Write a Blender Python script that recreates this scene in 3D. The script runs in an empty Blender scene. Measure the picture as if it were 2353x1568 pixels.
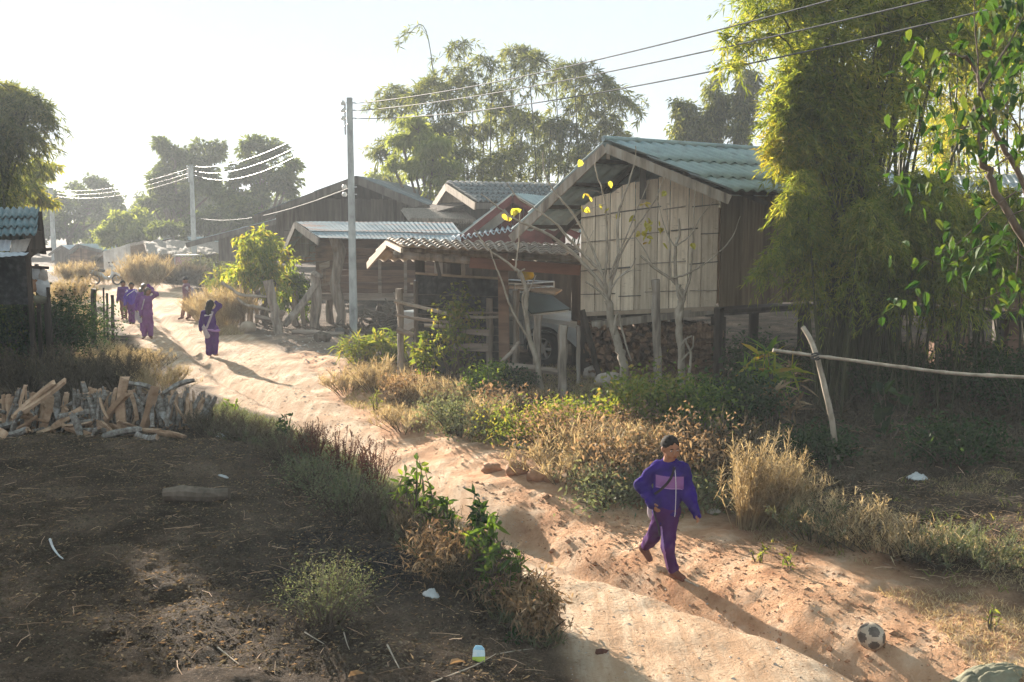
import bpy, math, random
import numpy as np
from mathutils import Vector, Matrix
from mathutils.bvhtree import BVHTree
random.seed(7)
RG = np.random.default_rng(11)
SC = bpy.context.scene
COL = SC.collection
PI = math.pi
F, CX, CY, CZ = 2289.0, 1176.5, 784.0, 3.0
PT = math.atan(260 / F)
A = lambda *v: np.array(v, float)

def at(px, py, Y):
    dx, dz = (px - CX) / F, -(py - CY) / F
    d = A(dx, math.cos(PT) + math.sin(PT) * dz, -math.sin(PT) + math.cos(PT) * dz)
    return A(0, 0, CZ) + d * (Y / d[1])
def atz(px, py, z):
    dx, dz = (px - CX) / F, -(py - CY) / F
    d = A(dx, math.cos(PT) + math.sin(PT) * dz, -math.sin(PT) + math.cos(PT) * dz)
    return A(0, 0, CZ) + d * ((z - CZ) / d[2])
def proj(p):
    y, z = p[1], p[2] - CZ
    c, s = math.cos(PT), math.sin(PT)
    dep, up = c * y - s * z, s * y + c * z
    return CX + F * p[0] / dep, CY - F * up / dep

# ------------------------------------------------------------ noise / terrain
def _hash(ix, iy, s):
    n = (ix * 374761393 + iy * 668265263 + s * 1442695041) & 0x7fffffff
    n = ((n ^ (n >> 13)) * 1274126177) & 0x7fffffff
    return ((n ^ (n >> 16)) & 0xffff) / 65535.0
def vnoise(x, y, s=0):
    x = np.asarray(x, float); y = np.asarray(y, float)
    ix = np.floor(x).astype(np.int64); iy = np.floor(y).astype(np.int64)
    fx, fy = x - ix, y - iy
    fx = fx * fx * (3 - 2 * fx); fy = fy * fy * (3 - 2 * fy)
    a = _hash(ix, iy, s); b = _hash(ix + 1, iy, s); c = _hash(ix, iy + 1, s); d = _hash(ix + 1, iy + 1, s)
    return (a + (b - a) * fx) * (1 - fy) + (c + (d - c) * fx) * fy - .5
def fbm(x, y, s=0, o=4):
    r = 0; a = 1
    for k in range(o):
        r = r + a * vnoise(x * 2 ** k, y * 2 ** k, s + k); a *= .5
    return r
def sst(a, b, x):
    t = np.clip((x - a) / (b - a), 0, 1); return t * t * (3 - 2 * t)
def pline(pts): return np.array([atz(x, y, 0)[:2] for x, y in pts])
def sdist(X, Y, P):
    """distance to polyline, positive to its left walking along it"""
    best = np.full(np.shape(X), 1e9); sg = np.ones(np.shape(X))
    for i in range(len(P) - 1):
        ax, ay = P[i]; bx, by = P[i + 1]; ex, ey = bx - ax, by - ay
        t = np.clip(((X - ax) * ex + (Y - ay) * ey) / (ex * ex + ey * ey), 0, 1)
        dx, dy = X - ax - t * ex, Y - ay - t * ey
        d = np.hypot(dx, dy); m = d < best
        best = np.where(m, d, best); sg = np.where(m, np.sign(ex * dy - ey * dx), sg)
    return best * sg
LE = pline([(1420, 2600), (1330, 1800), (1300, 1568), (1275, 1470), (1215, 1350), (1090, 1230), (940, 1120), (770, 1030), (620, 965), (480, 908), (400, 855), (330, 805), (275, 755), (238, 695), (200, 652), (120, 625), (-100, 600)])
RE = pline([(4600, 2600), (2800, 1800), (2200, 1568), (1900, 1462), (1640, 1362), (1450, 1275), (1250, 1195), (1080, 1118), (930, 1045), (830, 965), (765, 905), (730, 850), (640, 795), (565, 765), (515, 745), (465, 705), (450, 672), (430, 655), (300, 640), (120, 612), (-100, 590)])
GU = pline([(2170, 1590), (1950, 1497), (1700, 1402), (1560, 1345), (1420, 1290), (1330, 1255), (1200, 1190)])
RU = pline([(1330, 1300), (1180, 1220), (1050, 1150), (900, 1060), (700, 960), (520, 870), (440, 800), (380, 740), (330, 690)])
R2 = pline([(1000, 960), (760, 905), (600, 850), (500, 800), (420, 735)])
def dust_mask(x, y):
    l = sdist(x, y, LE); r = sdist(x, y, RE)
    n = fbm(x * .9, y * .9, 3) * .35
    return sst(-.15, .25, -l + n * 1.0) * sst(-.1, .3, r + n)
def H(x, y):
    x = np.asarray(x, float); y = np.asarray(y, float)
    l = sdist(x, y, LE); r = -sdist(x, y, RE)
    near = 1 - sst(20, 26, y)
    h = .2 * sst(-.1, .9, l) * near
    h = h + (.1 * sst(0, .7, r) + .34 * sst(.8, 4.2, r)) * near
    h = h - .27 * np.exp(-(np.abs(sdist(x, y, GU)) / .2) ** 1.6)
    rx, ry = x * .55 + y * .83, x * .83 - y * .55      # across / along
    h = h - .15 * np.exp(-(sdist(x, y, RU) / .17) ** 2) - .07 * np.exp(-(sdist(x, y, R2) / .3) ** 2)
    on = sst(0, .3, -l) * sst(0, .3, -r)
    h = h + fbm(x * .5, y * .5, 5) * .12
    h = h + fbm(x * 2.2 , y * 2.2, 9) * (.035 + .03 * (1 - on)) * (1 - sst(30, 60, y))
    rough = sst(-.1, .15, r) * (1 - sst(1.6, 2.6, r)) * near
    h = h + rough * (np.abs(fbm(x * 4.2 + y * 2.5, y * 1.2 - x * .6, 15)) * .045 - .012)
    lf = sst(.2, .8, l) * (1 - sst(16, 24, y))
    h = h + lf * (fbm(x * 7, y * 7, 61, 3) * .022 + np.abs(fbm(x * 1.3, y * 1.3, 66)) * .05)
    far = sst(24, 34, y) * on
    h = h + far * fbm(x * .8, y * .8, 25) * .11
    return h
def Hs(x, y): return float(H(np.array([x]), np.array([y]))[0])
def G(px, py):
    z = 0.
    for _ in range(12):
        p = atz(px, py, z); z = .5 * z + .5 * Hs(p[0], p[1])
    p = atz(px, py, z); p[2] = Hs(p[0], p[1]); return p
def gz(p): return A(p[0], p[1], Hs(p[0], p[1]))

# ------------------------------------------------------------ mesh builder
class MB:
    def __init__(s): s.v = []; s.f = []; s.n = 0
    def add(s, v, f, m=0):
        v = np.asarray(v, float).reshape(-1, 3); f = np.asarray(f, np.int64)
        s.v.append(v); s.f.append((f + s.n, m)); s.n += len(v); return s
    def build(s, name, mats, parent=None, smooth=False, loc=None, solid=0):
        V = np.concatenate(s.v); 
        if parent is not None:
            org = np.array(parent['_o']) if '_o' in parent else np.zeros(3)
        else:
            org = np.array(loc if loc is not None else (0, 0, 0), float)
        V = V - org
        me = bpy.data.meshes.new(name)
        me.vertices.add(len(V)); me.vertices.foreach_set('co', V.ravel())
        cnt = [np.full(len(f), f.shape[1]) for f, m in s.f]; idx = [f.ravel() for f, m in s.f]
        mi = np.concatenate([np.full(len(f), m) for f, m in s.f])
        cnt = np.concatenate(cnt); idx = np.concatenate(idx)
        me.loops.add(len(idx)); me.loops.foreach_set('vertex_index', idx.astype(np.int32))
        me.polygons.add(len(cnt)); st = np.concatenate([[0], np.cumsum(cnt)[:-1]])
        me.polygons.foreach_set('loop_start', st.astype(np.int32))
        me.polygons.foreach_set('material_index', mi.astype(np.int32))
        me.polygons.foreach_set('use_smooth', np.full(len(cnt), smooth))
        me.update(calc_edges=True)
        for m in (mats if isinstance(mats, (list, tuple)) else [mats]): me.materials.append(m)
        o = bpy.data.objects.new(name, me); COL.objects.link(o)
        if parent is not None: o.parent = parent
        else: o.location = org
        o['_o'] = [float(q) for q in org]
        if solid:
            md = o.modifiers.new('thickness', 'SOLIDIFY'); md.thickness = solid; md.offset = 0
        return o
def tag(o, label=None, cat=None, group=None, kind=None):
    if label: o['label'] = label
    if cat: o['category'] = cat
    if group: o['group'] = group
    if kind: o['kind'] = kind
    return o
def thing(name, loc, label, cat, group=None, rz=0):
    o = bpy.data.objects.new(name, None); COL.objects.link(o); o.location = [float(q) for q in loc]; o.rotation_euler.z = rz
    o.empty_display_size = .2; o['_o'] = [float(q) for q in loc]
    return tag(o, label, cat, group)
def copy_tree(o, parent=None):
    c = o.copy(); COL.objects.link(c); c.parent = parent
    for ch in list(o.children): copy_tree(ch, c)
    return c

unit = lambda v: np.asarray(v, float) / (np.linalg.norm(v) + 1e-12)
BOXF = np.array([[0, 3, 2, 1], [4, 5, 6, 7], [0, 1, 5, 4], [1, 2, 6, 5], [2, 3, 7, 6], [3, 0, 4, 7]])
def hexa(mb, b, t, m=0):
    mb.add(np.concatenate([b, t]), BOXF, m)
def box(mb, c, s, m=0, rz=0):
    x, y, z = np.array(s) / 2.
    q = np.array([[-x, -y, -z], [x, -y, -z], [x, y, -z], [-x, y, -z], [-x, -y, z], [x, -y, z], [x, y, z], [-x, y, z]])
    if rz:
        co, si = math.cos(rz), math.sin(rz); q = q @ np.array([[co, si, 0], [-si, co, 0], [0, 0, 1]])
    mb.add(q + np.array(c), BOXF, m)
def beam(mb, p, q, w, h, m=0, up=(0, 0, 1), jit=0):
    """rectangular bar from p to q"""
    p, q = A(*p), A(*q); d = unit(q - p); s = unit(np.cross(d, up)); u = np.cross(s, d)
    o = [(-1, -1), (1, -1), (1, 1), (-1, 1)]
    b = [p + s * w / 2 * i + u * h / 2 * j + RG.normal(0, jit, 3) * (jit > 0) for i, j in o]
    t = [q + s * w / 2 * i + u * h / 2 * j + RG.normal(0, jit, 3) * (jit > 0) for i, j in o]
    hexa(mb, b, t, m)
def tube(mb, P, R, n=6, m=0, cap=True, jit=0):
    P = np.asarray(P, float); k = len(P); R = np.broadcast_to(np.asarray(R, float), (k,))
    T = np.gradient(P, axis=0); T /= np.linalg.norm(T, axis=1, keepdims=True) + 1e-12
    up = A(0, 0, 1) if abs(T[0][2]) < .9 else A(1, 0, 0)
    a = np.linspace(0, 2 * PI, n, endpoint=False); V = []
    s = unit(np.cross(T[0], up))
    for i in range(k):
        s = unit(s - T[i] * np.dot(s, T[i])); u = np.cross(T[i], s)
        rr = R[i] * (1 + (RG.normal(0, jit, n) if jit else 0))
        V.append(P[i] + (np.cos(a) * rr)[:, None] * s + (np.sin(a) * rr)[:, None] * u)
    V = np.concatenate(V); i = np.arange(n); j = (i + 1) % n
    Fs = [np.stack([r * n + i, r * n + j, (r + 1) * n + j, (r + 1) * n + i], 1) for r in range(k - 1)]
    V2 = V
    mb.add(V2, np.concatenate(Fs), m)
    if cap:
        for r, fl in ((0, 1), (k - 1, 0)):
            c = P[r]; vv = np.concatenate([V[r * n:(r + 1) * n], [c]])
            f = np.stack([i, j, np.full(n, n)], 1)
            mb.add(vv, f[:, ::-1] if fl else f, m)
def smooth_path(P, n=4):
    P = [A(*p) for p in P]
    if len(P) < 3: return np.array(P)
    out = []
    Q = [2 * P[0] - P[1]] + P + [2 * P[-1] - P[-2]]
    for i in range(1, len(Q) - 2):
        for k in range(n):
            t = k / n; a, b, c, d = Q[i - 1], Q[i], Q[i + 1], Q[i + 2]
            out.append(.5 * ((2 * b) + (c - a) * t + (2 * a - 5 * b + 4 * c - d) * t * t + (3 * b - a - 3 * c + d) * t ** 3))
    out.append(P[-1]); return np.array(out)
def slab(mb, a, b, c, d, th, m=0):
    """quad a b c d thickened along its normal downward"""
    a, b, c, d = A(*a), A(*b), A(*c), A(*d); n = unit(np.cross(b - a, d - a)) * th
    hexa(mb, [a - n, b - n, c - n, d - n], [a, b, c, d], m)
def sphere(mb, c, r, m=0, n=10, sq=(1, 1, 1), noise=0, seed=0):
    th = np.linspace(0, PI, n + 1); ph = np.linspace(0, 2 * PI, 2 * n, endpoint=False)
    T, Pp = np.meshgrid(th, ph, indexing='ij')
    d = np.stack([np.sin(T) * np.cos(Pp), np.sin(T) * np.sin(Pp), np.cos(T)], -1).reshape(-1, 3)
    rr = 1 + (noise * fbm(d[:, 0] * 2 + seed * 3.1 + d[:, 2] * 1.7, d[:, 1] * 2 + d[:, 2], 3) if noise else 0)
    V = d * r * np.array(sq) * (rr[:, None] if noise else 1) + np.array(c)
    i, j = np.meshgrid(np.arange(n), np.arange(2 * n), indexing='ij'); i = i.ravel(); j = j.ravel(); jj = (j + 1) % (2 * n); w = 2 * n
    mb.add(V, np.stack([i * w + j, (i + 1) * w + j, (i + 1) * w + jj, i * w + jj], 1), m)
def corr(mb, P00, P10, P01, P11, waves, amp, rows=3, m=0, per=6, step=.02, gap=None):
    """corrugated sheets: u from P00 to P10 (along ridge), v down to P01/P11"""
    P00, P10, P01, P11 = map(lambda p: A(*p), (P00, P10, P01, P11))
    nrm = unit(np.cross(P10 - P00, P01 - P00)); nrm = nrm if nrm[2] > 0 else -nrm
    nu = int(waves * per) + 1; u = np.linspace(0, 1, nu)
    for r in range(rows):
        v0, v1 = r / rows, min(1.0, (r + 1) / rows) + (.25 / rows if r < rows - 1 else 0)
        vs = np.linspace(v0, v1, 4); jit = RG.normal(0, .004)
        for_v = []
        off = (rows - 1 - r) * 0
        for v in vs:
            p = (P00 + np.outer(u, P10 - P00)) * (1 - v) + (P01 + np.outer(u, P11 - P01)) * v
            hgt = amp * np.cos(2 * PI * waves * u) + step * (v - v0) * rows + jit * np.sin(u * 9 + r)
            hgt = hgt + .012 * vnoise(u * 7 + r * 3, v * 5 + np.zeros_like(u), r)
            for_v.append(p + nrm * hgt[:, None])
        V = np.concatenate(for_v); i, j = np.meshgrid(np.arange(3), np.arange(nu - 1), indexing='ij'); i = i.ravel(); j = j.ravel()
        mb.add(V, np.stack([i * nu + j, i * nu + j + 1, (i + 1) * nu + j + 1, (i + 1) * nu + j], 1), m)
def planks(mb, a, b, zt, w=.16, th=.025, m=0, gapv=.004, jh=.03, zb=None, drop=0):
    """vertical boards from a to b (bottom points); zt(t) top height"""
    a, b = A(*a), A(*b); L = np.linalg.norm((b - a)[:2]); t = 0.; d = unit(A(*(b - a)[:2], 0)); n = A(d[1], -d[0], 0)
    while t < L - .01:
        ww = min(w * random.uniform(.6, 1.3), L - t)
        p = a + (b - a) * (t / L); q = a + (b - a) * ((t + ww - gapv) / L)
        if random.random() >= drop:
            o = n * random.uniform(-.008, .008); z0 = random.uniform(-jh, jh) * .5; z1 = random.uniform(-jh, jh)
            ta, tb = zt(t / L) + z1, zt((t + ww) / L) + z1
            bb = [p + o + A(0, 0, z0), q + o + A(0, 0, z0), q + o - n * th + A(0, 0, z0), p + o - n * th + A(0, 0, z0)]
            tt = [A(*p[:2], ta) + o, A(*q[:2], tb) + o, A(*q[:2], tb) + o - n * th, A(*p[:2], ta) + o - n * th]
            hexa(mb, bb, tt, m)
        t += ww
def hplanks(mb, a, b, z1, w=.2, th=.03, m=0):
    """horizontal boards from bottom line a-b up to z1"""
    a, b = A(*a), A(*b); z = 0; d = unit(A(*(b - a)[:2], 0)); n = A(d[1], -d[0], 0); H_ = z1 - a[2]
    while z < H_ - .02:
        ww = min(w * random.uniform(.75, 1.2), H_ - z); o = n * random.uniform(-.006, .012)
        u = A(0, 0, z); e = A(0, 0, z + ww - .006)
        hexa(mb, [a + u + o, b + u + o, b + u + o - n * th, a + u + o - n * th], [a + e + o, b + e + o, b + e + o - n * th, a + e + o - n * th], m)
        z += ww
def leaves(mb, P, D, L, W, m=0, fold=.15, mode=0, cup=.15):
    """P base, D unit direction, L length, W width arrays; one rhombic leaf each"""
    N = len(P); D = D / (np.linalg.norm(D, axis=1, keepdims=True) + 1e-9)
    r = RG.normal(size=(N, 3)); r[:, 2] += 1.0
    S = np.cross(D, r); S /= np.linalg.norm(S, axis=1, keepdims=True) + 1e-9
    U = np.cross(S, D)
    L = np.broadcast_to(L, (N,))[:, None]; W = np.broadcast_to(W, (N,))[:, None]
    if mode == 0:
        V = np.stack([P, P + D * L * .4 + S * W * .5 + U * W * fold, P + D * L - A(0, 0, 1) * L * cup, P + D * L * .4 - S * W * .5 + U * W * fold], 1).reshape(-1, 3)
        f = np.arange(N)[:, None] * 4 + np.array([[0, 1, 2, 3]])
        mb.add(V, f, m)
    else:      # broad leaf: 7 verts, 4 quads-ish
        tip = P + D * L - A(0, 0, 1) * L * cup
        mid = P + D * L * .5 - U * W * .08
        V = np.stack([P, P + D * L * .22 + S * W * .42 + U * W * fold, P + D * L * .6 + S * W * .38 + U * W * fold - A(0, 0, 1) * L * cup * .4, tip,
                      P + D * L * .6 - S * W * .38 + U * W * fold - A(0, 0, 1) * L * cup * .4, P + D * L * .22 - S * W * .42 + U * W * fold, mid], 1).reshape(-1, 3)
        k = np.arange(N)[:, None] * 7
        f = np.concatenate([k + np.array([[0, 1, 2, 6]]), k + np.array([[6, 2, 3, 4]]), k + np.array([[0, 6, 4, 5]])])
        mb.add(V, f, m)
def blades(mb, P, D, L, W, bend=.5, m=0, seg=3):
    """curved ribbons from P growing along D and bending over"""
    N = len(P); D = D / np.linalg.norm(D, axis=1, keepdims=True)
    L = np.broadcast_to(L, (N,))[:, None]; W = np.broadcast_to(W, (N,))[:, None]; bend = np.broadcast_to(bend, (N,))[:, None]
    hz = D * A(1, 1, 0) + RG.normal(0, .15, (N, 3)) * A(1, 1, 0); hz /= np.linalg.norm(hz, axis=1, keepdims=True) + 1e-9
    S = np.stack([-hz[:, 1], hz[:, 0], hz[:, 2] * 0], 1)
    a = RG.uniform(0, PI, N)[:, None]; S = S * np.cos(a) + hz * np.sin(a)
    rows = []
    for k in range(seg + 1):
        t = k / seg; c = P + D * L * t + (hz * .6 - A(0, 0, .8)) * (L * bend * t * t)
        w = W * (1 - t) ** .7 * .5 + W * .06
        rows += [c - S * w, c + S * w]
    V = np.stack(rows, 1).reshape(-1, 3); k = np.arange(N)[:, None] * (2 * seg + 2)
    f = np.concatenate([k + np.array([[2 * q, 2 * q + 1, 2 * q + 3, 2 * q + 2]]) for q in range(seg)])
    mb.add(V, f, m)

# ------------------------------------------------------------ materials
def newmat(name):
    m = bpy.data.materials.new(name); m.use_nodes = True; nt = m.node_tree
    b = nt.nodes.get('Principled BSDF'); return m, nt, b
def N(nt, t, **kw):
    n = nt.nodes.new(t)
    for k, v in kw.items(): setattr(n, k, v)
    return n
def coords(nt, sc=(1, 1, 1)):
    tc = N(nt, 'ShaderNodeTexCoord'); mp = N(nt, 'ShaderNodeMapping'); mp.inputs['Scale'].default_value = sc
    nt.links.new(tc.outputs['Object'], mp.inputs[0]); return mp.outputs[0]
def noise(nt, vec, sc, det=4, rough=.55):
    n = N(nt, 'ShaderNodeTexNoise'); n.inputs['Scale'].default_value = sc; n.inputs['Detail'].default_value = det; n.inputs['Roughness'].default_value = rough
    if vec is not None: nt.links.new(vec, n.inputs['Vector'])
    return n.outputs['Fac']
def ramp(nt, fac, cols):
    r = N(nt, 'ShaderNodeValToRGB'); e = r.color_ramp.elements
    while len(e) < len(cols): e.new(.5)
    for i, (p, c) in enumerate(cols): e[i].position = p; e[i].color = (*c, 1)
    nt.links.new(fac, r.inputs[0]); return r.outputs[0]
def mix(nt, fac, a, b, mode='MIX'):
    n = N(nt, 'ShaderNodeMix', data_type='RGBA', blend_type=mode)
    for s, v in ((n.inputs[0], fac), (n.inputs[6], a), (n.inputs[7], b)):
        if isinstance(v, (int, float)): s.default_value = v
        elif isinstance(v, tuple): s.default_value = (*v, 1)
        else: nt.links.new(v, s)
    return n.outputs[2]
def math_(nt, op, a, b=0.):
    n = N(nt, 'ShaderNodeMath', operation=op)
    for s, v in ((n.inputs[0], a), (n.inputs[1], b)):
        if isinstance(v, (int, float)): s.default_value = v
        else: nt.links.new(v, s)
    return n.outputs[0]
def bump(nt, b, fac, st=.5, dist=.02):
    n = N(nt, 'ShaderNodeBump'); n.inputs['Strength'].default_value = st; n.inputs['Distance'].default_value = dist
    nt.links.new(fac, n.inputs['Height']); nt.links.new(n.outputs[0], b.inputs['Normal'])
def simple(name, c1, c2=None, sc=(6, 6, 6), rough=.85, bs=.3, bd=.01, isl=.25, spec=.1, metal=0, c3=None):
    m, nt, b = newmat(name); v = coords(nt, sc); c2 = c2 or tuple(q * .6 for q in c1)
    n1 = noise(nt, v, 1.0, 6, .6)
    cl = [(.3, c2), (.68, c1)] if c3 is None else [(.3, c2), (.5, c1), (.68, c3)]
    col = ramp(nt, n1, cl)
    if isl:
        g = N(nt, 'ShaderNodeNewGeometry'); r = ramp(nt, g.outputs['Random Per Island'], [(0, (1 - isl,) * 3), (1, (1 + isl * .6,) * 3)])
        col = mix(nt, 1., col, r, 'MULTIPLY')
    nt.links.new(col, b.inputs['Base Color']); b.inputs['Roughness'].default_value = rough
    b.inputs['Specular IOR Level'].default_value = spec; b.inputs['Metallic'].default_value = metal
    bump(nt, b, noise(nt, v, 2.3, 5, .65), bs, bd); return m
def leafmat(name, cols, tr=.45, trc=None, sc=.8, rough=.5):
    m, nt, b = newmat(name); nt.nodes.remove(b); out = nt.nodes['Material Output']
    g = N(nt, 'ShaderNodeNewGeometry')
    nz = noise(nt, coords(nt), sc, 2)
    f = math_(nt, 'ADD', math_(nt, 'MULTIPLY', g.outputs['Random Per Island'], .75), math_(nt, 'MULTIPLY', math_(nt, 'SUBTRACT', nz, .37), 1.0))
    k = len(cols); col = ramp(nt, f, [(i / (k - 1) if k > 1 else 0, c) for i, c in enumerate(cols)])
    df = N(nt, 'ShaderNodeBsdfDiffuse'); tl = N(nt, 'ShaderNodeBsdfTranslucent'); gl = N(nt, 'ShaderNodeBsdfGlossy'); gl.inputs['Roughness'].default_value = rough
    nt.links.new(col, df.inputs[0])
    tcol = mix(nt, 1., col, trc or (1.7, 1.6, .6), 'MULTIPLY'); nt.links.new(tcol, tl.inputs[0])
    m1 = N(nt, 'ShaderNodeMixShader'); m1.inputs[0].default_value = tr; nt.links.new(df.outputs[0], m1.inputs[1]); nt.links.new(tl.outputs[0], m1.inputs[2])
    m2 = N(nt, 'ShaderNodeMixShader'); m2.inputs[0].default_value = .012; gl.inputs[0].default_value = (.8, .8, .8, 1)
    nt.links.new(m1.outputs[0], m2.inputs[1]); nt.links.new(gl.outputs[0], m2.inputs[2]); nt.links.new(m2.outputs[0], out.inputs[0]); return m

M = {}
M['wood_v'] = simple('weathered_wood', (.27, .22, .175), (.10, .08, .065), (9, 9, 1.1), c3=(.36, .32, .27))
M['wood_h'] = simple('weathered_wood_rails', (.27, .21, .165), (.10, .078, .06), (1.2, 1.2, 10), c3=(.34, .29, .24))
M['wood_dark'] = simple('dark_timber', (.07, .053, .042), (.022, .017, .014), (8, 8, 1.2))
M['wood_mid'] = simple('grey_timber', (.17, .15, .13), (.07, .06, .052), (8, 8, .9), isl=.45)
M['wood_brown'] = simple('brown_plank', (.25, .155, .105), (.10, .06, .042), (1.2, 1.2, 9), isl=.4)
M['wood_red'] = simple('reddish_timber', (.17, .07, .04), (.07, .03, .02), (2, 2, 9))
M['maroon'] = simple('maroon_paint', (.17, .05, .045), (.09, .03, .028), (4, 4, 4))
M['white_board'] = simple('white_board', (.62, .6, .56), (.42, .38, .34), (3, 3, 3))
M['bark_pale'] = simple('pale_bark', (.40, .34, .27), (.20, .16, .12), (9, 9, 5), isl=0)
M['bark'] = simple('tree_bark', (.17, .13, .10), (.07, .055, .042), (12, 12, 4), isl=0)
M['fire_split'] = simple('split_firewood', (.50, .34, .23), (.27, .165, .10), (6, 6, 6), isl=.55)
M['fire_bark'] = simple('firewood_bark', (.20, .17, .145), (.075, .06, .05), (9, 9, 9), isl=.4, c3=(.34, .33, .31), bs=.6)
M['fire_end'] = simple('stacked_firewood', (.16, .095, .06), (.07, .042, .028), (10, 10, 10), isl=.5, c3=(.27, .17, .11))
M['bamboo_dry'] = simple('dry_bamboo', (.42, .33, .24), (.27, .2, .15), (5, 5, 2), rough=.6)
M['culm'] = simple('bamboo_culm', (.075, .075, .035), (.035, .035, .02), (8, 8, 2), rough=.5)
M['concrete'] = simple('concrete_pole', (.36, .37, .36), (.2, .2, .195), (5, 5, 2), isl=0, c3=(.47, .48, .46))
M['steel'] = simple('galvanised_steel', (.5, .5, .5), (.3, .3, .3), rough=.4, metal=.8, isl=0)
M['wire'] = simple('aluminium_wire', (.75, .73, .7), (.55, .53, .5), rough=.3, metal=.85, isl=0)
M['ceramic'] = simple('white_insulator', (.7, .68, .65), (.5, .48, .45), rough=.25, isl=0)
M['thatch'] = simple('grey_thatch', (.33, .28, .23), (.14, .115, .095), (20, 20, 3), bs=.9, bd=.03)
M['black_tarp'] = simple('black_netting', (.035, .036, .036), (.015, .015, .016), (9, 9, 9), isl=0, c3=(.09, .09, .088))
M['stone'] = simple('pale_stone', (.44, .38, .33), (.24, .2, .17), (9, 9, 9))
M['cloth'] = simple('grey_cloth', (.2, .19, .13), (.10, .095, .07), (7, 7, 7), isl=0)
M['plastic_white'] = simple('white_plastic', (.52, .52, .52), (.34, .34, .34), rough=.35, isl=0)
M['clod'] = simple('soil_clod', (.38, .21, .125), (.22, .115, .065), (9, 9, 9))

def roofmat(name, base, rustc, rust=.5, sc=(1, 1, 1), dirt=(.18, .17, .16), rough=.6):
    m, nt, b = newmat(name); v = coords(nt, sc)
    c = ramp(nt, noise(nt, v, 3., 6, .7), [(.3, tuple(q * .72 for q in base)), (.7, base)])
    c = mix(nt, ramp(nt, noise(nt, v, 1.1, 5, .6), [(rust, (0, 0, 0)), (rust + .1, (.8,) * 3)]), c, rustc)
    c = mix(nt, ramp(nt, noise(nt, coords(nt, (2.5, 2.5, 2.5)), 2., 6, .7), [(.5, (0, 0, 0)), (.75, (.6,) * 3)]), c, dirt)
    nt.links.new(c, b.inputs['Base Color']); b.inputs['Roughness'].default_value = .88; b.inputs['Specular IOR Level'].default_value = .25; bump(nt, b, noise(nt, v, 9), .2, .005); return m
M['roof_grey'] = roofmat('fibre_cement_roof', (.34, .41, .42), (.26, .30, .31), .55)
M['roof_tin'] = roofmat('tin_roof', (.22, .28, .31), (.23, .12, .09), .52, (.7, 3.5, 3.5), rough=.5)
M['roof_tile'] = roofmat('old_tile_roof', (.42, .38, .34), (.46, .38, .32), .5, dirt=(.27, .23, .2))
M['roof_tilegreen'] = roofmat('dark_tile_roof', (.12, .145, .15), (.28, .26, .24), .57)
M['roof_blue'] = roofmat('blue_tile_roof', (.125, .185, .20), (.2, .23, .23), .55)
M['roof_white'] = roofmat('pale_tin_roof', (.5, .53, .57), (.35, .35, .36), .55)

# woven split bamboo panel
def woven():
    m, nt, b = newmat('split_bamboo_wall'); v = coords(nt, (26, 26, .9)); col = ramp(nt, noise(nt, v, 1., 3, .5), [(.3, (.50, .40, .30)), (.55, (.71, .59, .46)), (.75, (.80, .70, .57))])
    g = N(nt, 'ShaderNodeNewGeometry'); r = ramp(nt, g.outputs['Random Per Island'], [(0, (.68, .66, .63)), (1, (1.12, 1.1, 1.06))]); col = mix(nt, 1., col, r, 'MULTIPLY')
    st = ramp(nt, noise(nt, coords(nt, (3, 3, 1.2)), 1.4, 5, .7), [(.5, (1, 1, 1)), (.8, (.6, .55, .5))]); col = mix(nt, 1., col, st, 'MULTIPLY')
    kn = ramp(nt, noise(nt, coords(nt, (7, 7, 40)), 1., 2), [(.66, (1, 1, 1)), (.74, (.55, .5, .45))]); col = mix(nt, 1., col, kn, 'MULTIPLY')
    nt.links.new(col, b.inputs['Base Color']); b.inputs['Roughness'].default_value = .6; bump(nt, b, noise(nt, v, 1.), .5, .01); return m
M['woven'] = woven()
M['woven_shaded'] = simple('shaded_brown_bamboo_wall', (.20, .145, .09), (.10, .068, .042), (16, 16, 1.), isl=.4, bs=.5)  # bamboo's shade on the side wall, put into a darker brown colour
M['bamboo_leaf'] = leafmat('bamboo_leaves', [(.06, .09, .024), (.115, .155, .036), (.20, .225, .05), (.34, .30, .085)], .52)
M['bamboo_leaf_far'] = leafmat('far_bamboo_leaves', [(.045, .06, .03), (.078, .098, .042), (.13, .145, .058), (.2, .195, .075)], .45)
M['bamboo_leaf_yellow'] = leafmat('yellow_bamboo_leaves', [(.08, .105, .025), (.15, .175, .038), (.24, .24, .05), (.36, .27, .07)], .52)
M['tree_leaf_far'] = leafmat('far_tree_leaves', [(.045, .062, .03), (.075, .10, .045), (.12, .145, .06)], .45)
M['tree_leaf_pale'] = leafmat('pale_tree_leaves', [(.10, .13, .05), (.17, .2, .07), (.22, .25, .1)], .5)
M['big_leaf'] = leafmat('broad_leaves', [(.015, .04, .014), (.03, .065, .02), (.05, .09, .025), (.14, .15, .03)], .35, (1.5, 1.6, .5), sc=3)
M['yellow_leaf'] = leafmat('yellow_leaves', [(.4, .33, .04), (.5, .45, .08), (.45, .25, .06)], .5, (1.3, 1.3, .6), sc=8)
M['shrub_green'] = leafmat('shrub_leaves', [(.03, .06, .016), (.06, .105, .024), (.11, .16, .035), (.2, .21, .045)], .45, sc=3)
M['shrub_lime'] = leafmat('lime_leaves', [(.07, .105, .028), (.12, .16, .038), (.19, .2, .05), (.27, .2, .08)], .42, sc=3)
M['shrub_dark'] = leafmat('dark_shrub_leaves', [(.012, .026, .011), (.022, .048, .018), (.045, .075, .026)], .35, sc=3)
M['shrub_grey'] = leafmat('greygreen_leaves', [(.08, .10, .06), (.14, .15, .085), (.2, .18, .11)], .35, (1.3, 1.3, .8), sc=3)
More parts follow.
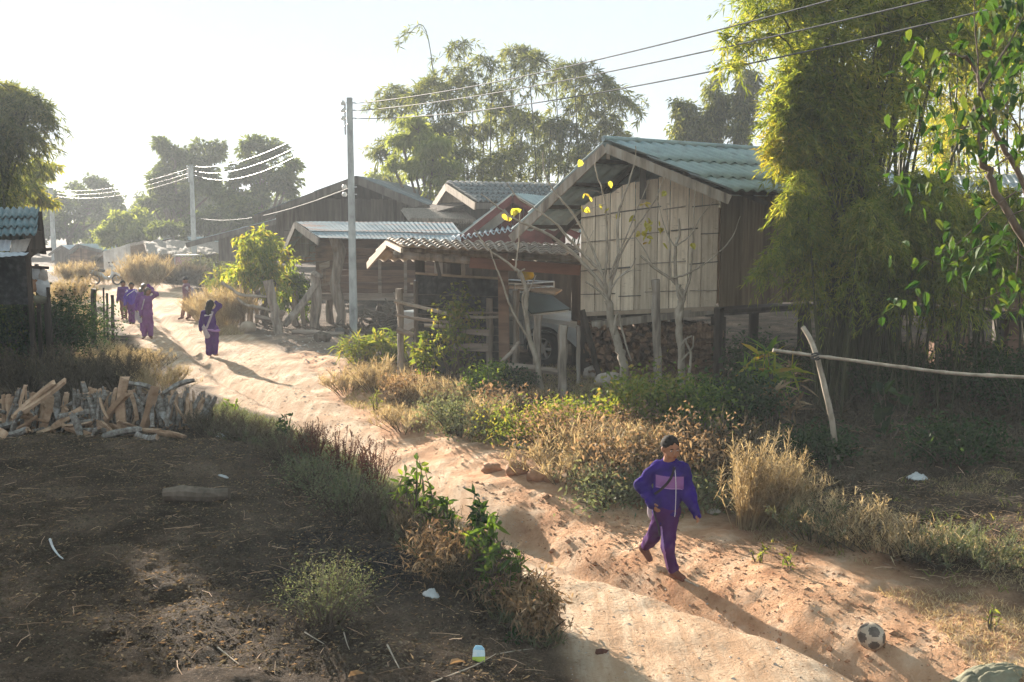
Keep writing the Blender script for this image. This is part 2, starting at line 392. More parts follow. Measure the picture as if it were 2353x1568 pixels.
M['dry_leaf'] = leafmat('dry_leaves', [(.12, .075, .045), (.25, .17, .10), (.38, .29, .18)], .35, (1.3, 1.1, .8), sc=3)
M['dry_red'] = leafmat('red_dry_seedheads', [(.05, .025, .02), (.11, .05, .035), (.17, .08, .05)], .3, (1.3, 1., .8), sc=3)
M['straw'] = leafmat('straw', [(.20, .145, .085), (.36, .28, .17), (.5, .41, .26)], .4, (1.2, 1.1, .8), sc=2)
M['straw_dark'] = leafmat('dull_dry_weeds', [(.045, .036, .026), (.095, .077, .054), (.17, .14, .10)], .35, (1.2, 1.1, .8), sc=2)
M['grass_green'] = leafmat('green_grass', [(.06, .085, .025), (.12, .15, .04), (.2, .2, .07), (.3, .25, .12)], .4, sc=2)
M['orange_leaf'] = leafmat('orange_green_leaves', [(.08, .12, .03), (.15, .19, .045), (.25, .25, .06), (.38, .23, .08)], .5, sc=.6)
M['ginger'] = leafmat('lit_strap_leaves', [(.03, .09, .03), (.12, .2, .03), (.3, .3, .05), (.4, .14, .06)], .6, (1.6, 1.6, .5), sc=5)
# ------------------------------------------------------------ camera, sky, sun
cd = bpy.data.cameras.new('camera'); cam = bpy.data.objects.new('camera', cd); COL.objects.link(cam)
cam.location = (0, 0, CZ); cam.rotation_euler = (PI / 2 - PT, 0, 0); cd.sensor_width = 36; cd.lens = 36 * F / 2353; cd.clip_end = 3000
SC.camera = cam
SUN_AZ, SUN_EL = math.radians(-31.5), math.radians(14.5)     # azimuth from +Y, clockwise
w = bpy.data.worlds.new('World'); SC.world = w; w.use_nodes = True; nt = w.node_tree; bg = nt.nodes['Background']
sk = N(nt, 'ShaderNodeTexSky'); sk.sky_type = 'NISHITA'; sk.sun_disc = False; sk.sun_elevation = SUN_EL; sk.sun_rotation = SUN_AZ
sk.air_density = 1.0; sk.dust_density = .4; sk.ozone_density = 2.5
tn = N(nt, 'ShaderNodeMix', data_type='RGBA', blend_type='MULTIPLY'); tn.inputs[0].default_value = 1; tn.inputs[7].default_value = (1.05, .95, .87, 1)
nt.links.new(sk.outputs[0], tn.inputs[6])
# sky colour clamped to a pale even ceiling, plus a little unclamped glow
mn = N(nt, 'ShaderNodeVectorMath', operation='MINIMUM'); nt.links.new(tn.outputs[2], mn.inputs[0]); mn.inputs[1].default_value = (.62, .715, .78)
mx = N(nt, 'ShaderNodeVectorMath', operation='MULTIPLY'); nt.links.new(tn.outputs[2], mx.inputs[0]); mx.inputs[1].default_value = (.006, .006, .006)
ad = N(nt, 'ShaderNodeVectorMath', operation='ADD'); nt.links.new(mn.outputs[0], ad.inputs[0]); nt.links.new(mx.outputs[0], ad.inputs[1]); nt.links.new(ad.outputs[0], bg.inputs[0]); bg.inputs[1].default_value = .15
ld = bpy.data.lights.new('sun', 'SUN'); ld.energy = 2.95; ld.angle = math.radians(.6); ld.color = (1, .89, .75)
sun = bpy.data.objects.new('sun', ld); COL.objects.link(sun)
sd = Vector((math.sin(SUN_AZ) * math.cos(SUN_EL), math.cos(SUN_AZ) * math.cos(SUN_EL), math.sin(SUN_EL)))
sun.rotation_euler = sd.to_track_quat('Z', 'Y').to_euler(); sun.location = sd * 60
SC.view_settings.view_transform = 'Standard'; SC.view_settings.look = 'None'; SC.view_settings.exposure = 3.0
cy = SC.cycles; cy.max_bounces = 6; cy.diffuse_bounces = 3; cy.glossy_bounces = 2; cy.transmission_bounces = 4; cy.volume_bounces = 0
cy.transparent_max_bounces = 4; cy.use_adaptive_sampling = True; cy.adaptive_threshold = .02; cy.caustics_reflective = False; cy.caustics_refractive = False
cy.sample_clamp_indirect = 4

# ------------------------------------------------------------ ground
def ground():
    ys = [-60, -35, -20, -10, -4, 0, 2, 3.2]
    y = 4.2
    while y < 900: ys.append(y); y *= 1.0062 if y < 34 else (1.02 if y < 90 else 1.12)
    ys = np.array(ys); u = np.concatenate([np.linspace(-3.2, -.75, 24)[:-1], np.linspace(-.75, .75, 560), np.linspace(.75, 3.2, 24)[1:]])
    Sx = np.sqrt(np.maximum(ys, 0) ** 2 + 20); X = u[None, :] * Sx[:, None]; Y = np.repeat(ys[:, None], len(u), 1)
    Z = H(X, Y); Z = np.where(Y > 95, Z * .2 - .0 + (Y - 95) * .004, Z)
    V = np.stack([X, Y, Z], -1).reshape(-1, 3)
    dm = dust_mask(X, Y).ravel(); l = sdist(X, Y, LE).ravel(); r = -sdist(X, Y, RE).ravel(); Yf, Xf = Y.ravel(), X.ravel()
    near = 1 - sst(22, 30, Yf)
    # zones of bare soil: red eroded bank, trampled yard, burnt patch
    red = sst(-.5, .1, r) * (1 - sst(.7, 1.9, r + fbm(Xf * 1.3, Yf * 1.3, 33) * .9)) * near * (Yf < 24)
    yard = np.exp(-(((Xf + 5) / 3.2) ** 2 + ((Yf - 26) / 4.) ** 2)) * 1.3
    pa = atz(830, 1290, .2); burnt = np.exp(-(((Xf - pa[0]) / .9) ** 2 + ((Yf - pa[1]) / 1.25) ** 2) + fbm(Xf * 2, Yf * 2, 44) * .8)
    burnt = np.clip(burnt, 0, 1) * (1 - dm)
    dq = np.exp(-(sdist(X, Y, GU).ravel() / .3) ** 2) * .9 + np.exp(-((sdist(X, Y, RU).ravel() - .1) / .16) ** 2) * .55; dq = np.clip(dq * (1 + fbm(Xf * 3, Yf * 3, 88) * .8), 0, 1) * near; red = np.maximum(red, dq); dmc = dm * (1 - .8 * dq)
    n, k = Y.shape; i, j = np.meshgrid(np.arange(n - 1), np.arange(k - 1), indexing='ij'); i = i.ravel(); j = j.ravel()
    Q = np.stack([i * k + j, i * k + j + 1, (i + 1) * k + j + 1, (i + 1) * k + j], 1)
    isroad = (dm[Q].mean(1) > .5) & (Yf[Q[:, 0]] > -5) & (Yf[Q[:, 0]] < 130)
    m, nt, b = newmat('village_soil')
    def at_(nm): a = N(nt, 'ShaderNodeAttribute', attribute_name=nm); return a.outputs['Fac']
    v = coords(nt)
    soil = ramp(nt, noise(nt, v, 1.4, 9, .68), [(.32, (.027, .018, .011)), (.47, (.064, .044, .029)), (.58, (.12, .083, .057)), (.7, (.22, .16, .11))])
    soil = mix(nt, ramp(nt, noise(nt, v, 42, 3, .7), [(.52, (0, 0, 0)), (.62, (.75,) * 3)]), soil, (.04, .03, .024))
    soil = mix(nt, ramp(nt, noise(nt, v, 60, 2, .6), [(.6, (0, 0, 0)), (.68, (.8,) * 3)]), soil, (.22, .16, .115))
    dust = ramp(nt, noise(nt, v, 1.1, 8, .62), [(.3, (.41, .285, .19)), (.5, (.53, .40, .285)), (.72, (.62, .49, .37))])
    dust = mix(nt, ramp(nt, noise(nt, v, 26, 6, .8), [(.5, (0, 0, 0)), (.66, (.7,) * 3)]), dust, (.30, .175, .10))
    tc2 = N(nt, 'ShaderNodeTexCoord'); m2 = N(nt, 'ShaderNodeMapping'); m2.inputs['Rotation'].default_value = (0, 0, .55); m2.inputs['Scale'].default_value = (7, .8, 1); nt.links.new(tc2.outputs['Object'], m2.inputs[0])
    sk_ = noise(nt, m2.outputs[0], 1., 6, .65); dust = mix(nt, ramp(nt, sk_, [(.42, (.75,) * 3), (.6, (0, 0, 0))]), dust, (.36, .22, .13))
    redc = ramp(nt, noise(nt, v, 3., 8, .65), [(.3, (.31, .155, .085)), (.5, (.46, .27, .16)), (.7, (.57, .41, .29))])
    yc = ramp(nt, noise(nt, v, 2., 8, .7), [(.3, (.15, .1, .07)), (.7, (.32, .24, .18))])
    c = mix(nt, at_('yard'), soil, yc); c = mix(nt, at_('red'), c, redc); c = mix(nt, at_('dust'), c, dust); c = mix(nt, at_('burnt'), c, (.018, .018, .02))
    nt.links.new(c, b.inputs['Base Color']); b.inputs['Roughness'].default_value = .95; b.inputs['Specular IOR Level'].default_value = .05
    hh = math_(nt, 'ADD', math_(nt, 'ADD', noise(nt, v, 9, 9, .72), math_(nt, 'MULTIPLY', sk_, .6)), math_(nt, 'MULTIPLY', noise(nt, v, 38, 5, .75), .5))
    bp = N(nt, 'ShaderNodeBump'); bp.inputs['Distance'].default_value = .09
    nt.links.new(math_(nt, 'SUBTRACT', .95, math_(nt, 'MULTIPLY', math_(nt, 'ADD', at_('dust'), at_('red')), .28)), bp.inputs['Strength'])
    nt.links.new(hh, bp.inputs['Height']); nt.links.new(bp.outputs[0], b.inputs['Normal'])
    for nm, msk in (('ground', ~isroad), ('dirt_road', isroad)):
        q = Q[msk]; used = np.unique(q); mp = np.zeros(len(V), np.int64); mp[used] = np.arange(len(used))
        mb = MB(); mb.add(V[used], mp[q]); o = mb.build(nm, m, smooth=True); o['kind'] = 'structure'
        for an, ar in (('dust', dmc), ('red', np.clip(red, 0, 1)), ('yard', np.clip(yard, 0, 1)), ('burnt', burnt)):
            a = o.data.attributes.new(an, 'FLOAT', 'POINT'); a.data.foreach_set('value', ar[used].astype(np.float32))
ground()

# distant ridge
def hill(name, cx_, Yd, wid, hgt, seed):
    mb = MB(); n = 90; x = np.linspace(-1, 1, n); yy = np.linspace(0, 1, 12); X, T = np.meshgrid(x, yy)
    z = hgt * np.exp(-(X / .45) ** 2) * (1 + fbm(X * 5 + seed, T * 2, seed) * .35) * np.sin(T * PI / 2) - 2
    V = np.stack([cx_ + X * wid, Yd + T * wid * .8, z + T * 0], -1).reshape(-1, 3)
    i, j = np.meshgrid(np.arange(11), np.arange(n - 1), indexing='ij'); i = i.ravel(); j = j.ravel()
    mb.add(V, np.stack([i * n + j, i * n + j + 1, (i + 1) * n + j + 1, (i + 1) * n + j], 1))
    o = mb.build(name, simple(name + '_forest', (.08, .10, .06), (.05, .065, .045), (.05, .05, .05), isl=0), smooth=True); o['kind'] = 'structure'
hill('hills', -128, 320, 90, 19, 3)

# ------------------------------------------------------------ houses
def P(px, py, Y): return at(px, py, Y)
def post(par, px, z0, z1, Y, r, nm='post', mat='wood_v', sq=True, lean=0, flat=True):
    mb = MB(); x = (px - CX) / F * Y
    if sq: beam(mb, (x, Y, z0), (x + lean, Y, z1), r * 2, r * 2, up=(0, 1, 0), jit=r * .12)
    else:
        k = 7; pts = [(x + lean * t + random.gauss(0, r * .3), Y + random.gauss(0, r * .3), z0 + (z1 - z0) * t) for t in np.linspace(0, 1, k)]
        tube(mb, pts, [r * random.uniform(.82, 1.15) for _ in range(k)], 8, jit=.07)
    return mb.build(nm, M[mat], par)

# --- H1 woven bamboo stilt house
rnd0 = random.Random(21)
def bamboo_house():
    rt = thing('bamboo_house', gz(P(1480, 880, 17)), 'stilt house with woven split-bamboo wall and grey corrugated gable roof', 'house')
    Ra = P(1393, 323, 16.6); Rb0 = P(1770, 348, 18.96); dr = (Rb0 - Ra); dr[2] = 0; Rb = Ra + dr * 1.55
    C = P(1677, 441, 15.9); E = P(1178, 532, 17.6); Cb = C + dr * 1.55; Eb = E + dr * 1.55
    dn = A(0, 0, .05)
    mb = MB(); corr(mb, Ra, Rb, C, Cb, 24, .028, 3, step=.03); mb.build('roof', M['roof_grey'], rt, solid=.012, smooth=True)
    mb = MB(); corr(mb, Ra, Rb, E, Eb, 24, .028, 4, step=.03); mb.build('roof', M['roof_grey'], rt, solid=.012, smooth=True)
    mb = MB(); tube(mb, [Ra + A(-.05, 0, .03), (Ra + Rb) / 2 + A(0, 0, .03), Rb + A(0, 0, .03)], .05, 8); mb.build('ridge_cap', M['roof_grey'], rt)
    o = -unit(dr) * .02
    for e in (C, E):
        mb = MB(); q = Ra - A(0, 0, .12); e2 = e - A(0, 0, .12); beam(mb, q + o, e2 + o + (e2 - q) * .01, .035, .15, up=(0, 0, 1)); mb.build('bargeboard', M['wood_v'], rt)
    # purlins under the roof, seen from below
    mb = MB()
    for t in (.15, .4, .65, .88):
        for e, eb in ((C, Cb), (E, Eb)):
            beam(mb, Ra + (e - Ra) * t - A(0, 0, .1), Rb + (eb - Rb) * t - A(0, 0, .1), .05, .07)
    mb.build('purlins', M['wood_dark'], rt)
    mb = MB()
    for s in (.15, .38, .62, .86):
        for e in (C, E): beam(mb, Ra + dr * 1.5 * s - A(0, 0, .18), e + dr * 1.5 * s - A(0, 0, .18), .06, .08)
    mb.build('rafters', M['wood_dark'], rt)
    # front wall
    a = P(1334, 717, 17.3); b = P(1648, 706, 16.95)
    def zt(t):
        px = 1334 + (1648 - 1334) * t
        py = np.interp(px, [1334, 1362, 1363, 1400, 1430, 1470, 1540, 1600, 1648], [478, 470, 452, 444, 424, 414, 404, 418, 446])
        return P(px, py, 17.1)[2]
    mb = MB(); planks(mb, a, b, zt, w=.3, th=.02, jh=.02, gapv=.012)
    for py0, py1 in ((505, 462), (560, 528), (618, 598), (676, 668)):     # lap lines where one panel overlaps the next
        zz0, zz1 = P(1334, py0, 17.3)[2], P(1648, py1, 16.95)[2]
        t0 = 0
        while t0 < .97:
            t1 = min(1, t0 + rnd0.uniform(.16, .42)); dz = rnd0.uniform(-.07, .07); q0 = A(a[0] + (b[0] - a[0]) * t0, a[1] + (b[1] - a[1]) * t0 - .016, zz0 + (zz1 - zz0) * t0 + dz); q1 = A(a[0] + (b[0] - a[0]) * t1, a[1] + (b[1] - a[1]) * t1 - .016, zz0 + (zz1 - zz0) * t1 + dz + rnd0.uniform(-.015, .015))
            ls = MB(); beam(ls, q0, q1, .012, .014, jit=.003); ls.build('lap_strip', M['wood_v' if rnd0.random() < .4 else 'wood_mid'], rt); t0 = t1 + rnd0.uniform(.0, .06)
    mb.build('front_wall', M['woven'], rt)
    sdv = unit(A(dr[0], dr[1], 0)); c = b + sdv * 4.6; c[2] = b[2]
    mb = MB(); planks(mb, b + sdv * .05, c, lambda t: C[2] - .02, w=.24, th=.02, jh=.01); mb.build('side_wall', M['woven_shaded'], rt)
    a2 = a + sdv * 4.6
    mb = MB(); planks(mb, a2 + A(0, 0, 0), a, lambda t: E[2] + .45, w=.24, th=.02, jh=.01); mb.build('side_wall', M['woven'], rt)
    mb = MB(); beam(mb, P(1334, 722, 17.25) - A(0, .06, 0), P(1650, 708, 16.9) - A(0, .06, 0), .05, .07); mb.build('floor_sill', M['bamboo_dry'], rt)
    # floor slab
    mb = MB(); slab(mb, a - A(0, 0, .06), b - A(0, 0, .06), c - A(0, 0, .06), a2 - A(0, 0, .06), .06); mb.build('floor', M['wood_dark'], rt)
    mb = MB(); beam(mb, P(1360, 748, 17.1), P(1650, 714, 16.9), .12, .13, jit=.01); mb.build('floor_beam', M['wood_v'], rt)
    mb = MB()
    for i in range(5): 
        q = a + (b - a) * (.08 + .21 * i) - A(0, .05, .11); beam(mb, q, q + sdv * 4.4, .07, .09)
    mb.build('joists', M['wood_mid'], rt)
    for px, Y, r in ((1345, 17.4, .08), (1655, 16.95, .09), (1500, 17.5, .07)):
        post(rt, px, Hs(*P(px, 800, Y)[:2]) - .1, 1.5, Y, r, 'stilt', 'wood_dark')
    for k in (2.3, 4.5):
        for q0 in (a, b):
            q = q0 + sdv * k; mb = MB(); beam(mb, (q[0], q[1], Hs(q[0], q[1]) - .1), (q[0], q[1], 1.6), .16, .16, up=(0, 1, 0)); mb.build('stilt', M['wood_dark'], rt)
    # gable post and ridge purlin end
    mb = MB(); x = P(1478, 390, 17.1); beam(mb, x - A(0, 0, .5), x + A(0, 0, .35), .1, .1, up=(0, 1, 0)); mb.build('king_post', M['wood_mid'], rt)
    mb = MB(); x = P(1397, 350, 16.65); beam(mb, x + A(0, -.02, -.12), x + A(0, -.02, .06), .06, .06, up=(0, 1, 0)); mb.build('ridge_bracket', M['wood_v'], rt)
    return rt
bamboo_house()

# --- H2 granary with rusty tin roof
def granary():
    rt = thing('timber_granary', gz(P(850, 750, 30)), 'low plank granary on stilts with long rusty blue tin roof behind the nearest power pole', 'house')
    Ra, Rb = P(681, 509.5, 30.3), P(1039, 511, 31.0); C, Cb = P(735, 548, 28.4), P(1072, 556, 28.6); E = P(640, 606, 32.4); Eb = E + (Rb - Ra)
    mb = MB(); corr(mb, Ra, Rb, C, Cb, 34, .006, 2, per=4); mb.build('roof', M['roof_tin'], rt, solid=.01)
    mb = MB(); corr(mb, Ra, Rb, E, Eb, 34, .012, 2, per=4); mb.build('roof', M['roof_tin'], rt, solid=.01)
    for e in (C, E):
        mb = MB(); d = A(0, 0, .1); beam(mb, Ra - d + A(-.04, 0, 0), e - d + A(-.04, 0, 0), .04, .2); mb.build('bargeboard', M['wood_mid'], rt)
    a, b = P(779, 683, 30.), P(968, 683, 30.4)
    z1 = 2.72
    mb = MB(); hplanks(mb, a, b, z1, .22); mb.build('plank_wall', M['wood_brown'], rt)
    g = P(727, 680, 31.6); mb = MB(); hplanks(mb, P(727, 684, 31.6), a, z1 - .05, .22); mb.build('plank_wall', M['wood_brown'], rt)
    mb = MB(); q = P(672, 560, 31.2); hplanks(mb, A(E[0] + .25, E[1] - .2, 2.15), A(Ra[0] + .3, 30.6, 2.15), 2.95, .2); mb.build('gable_boards', M['wood_mid'], rt)
    # back shed part of same roof continuing right
    a3, b3 = P(972, 683, 29.6), P(1150, 690, 29.6)
    mb = MB(); hplanks(mb, a3, b3, 2.6, .25); mb.build('plank_wall', M['wood_brown'], rt)
    mb = MB(); hplanks(mb, a + A(.1, 2.6, 0), b3 + A(0, 2.6, 0), 2.3, .3); mb.build('back_wall', M['wood_dark'], rt)
    mb = MB(); beam(mb, P(712, 682, 29.85), P(966, 683, 29.85), .14, .2, jit=.01); mb.build('floor_beam', M['wood_h'], rt)
    mb = MB(); slab(mb, a, b3, b3 + A(0, 2.7, 0), a + A(-.6, 2.7, 0), .1); mb.build('floor', M['wood_dark'], rt)
    for px, Y, r, top in ((776, 29.7, .17, 2.75), (913, 29.8, .13, 1.1), (640, 32, .1, 1.1), (757, 31.5, .12, 2.6), (607, 31, .1, 1.6)):
        post(rt, px, -.05, top, Y, r, 'stilt', 'wood_v', sq=False)
    for px in (700, 873, 1010, 1090):
        post(rt, px, -.05, 1.0, 31.8, .1, 'stilt', 'wood_mid', sq=False)
    for px in (873, 932): 
        mb = MB(); beam(mb, P(px, 681, 29.75), P(px - 1, 560, 29.75), .09, .05, up=(0, 1, 0)); mb.build('wall_batten', M['wood_h'], rt)
    mb = MB(); pts = smooth_path([P(725, 762, 28.9), P(723, 730, 28.9), P(728, 690, 28.9), P(725, 645, 28.9), P(733, 628, 28.9)]); tube(mb, pts, [.15] * (len(pts) - 4) + [.17, .2, .19, .12], 8, jit=.06); mb.build('stair_post', M['wood_v'], rt)
    for k in (0, 1):
        mb = MB(); tube(mb, smooth_path([P(650 + 6 * k, 749, 28.3), P(690 + 5 * k, 700 + 3 * k, 28.6), P(726 + 3 * k, 650 + 5 * k, 28.8)]), .07, 7, jit=.04); mb.build('stair_rail', M['wood_v'], rt)
    mb = MB()   # barred opening by the stairs
    for px in (741, 748, 754): beam(mb, P(px, 652, 30.9), P(px, 615, 30.9), .05, .04, up=(0, 1, 0))
    beam(mb, P(735, 614, 30.9), P(760, 606, 30.6), .05, .18); beam(mb, P(736, 656, 30.7), P(764, 650, 30.5), .06, .08)
    mb.build('window_bars', M['wood_h'], rt)
granary()

def gable_house(name, label, peak, le, re, Y, depth, mroof, mbarge, wallpx, walltop, wallbot, mwall, dirv=(0, 1), waves=30, amp=.02, overhang=.8, th=.14, barge=True, plank_w=.22, rows=3):
    """gable facing the camera: peak/left/right eave pixels at distance Y"""
    pk, l_, r_ = P(*peak, Y), P(*le, Y), P(*re, Y)
    d = unit(A(*dirv, 0)) * depth
    rt = thing(name, (pk[0], Y + depth / 2, 0), label, 'house')
    for e in (l_, r_):
        mb = MB(); corr(mb, pk, pk + d, e, e + d, waves, amp, rows, per=4); mb.build('roof', M[mroof], rt, solid=.02)
        if barge:
            mb = MB(); dn = A(0, .0, th * .5); beam(mb, pk - dn - d * .003, e - dn - d * .003 + (e - pk) * .01, .05, th); mb.build('bargeboard', M[mbarge], rt)
    off = unit(d) * overhang
    x0, x1 = [P(w_, 500, Y + overhang)[0] for w_ in wallpx]
    zb = P(1176, wallbot, Y + overhang)[2]
    a = A(x0, Y + overhang * (off[1] / overhang), zb); b = A(x1, a[1], zb)
    def zt(t):
        x = x0 + (x1 - x0) * t - off[0]
        zr = np.interp(x, [l_[0], pk[0], r_[0]], [l_[2], pk[2], r_[2]]) - .08
        return min(zr, P(1176, walltop, Y + overhang)[2]) if walltop else zr
    mb = MB(); planks(mb, a, b, zt, w=plank_w, th=.03); mb.build('front_wall', M[mwall], rt)
    if walltop:   # recessed dark gable panel
        mb = MB(); planks(mb, a + off * .35 + A(0, 0, 1), b + off * .35 + A(0, 0, 1), lambda t: np.interp(x0 + (x1 - x0) * t - off[0], [l_[0], pk[0], r_[0]], [l_[2], pk[2], r_[2]]) - .1, w=.3); mb.build('gable_panel', M['wood_dark'], rt)
    for s, q in (('l', a), ('r', b)):
        mb = MB(); e = l_ if s == 'l' else r_
        zz = np.interp(q[0] - off[0], [l_[0], pk[0], r_[0]], [l_[2], pk[2], r_[2]]) - .1
        q2 = q + d * .8
        if s == 'l': planks(mb, q2, q, lambda t: zz, w=plank_w, gapv=.02)
        else: planks(mb, q, q2, lambda t: zz, w=plank_w, gapv=.02)
        mb.build('side_wall', M[mwall], rt)
    return rt, pk, l_, r_, d, a, b
rt, *_ = gable_house('timber_house', 'large dark plank house with wide low gable behind the tin-roofed granary', (819, 405), (585, 496), (988, 474), 40, 9, 'roof_tilegreen', 'wood_mid', (634, 925), 458, 600, 'wood_mid', dirv=(.12, 1), overhang=1.4, th=.3)
def awning():
    mb = MB(); corr(mb, P(925, 483, 37.5), P(1066, 487, 37.5), P(943, 508, 36), P(1094, 511, 36), 60, .03, 1, per=3)
    mb.build('thatch_awning', M['thatch'], rt, solid=.16)
    mb = MB()   # frayed thatch ends
    n = 900; t = RG.random(n); a, b = P(943, 508, 36), P(1094, 511, 36); p = a + np.outer(t, b - a) + A(0, .1, .05)
    leaves(mb, p, RG.normal(0, .25, (n, 3)) + A(0, -.6, -.9), RG.uniform(.15, .3, n), .03); mb.build('thatch_fringe', M['straw_dark'], rt)
    mb = MB(); planks(mb, P(930, 560, 38.4), P(1135, 560, 38.4), lambda t: P(1000, 478 - 30 * t, 38.4)[2], w=.3); mb.build('rear_wall', M['wood_dark'], rt)
awning()
# --- H4 tile roofed house
def tile_house():
    r4 = thing('tile_roofed_house', (P(1150, 500, 38)[0], 38, 0), 'house with weathered dark tile roof and small open gable beyond the red gable', 'house')
    Ra, Rb = P(1027, 421, 37), P(1290, 427, 39); C, Cb = P(1094, 465, 34.6), P(1300, 466, 36.5); E = P(994, 472, 38.6); Eb = E + (Rb - Ra)
    mb = MB(); corr(mb, Ra, Rb, C, Cb, 19, .05, 5, step=.06); mb.build('roof', M['roof_tilegreen'], r4, smooth=False, solid=.02)
    mb = MB(); corr(mb, Ra, Rb, E, Eb, 19, .05, 4, step=.06); mb.build('roof', M['roof_tilegreen'], r4, solid=.02)
    mb = MB()
    for k in range(20):
        q = Ra + (Rb - Ra) * (k + .5) / 20; sphere(mb, q + A(0, 0, .03), .11, n=5, sq=(1.1, 1.5, .7))
    mb.build('ridge_tiles', M['roof_tile'], r4)
    for e in (C, E):
        mb = MB(); beam(mb, Ra - A(.03, 0, .14), e - A(.03, 0, .14), .05, .26); mb.build('bargeboard', M['bamboo_dry'], r4)
    mb = MB(); beam(mb, C - A(0, 0, .13), Cb - A(0, 0, .13), .06, .2); mb.build('fascia', M['wood_mid'], r4)
    mb = MB(); slab(mb, P(986, 476, 38.5), P(1086, 459, 37), P(1100, 466, 36.2), P(1000, 492, 37.), .08); mb.build('porch_roof', M['wood_dark'], r4)
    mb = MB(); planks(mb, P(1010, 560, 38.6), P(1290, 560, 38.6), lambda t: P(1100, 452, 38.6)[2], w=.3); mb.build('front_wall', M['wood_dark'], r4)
    mb = MB(); planks(mb, A(*P(1004, 474, 38.3)), A(*P(1080, 470, 36.4)), lambda t: P(1004, np.interp(t, [0, .35, 1], [470, 436, 462]), 38)[2], w=.25); mb.build('gable_panel', M['bamboo_dry'], r4)
tile_house()
# --- H5 red gable
def red_house():
    r5 = thing('red_gabled_house', (P(1180, 500, 27)[0], 27, 0), 'maroon-painted gable house with pale blue roof squeezed behind the carport', 'house')
    pk, l_, r_ = P(1178, 446, 27), P(1061, 540, 27), P(1330, 535, 27); d = A(1.9, 5, 0)
    for e in (l_, r_):
        mb = MB(); corr(mb, pk, pk + d, e, e + d, 30, .03, 3, step=.03); mb.build('roof', M['roof_grey'], r5, solid=.02)
        mb = MB(); beam(mb, pk - A(0, .02, .1), e - A(0, .02, .1), .06, .2); mb.build('bargeboard', M['maroon'], r5)
        mb = MB(); beam(mb, pk - A(0, .03, -.01), e - A(0, .03, -.01), .07, .03); mb.build('edge_trim', M['white_board'], r5)
    q = .6
    mb = MB(); a, b = P(1085, 560, 27.6), P(1300, 560, 27.6)
    planks(mb, a, b, lambda t: P(1200, np.interp(t, [0, .43, 1], [538, 458, 528]), 27.6)[2], w=.3, gapv=.008); mb.build('front_wall', M['maroon'], r5)
    mb = MB(); beam(mb, P(1094, 541, 27.5), P(1166, 488, 27.5), .03, .28); mb.build('white_panel', M['white_board'], r5)
    mb = MB(); corr(mb, P(1042, 545, 27.5), P(1180, 520, 27.5), P(1036, 553, 25.8), P(1180, 530, 25.8), 11, .045, 1, per=8); mb.build('porch_roof', M['roof_white'], r5, solid=.015, smooth=True)
    mb = MB(); beam(mb, P(1060, 556, 26.2), P(1230, 532, 26.2), .08, .3); mb.build('porch_beam', M['maroon'], r5)
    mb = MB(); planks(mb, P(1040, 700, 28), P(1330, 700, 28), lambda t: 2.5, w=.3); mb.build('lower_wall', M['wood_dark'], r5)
red_house()
# --- H6 carport
def carport():
    r6 = thing('carport', gz(P(1200, 800, 18.5)), 'low open carport roofed with weathered corrugated sheets sheltering the pickup', 'shed')
    R0, R1, E0, E1 = P(891, 551, 18.6), P(1332, 566, 18.1), P(926, 568, 17.0), P(1330, 590, 16.2)
    B0, B1 = P(847, 602, 20.4), P(1290, 600, 20.4)
    mb = MB()
    g = R0 + (R1 - R0) * 0
    corr(mb, R0, R1, E0, E1, 17, .026, 5, step=.045); mb.build('roof', M['roof_tile'], r6, solid=.014, smooth=True)
    mb = MB(); corr(mb, R0, R1, B0, B1, 19, .034, 2, step=.03); mb.build('roof', M['roof_tile'], r6, solid=.014, smooth=True)
    mb = MB(); beam(mb, R0 - A(.02, 0, .08), B0 - A(.02, 0, .08), .04, .14); mb.build('bargeboard', M['bamboo_dry'], r6)
    mb = MB(); beam(mb, R0 - A(.02, 0, .06), E0 - A(.02, 0, .06), .04, .08); mb.build('bargeboard', M['bamboo_dry'], r6)
    mb = MB(); tube(mb, smooth_path([P(905, 585, 17.4), P(1000, 592, 17.3), P(1090, 600, 17.2)]), .07, 7, jit=.05); tube(mb, smooth_path([P(900, 574, 18.2), P(1050, 582, 18.), P(1330, 596, 17.6)]), .06, 7, jit=.05); mb.build('purlins', M['wood_v'], r6)
    mb = MB(); beam(mb, P(1080, 603, 16.9), P(1334, 622, 16.6), .1, .17, jit=.01); mb.build('eave_beam', M['wood_red'], r6)
    for px, Y, r, mt in ((1052, 19.5, .1, 'wood_dark'), (970, 19.4, .08, 'wood_dark'), (1160, 17.4, .085, 'wood_brown'), (1100, 19.5, .09, 'wood_mid'), (1326, 18.6, .08, 'wood_dark')):
        post(r6, px, Hs(*P(px, 800, Y)[:2]) - .1, 2.55, Y, r, 'post', mt, lean=-.04)
    mb = MB(); beam(mb, P(1012, 640, 17.8), P(1002, 596, 17.8), .06, .06); mb.build('brace', M['wood_mid'], r6)
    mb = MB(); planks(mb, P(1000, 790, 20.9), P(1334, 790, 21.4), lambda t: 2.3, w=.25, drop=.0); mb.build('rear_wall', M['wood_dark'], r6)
    for px in (1100, 1110, 1156): pass
    mb = MB()
    for px, wd in ((1070, .16), (1124, .12)):
        mb = MB(); beam(mb, P(px - 62, 646, 19.8), P(px - 62, 602, 19.8), wd, .03, up=(0, 1, 0)); mb.build('hanging_board', M['white_board'], r6)
    return r6
carport()
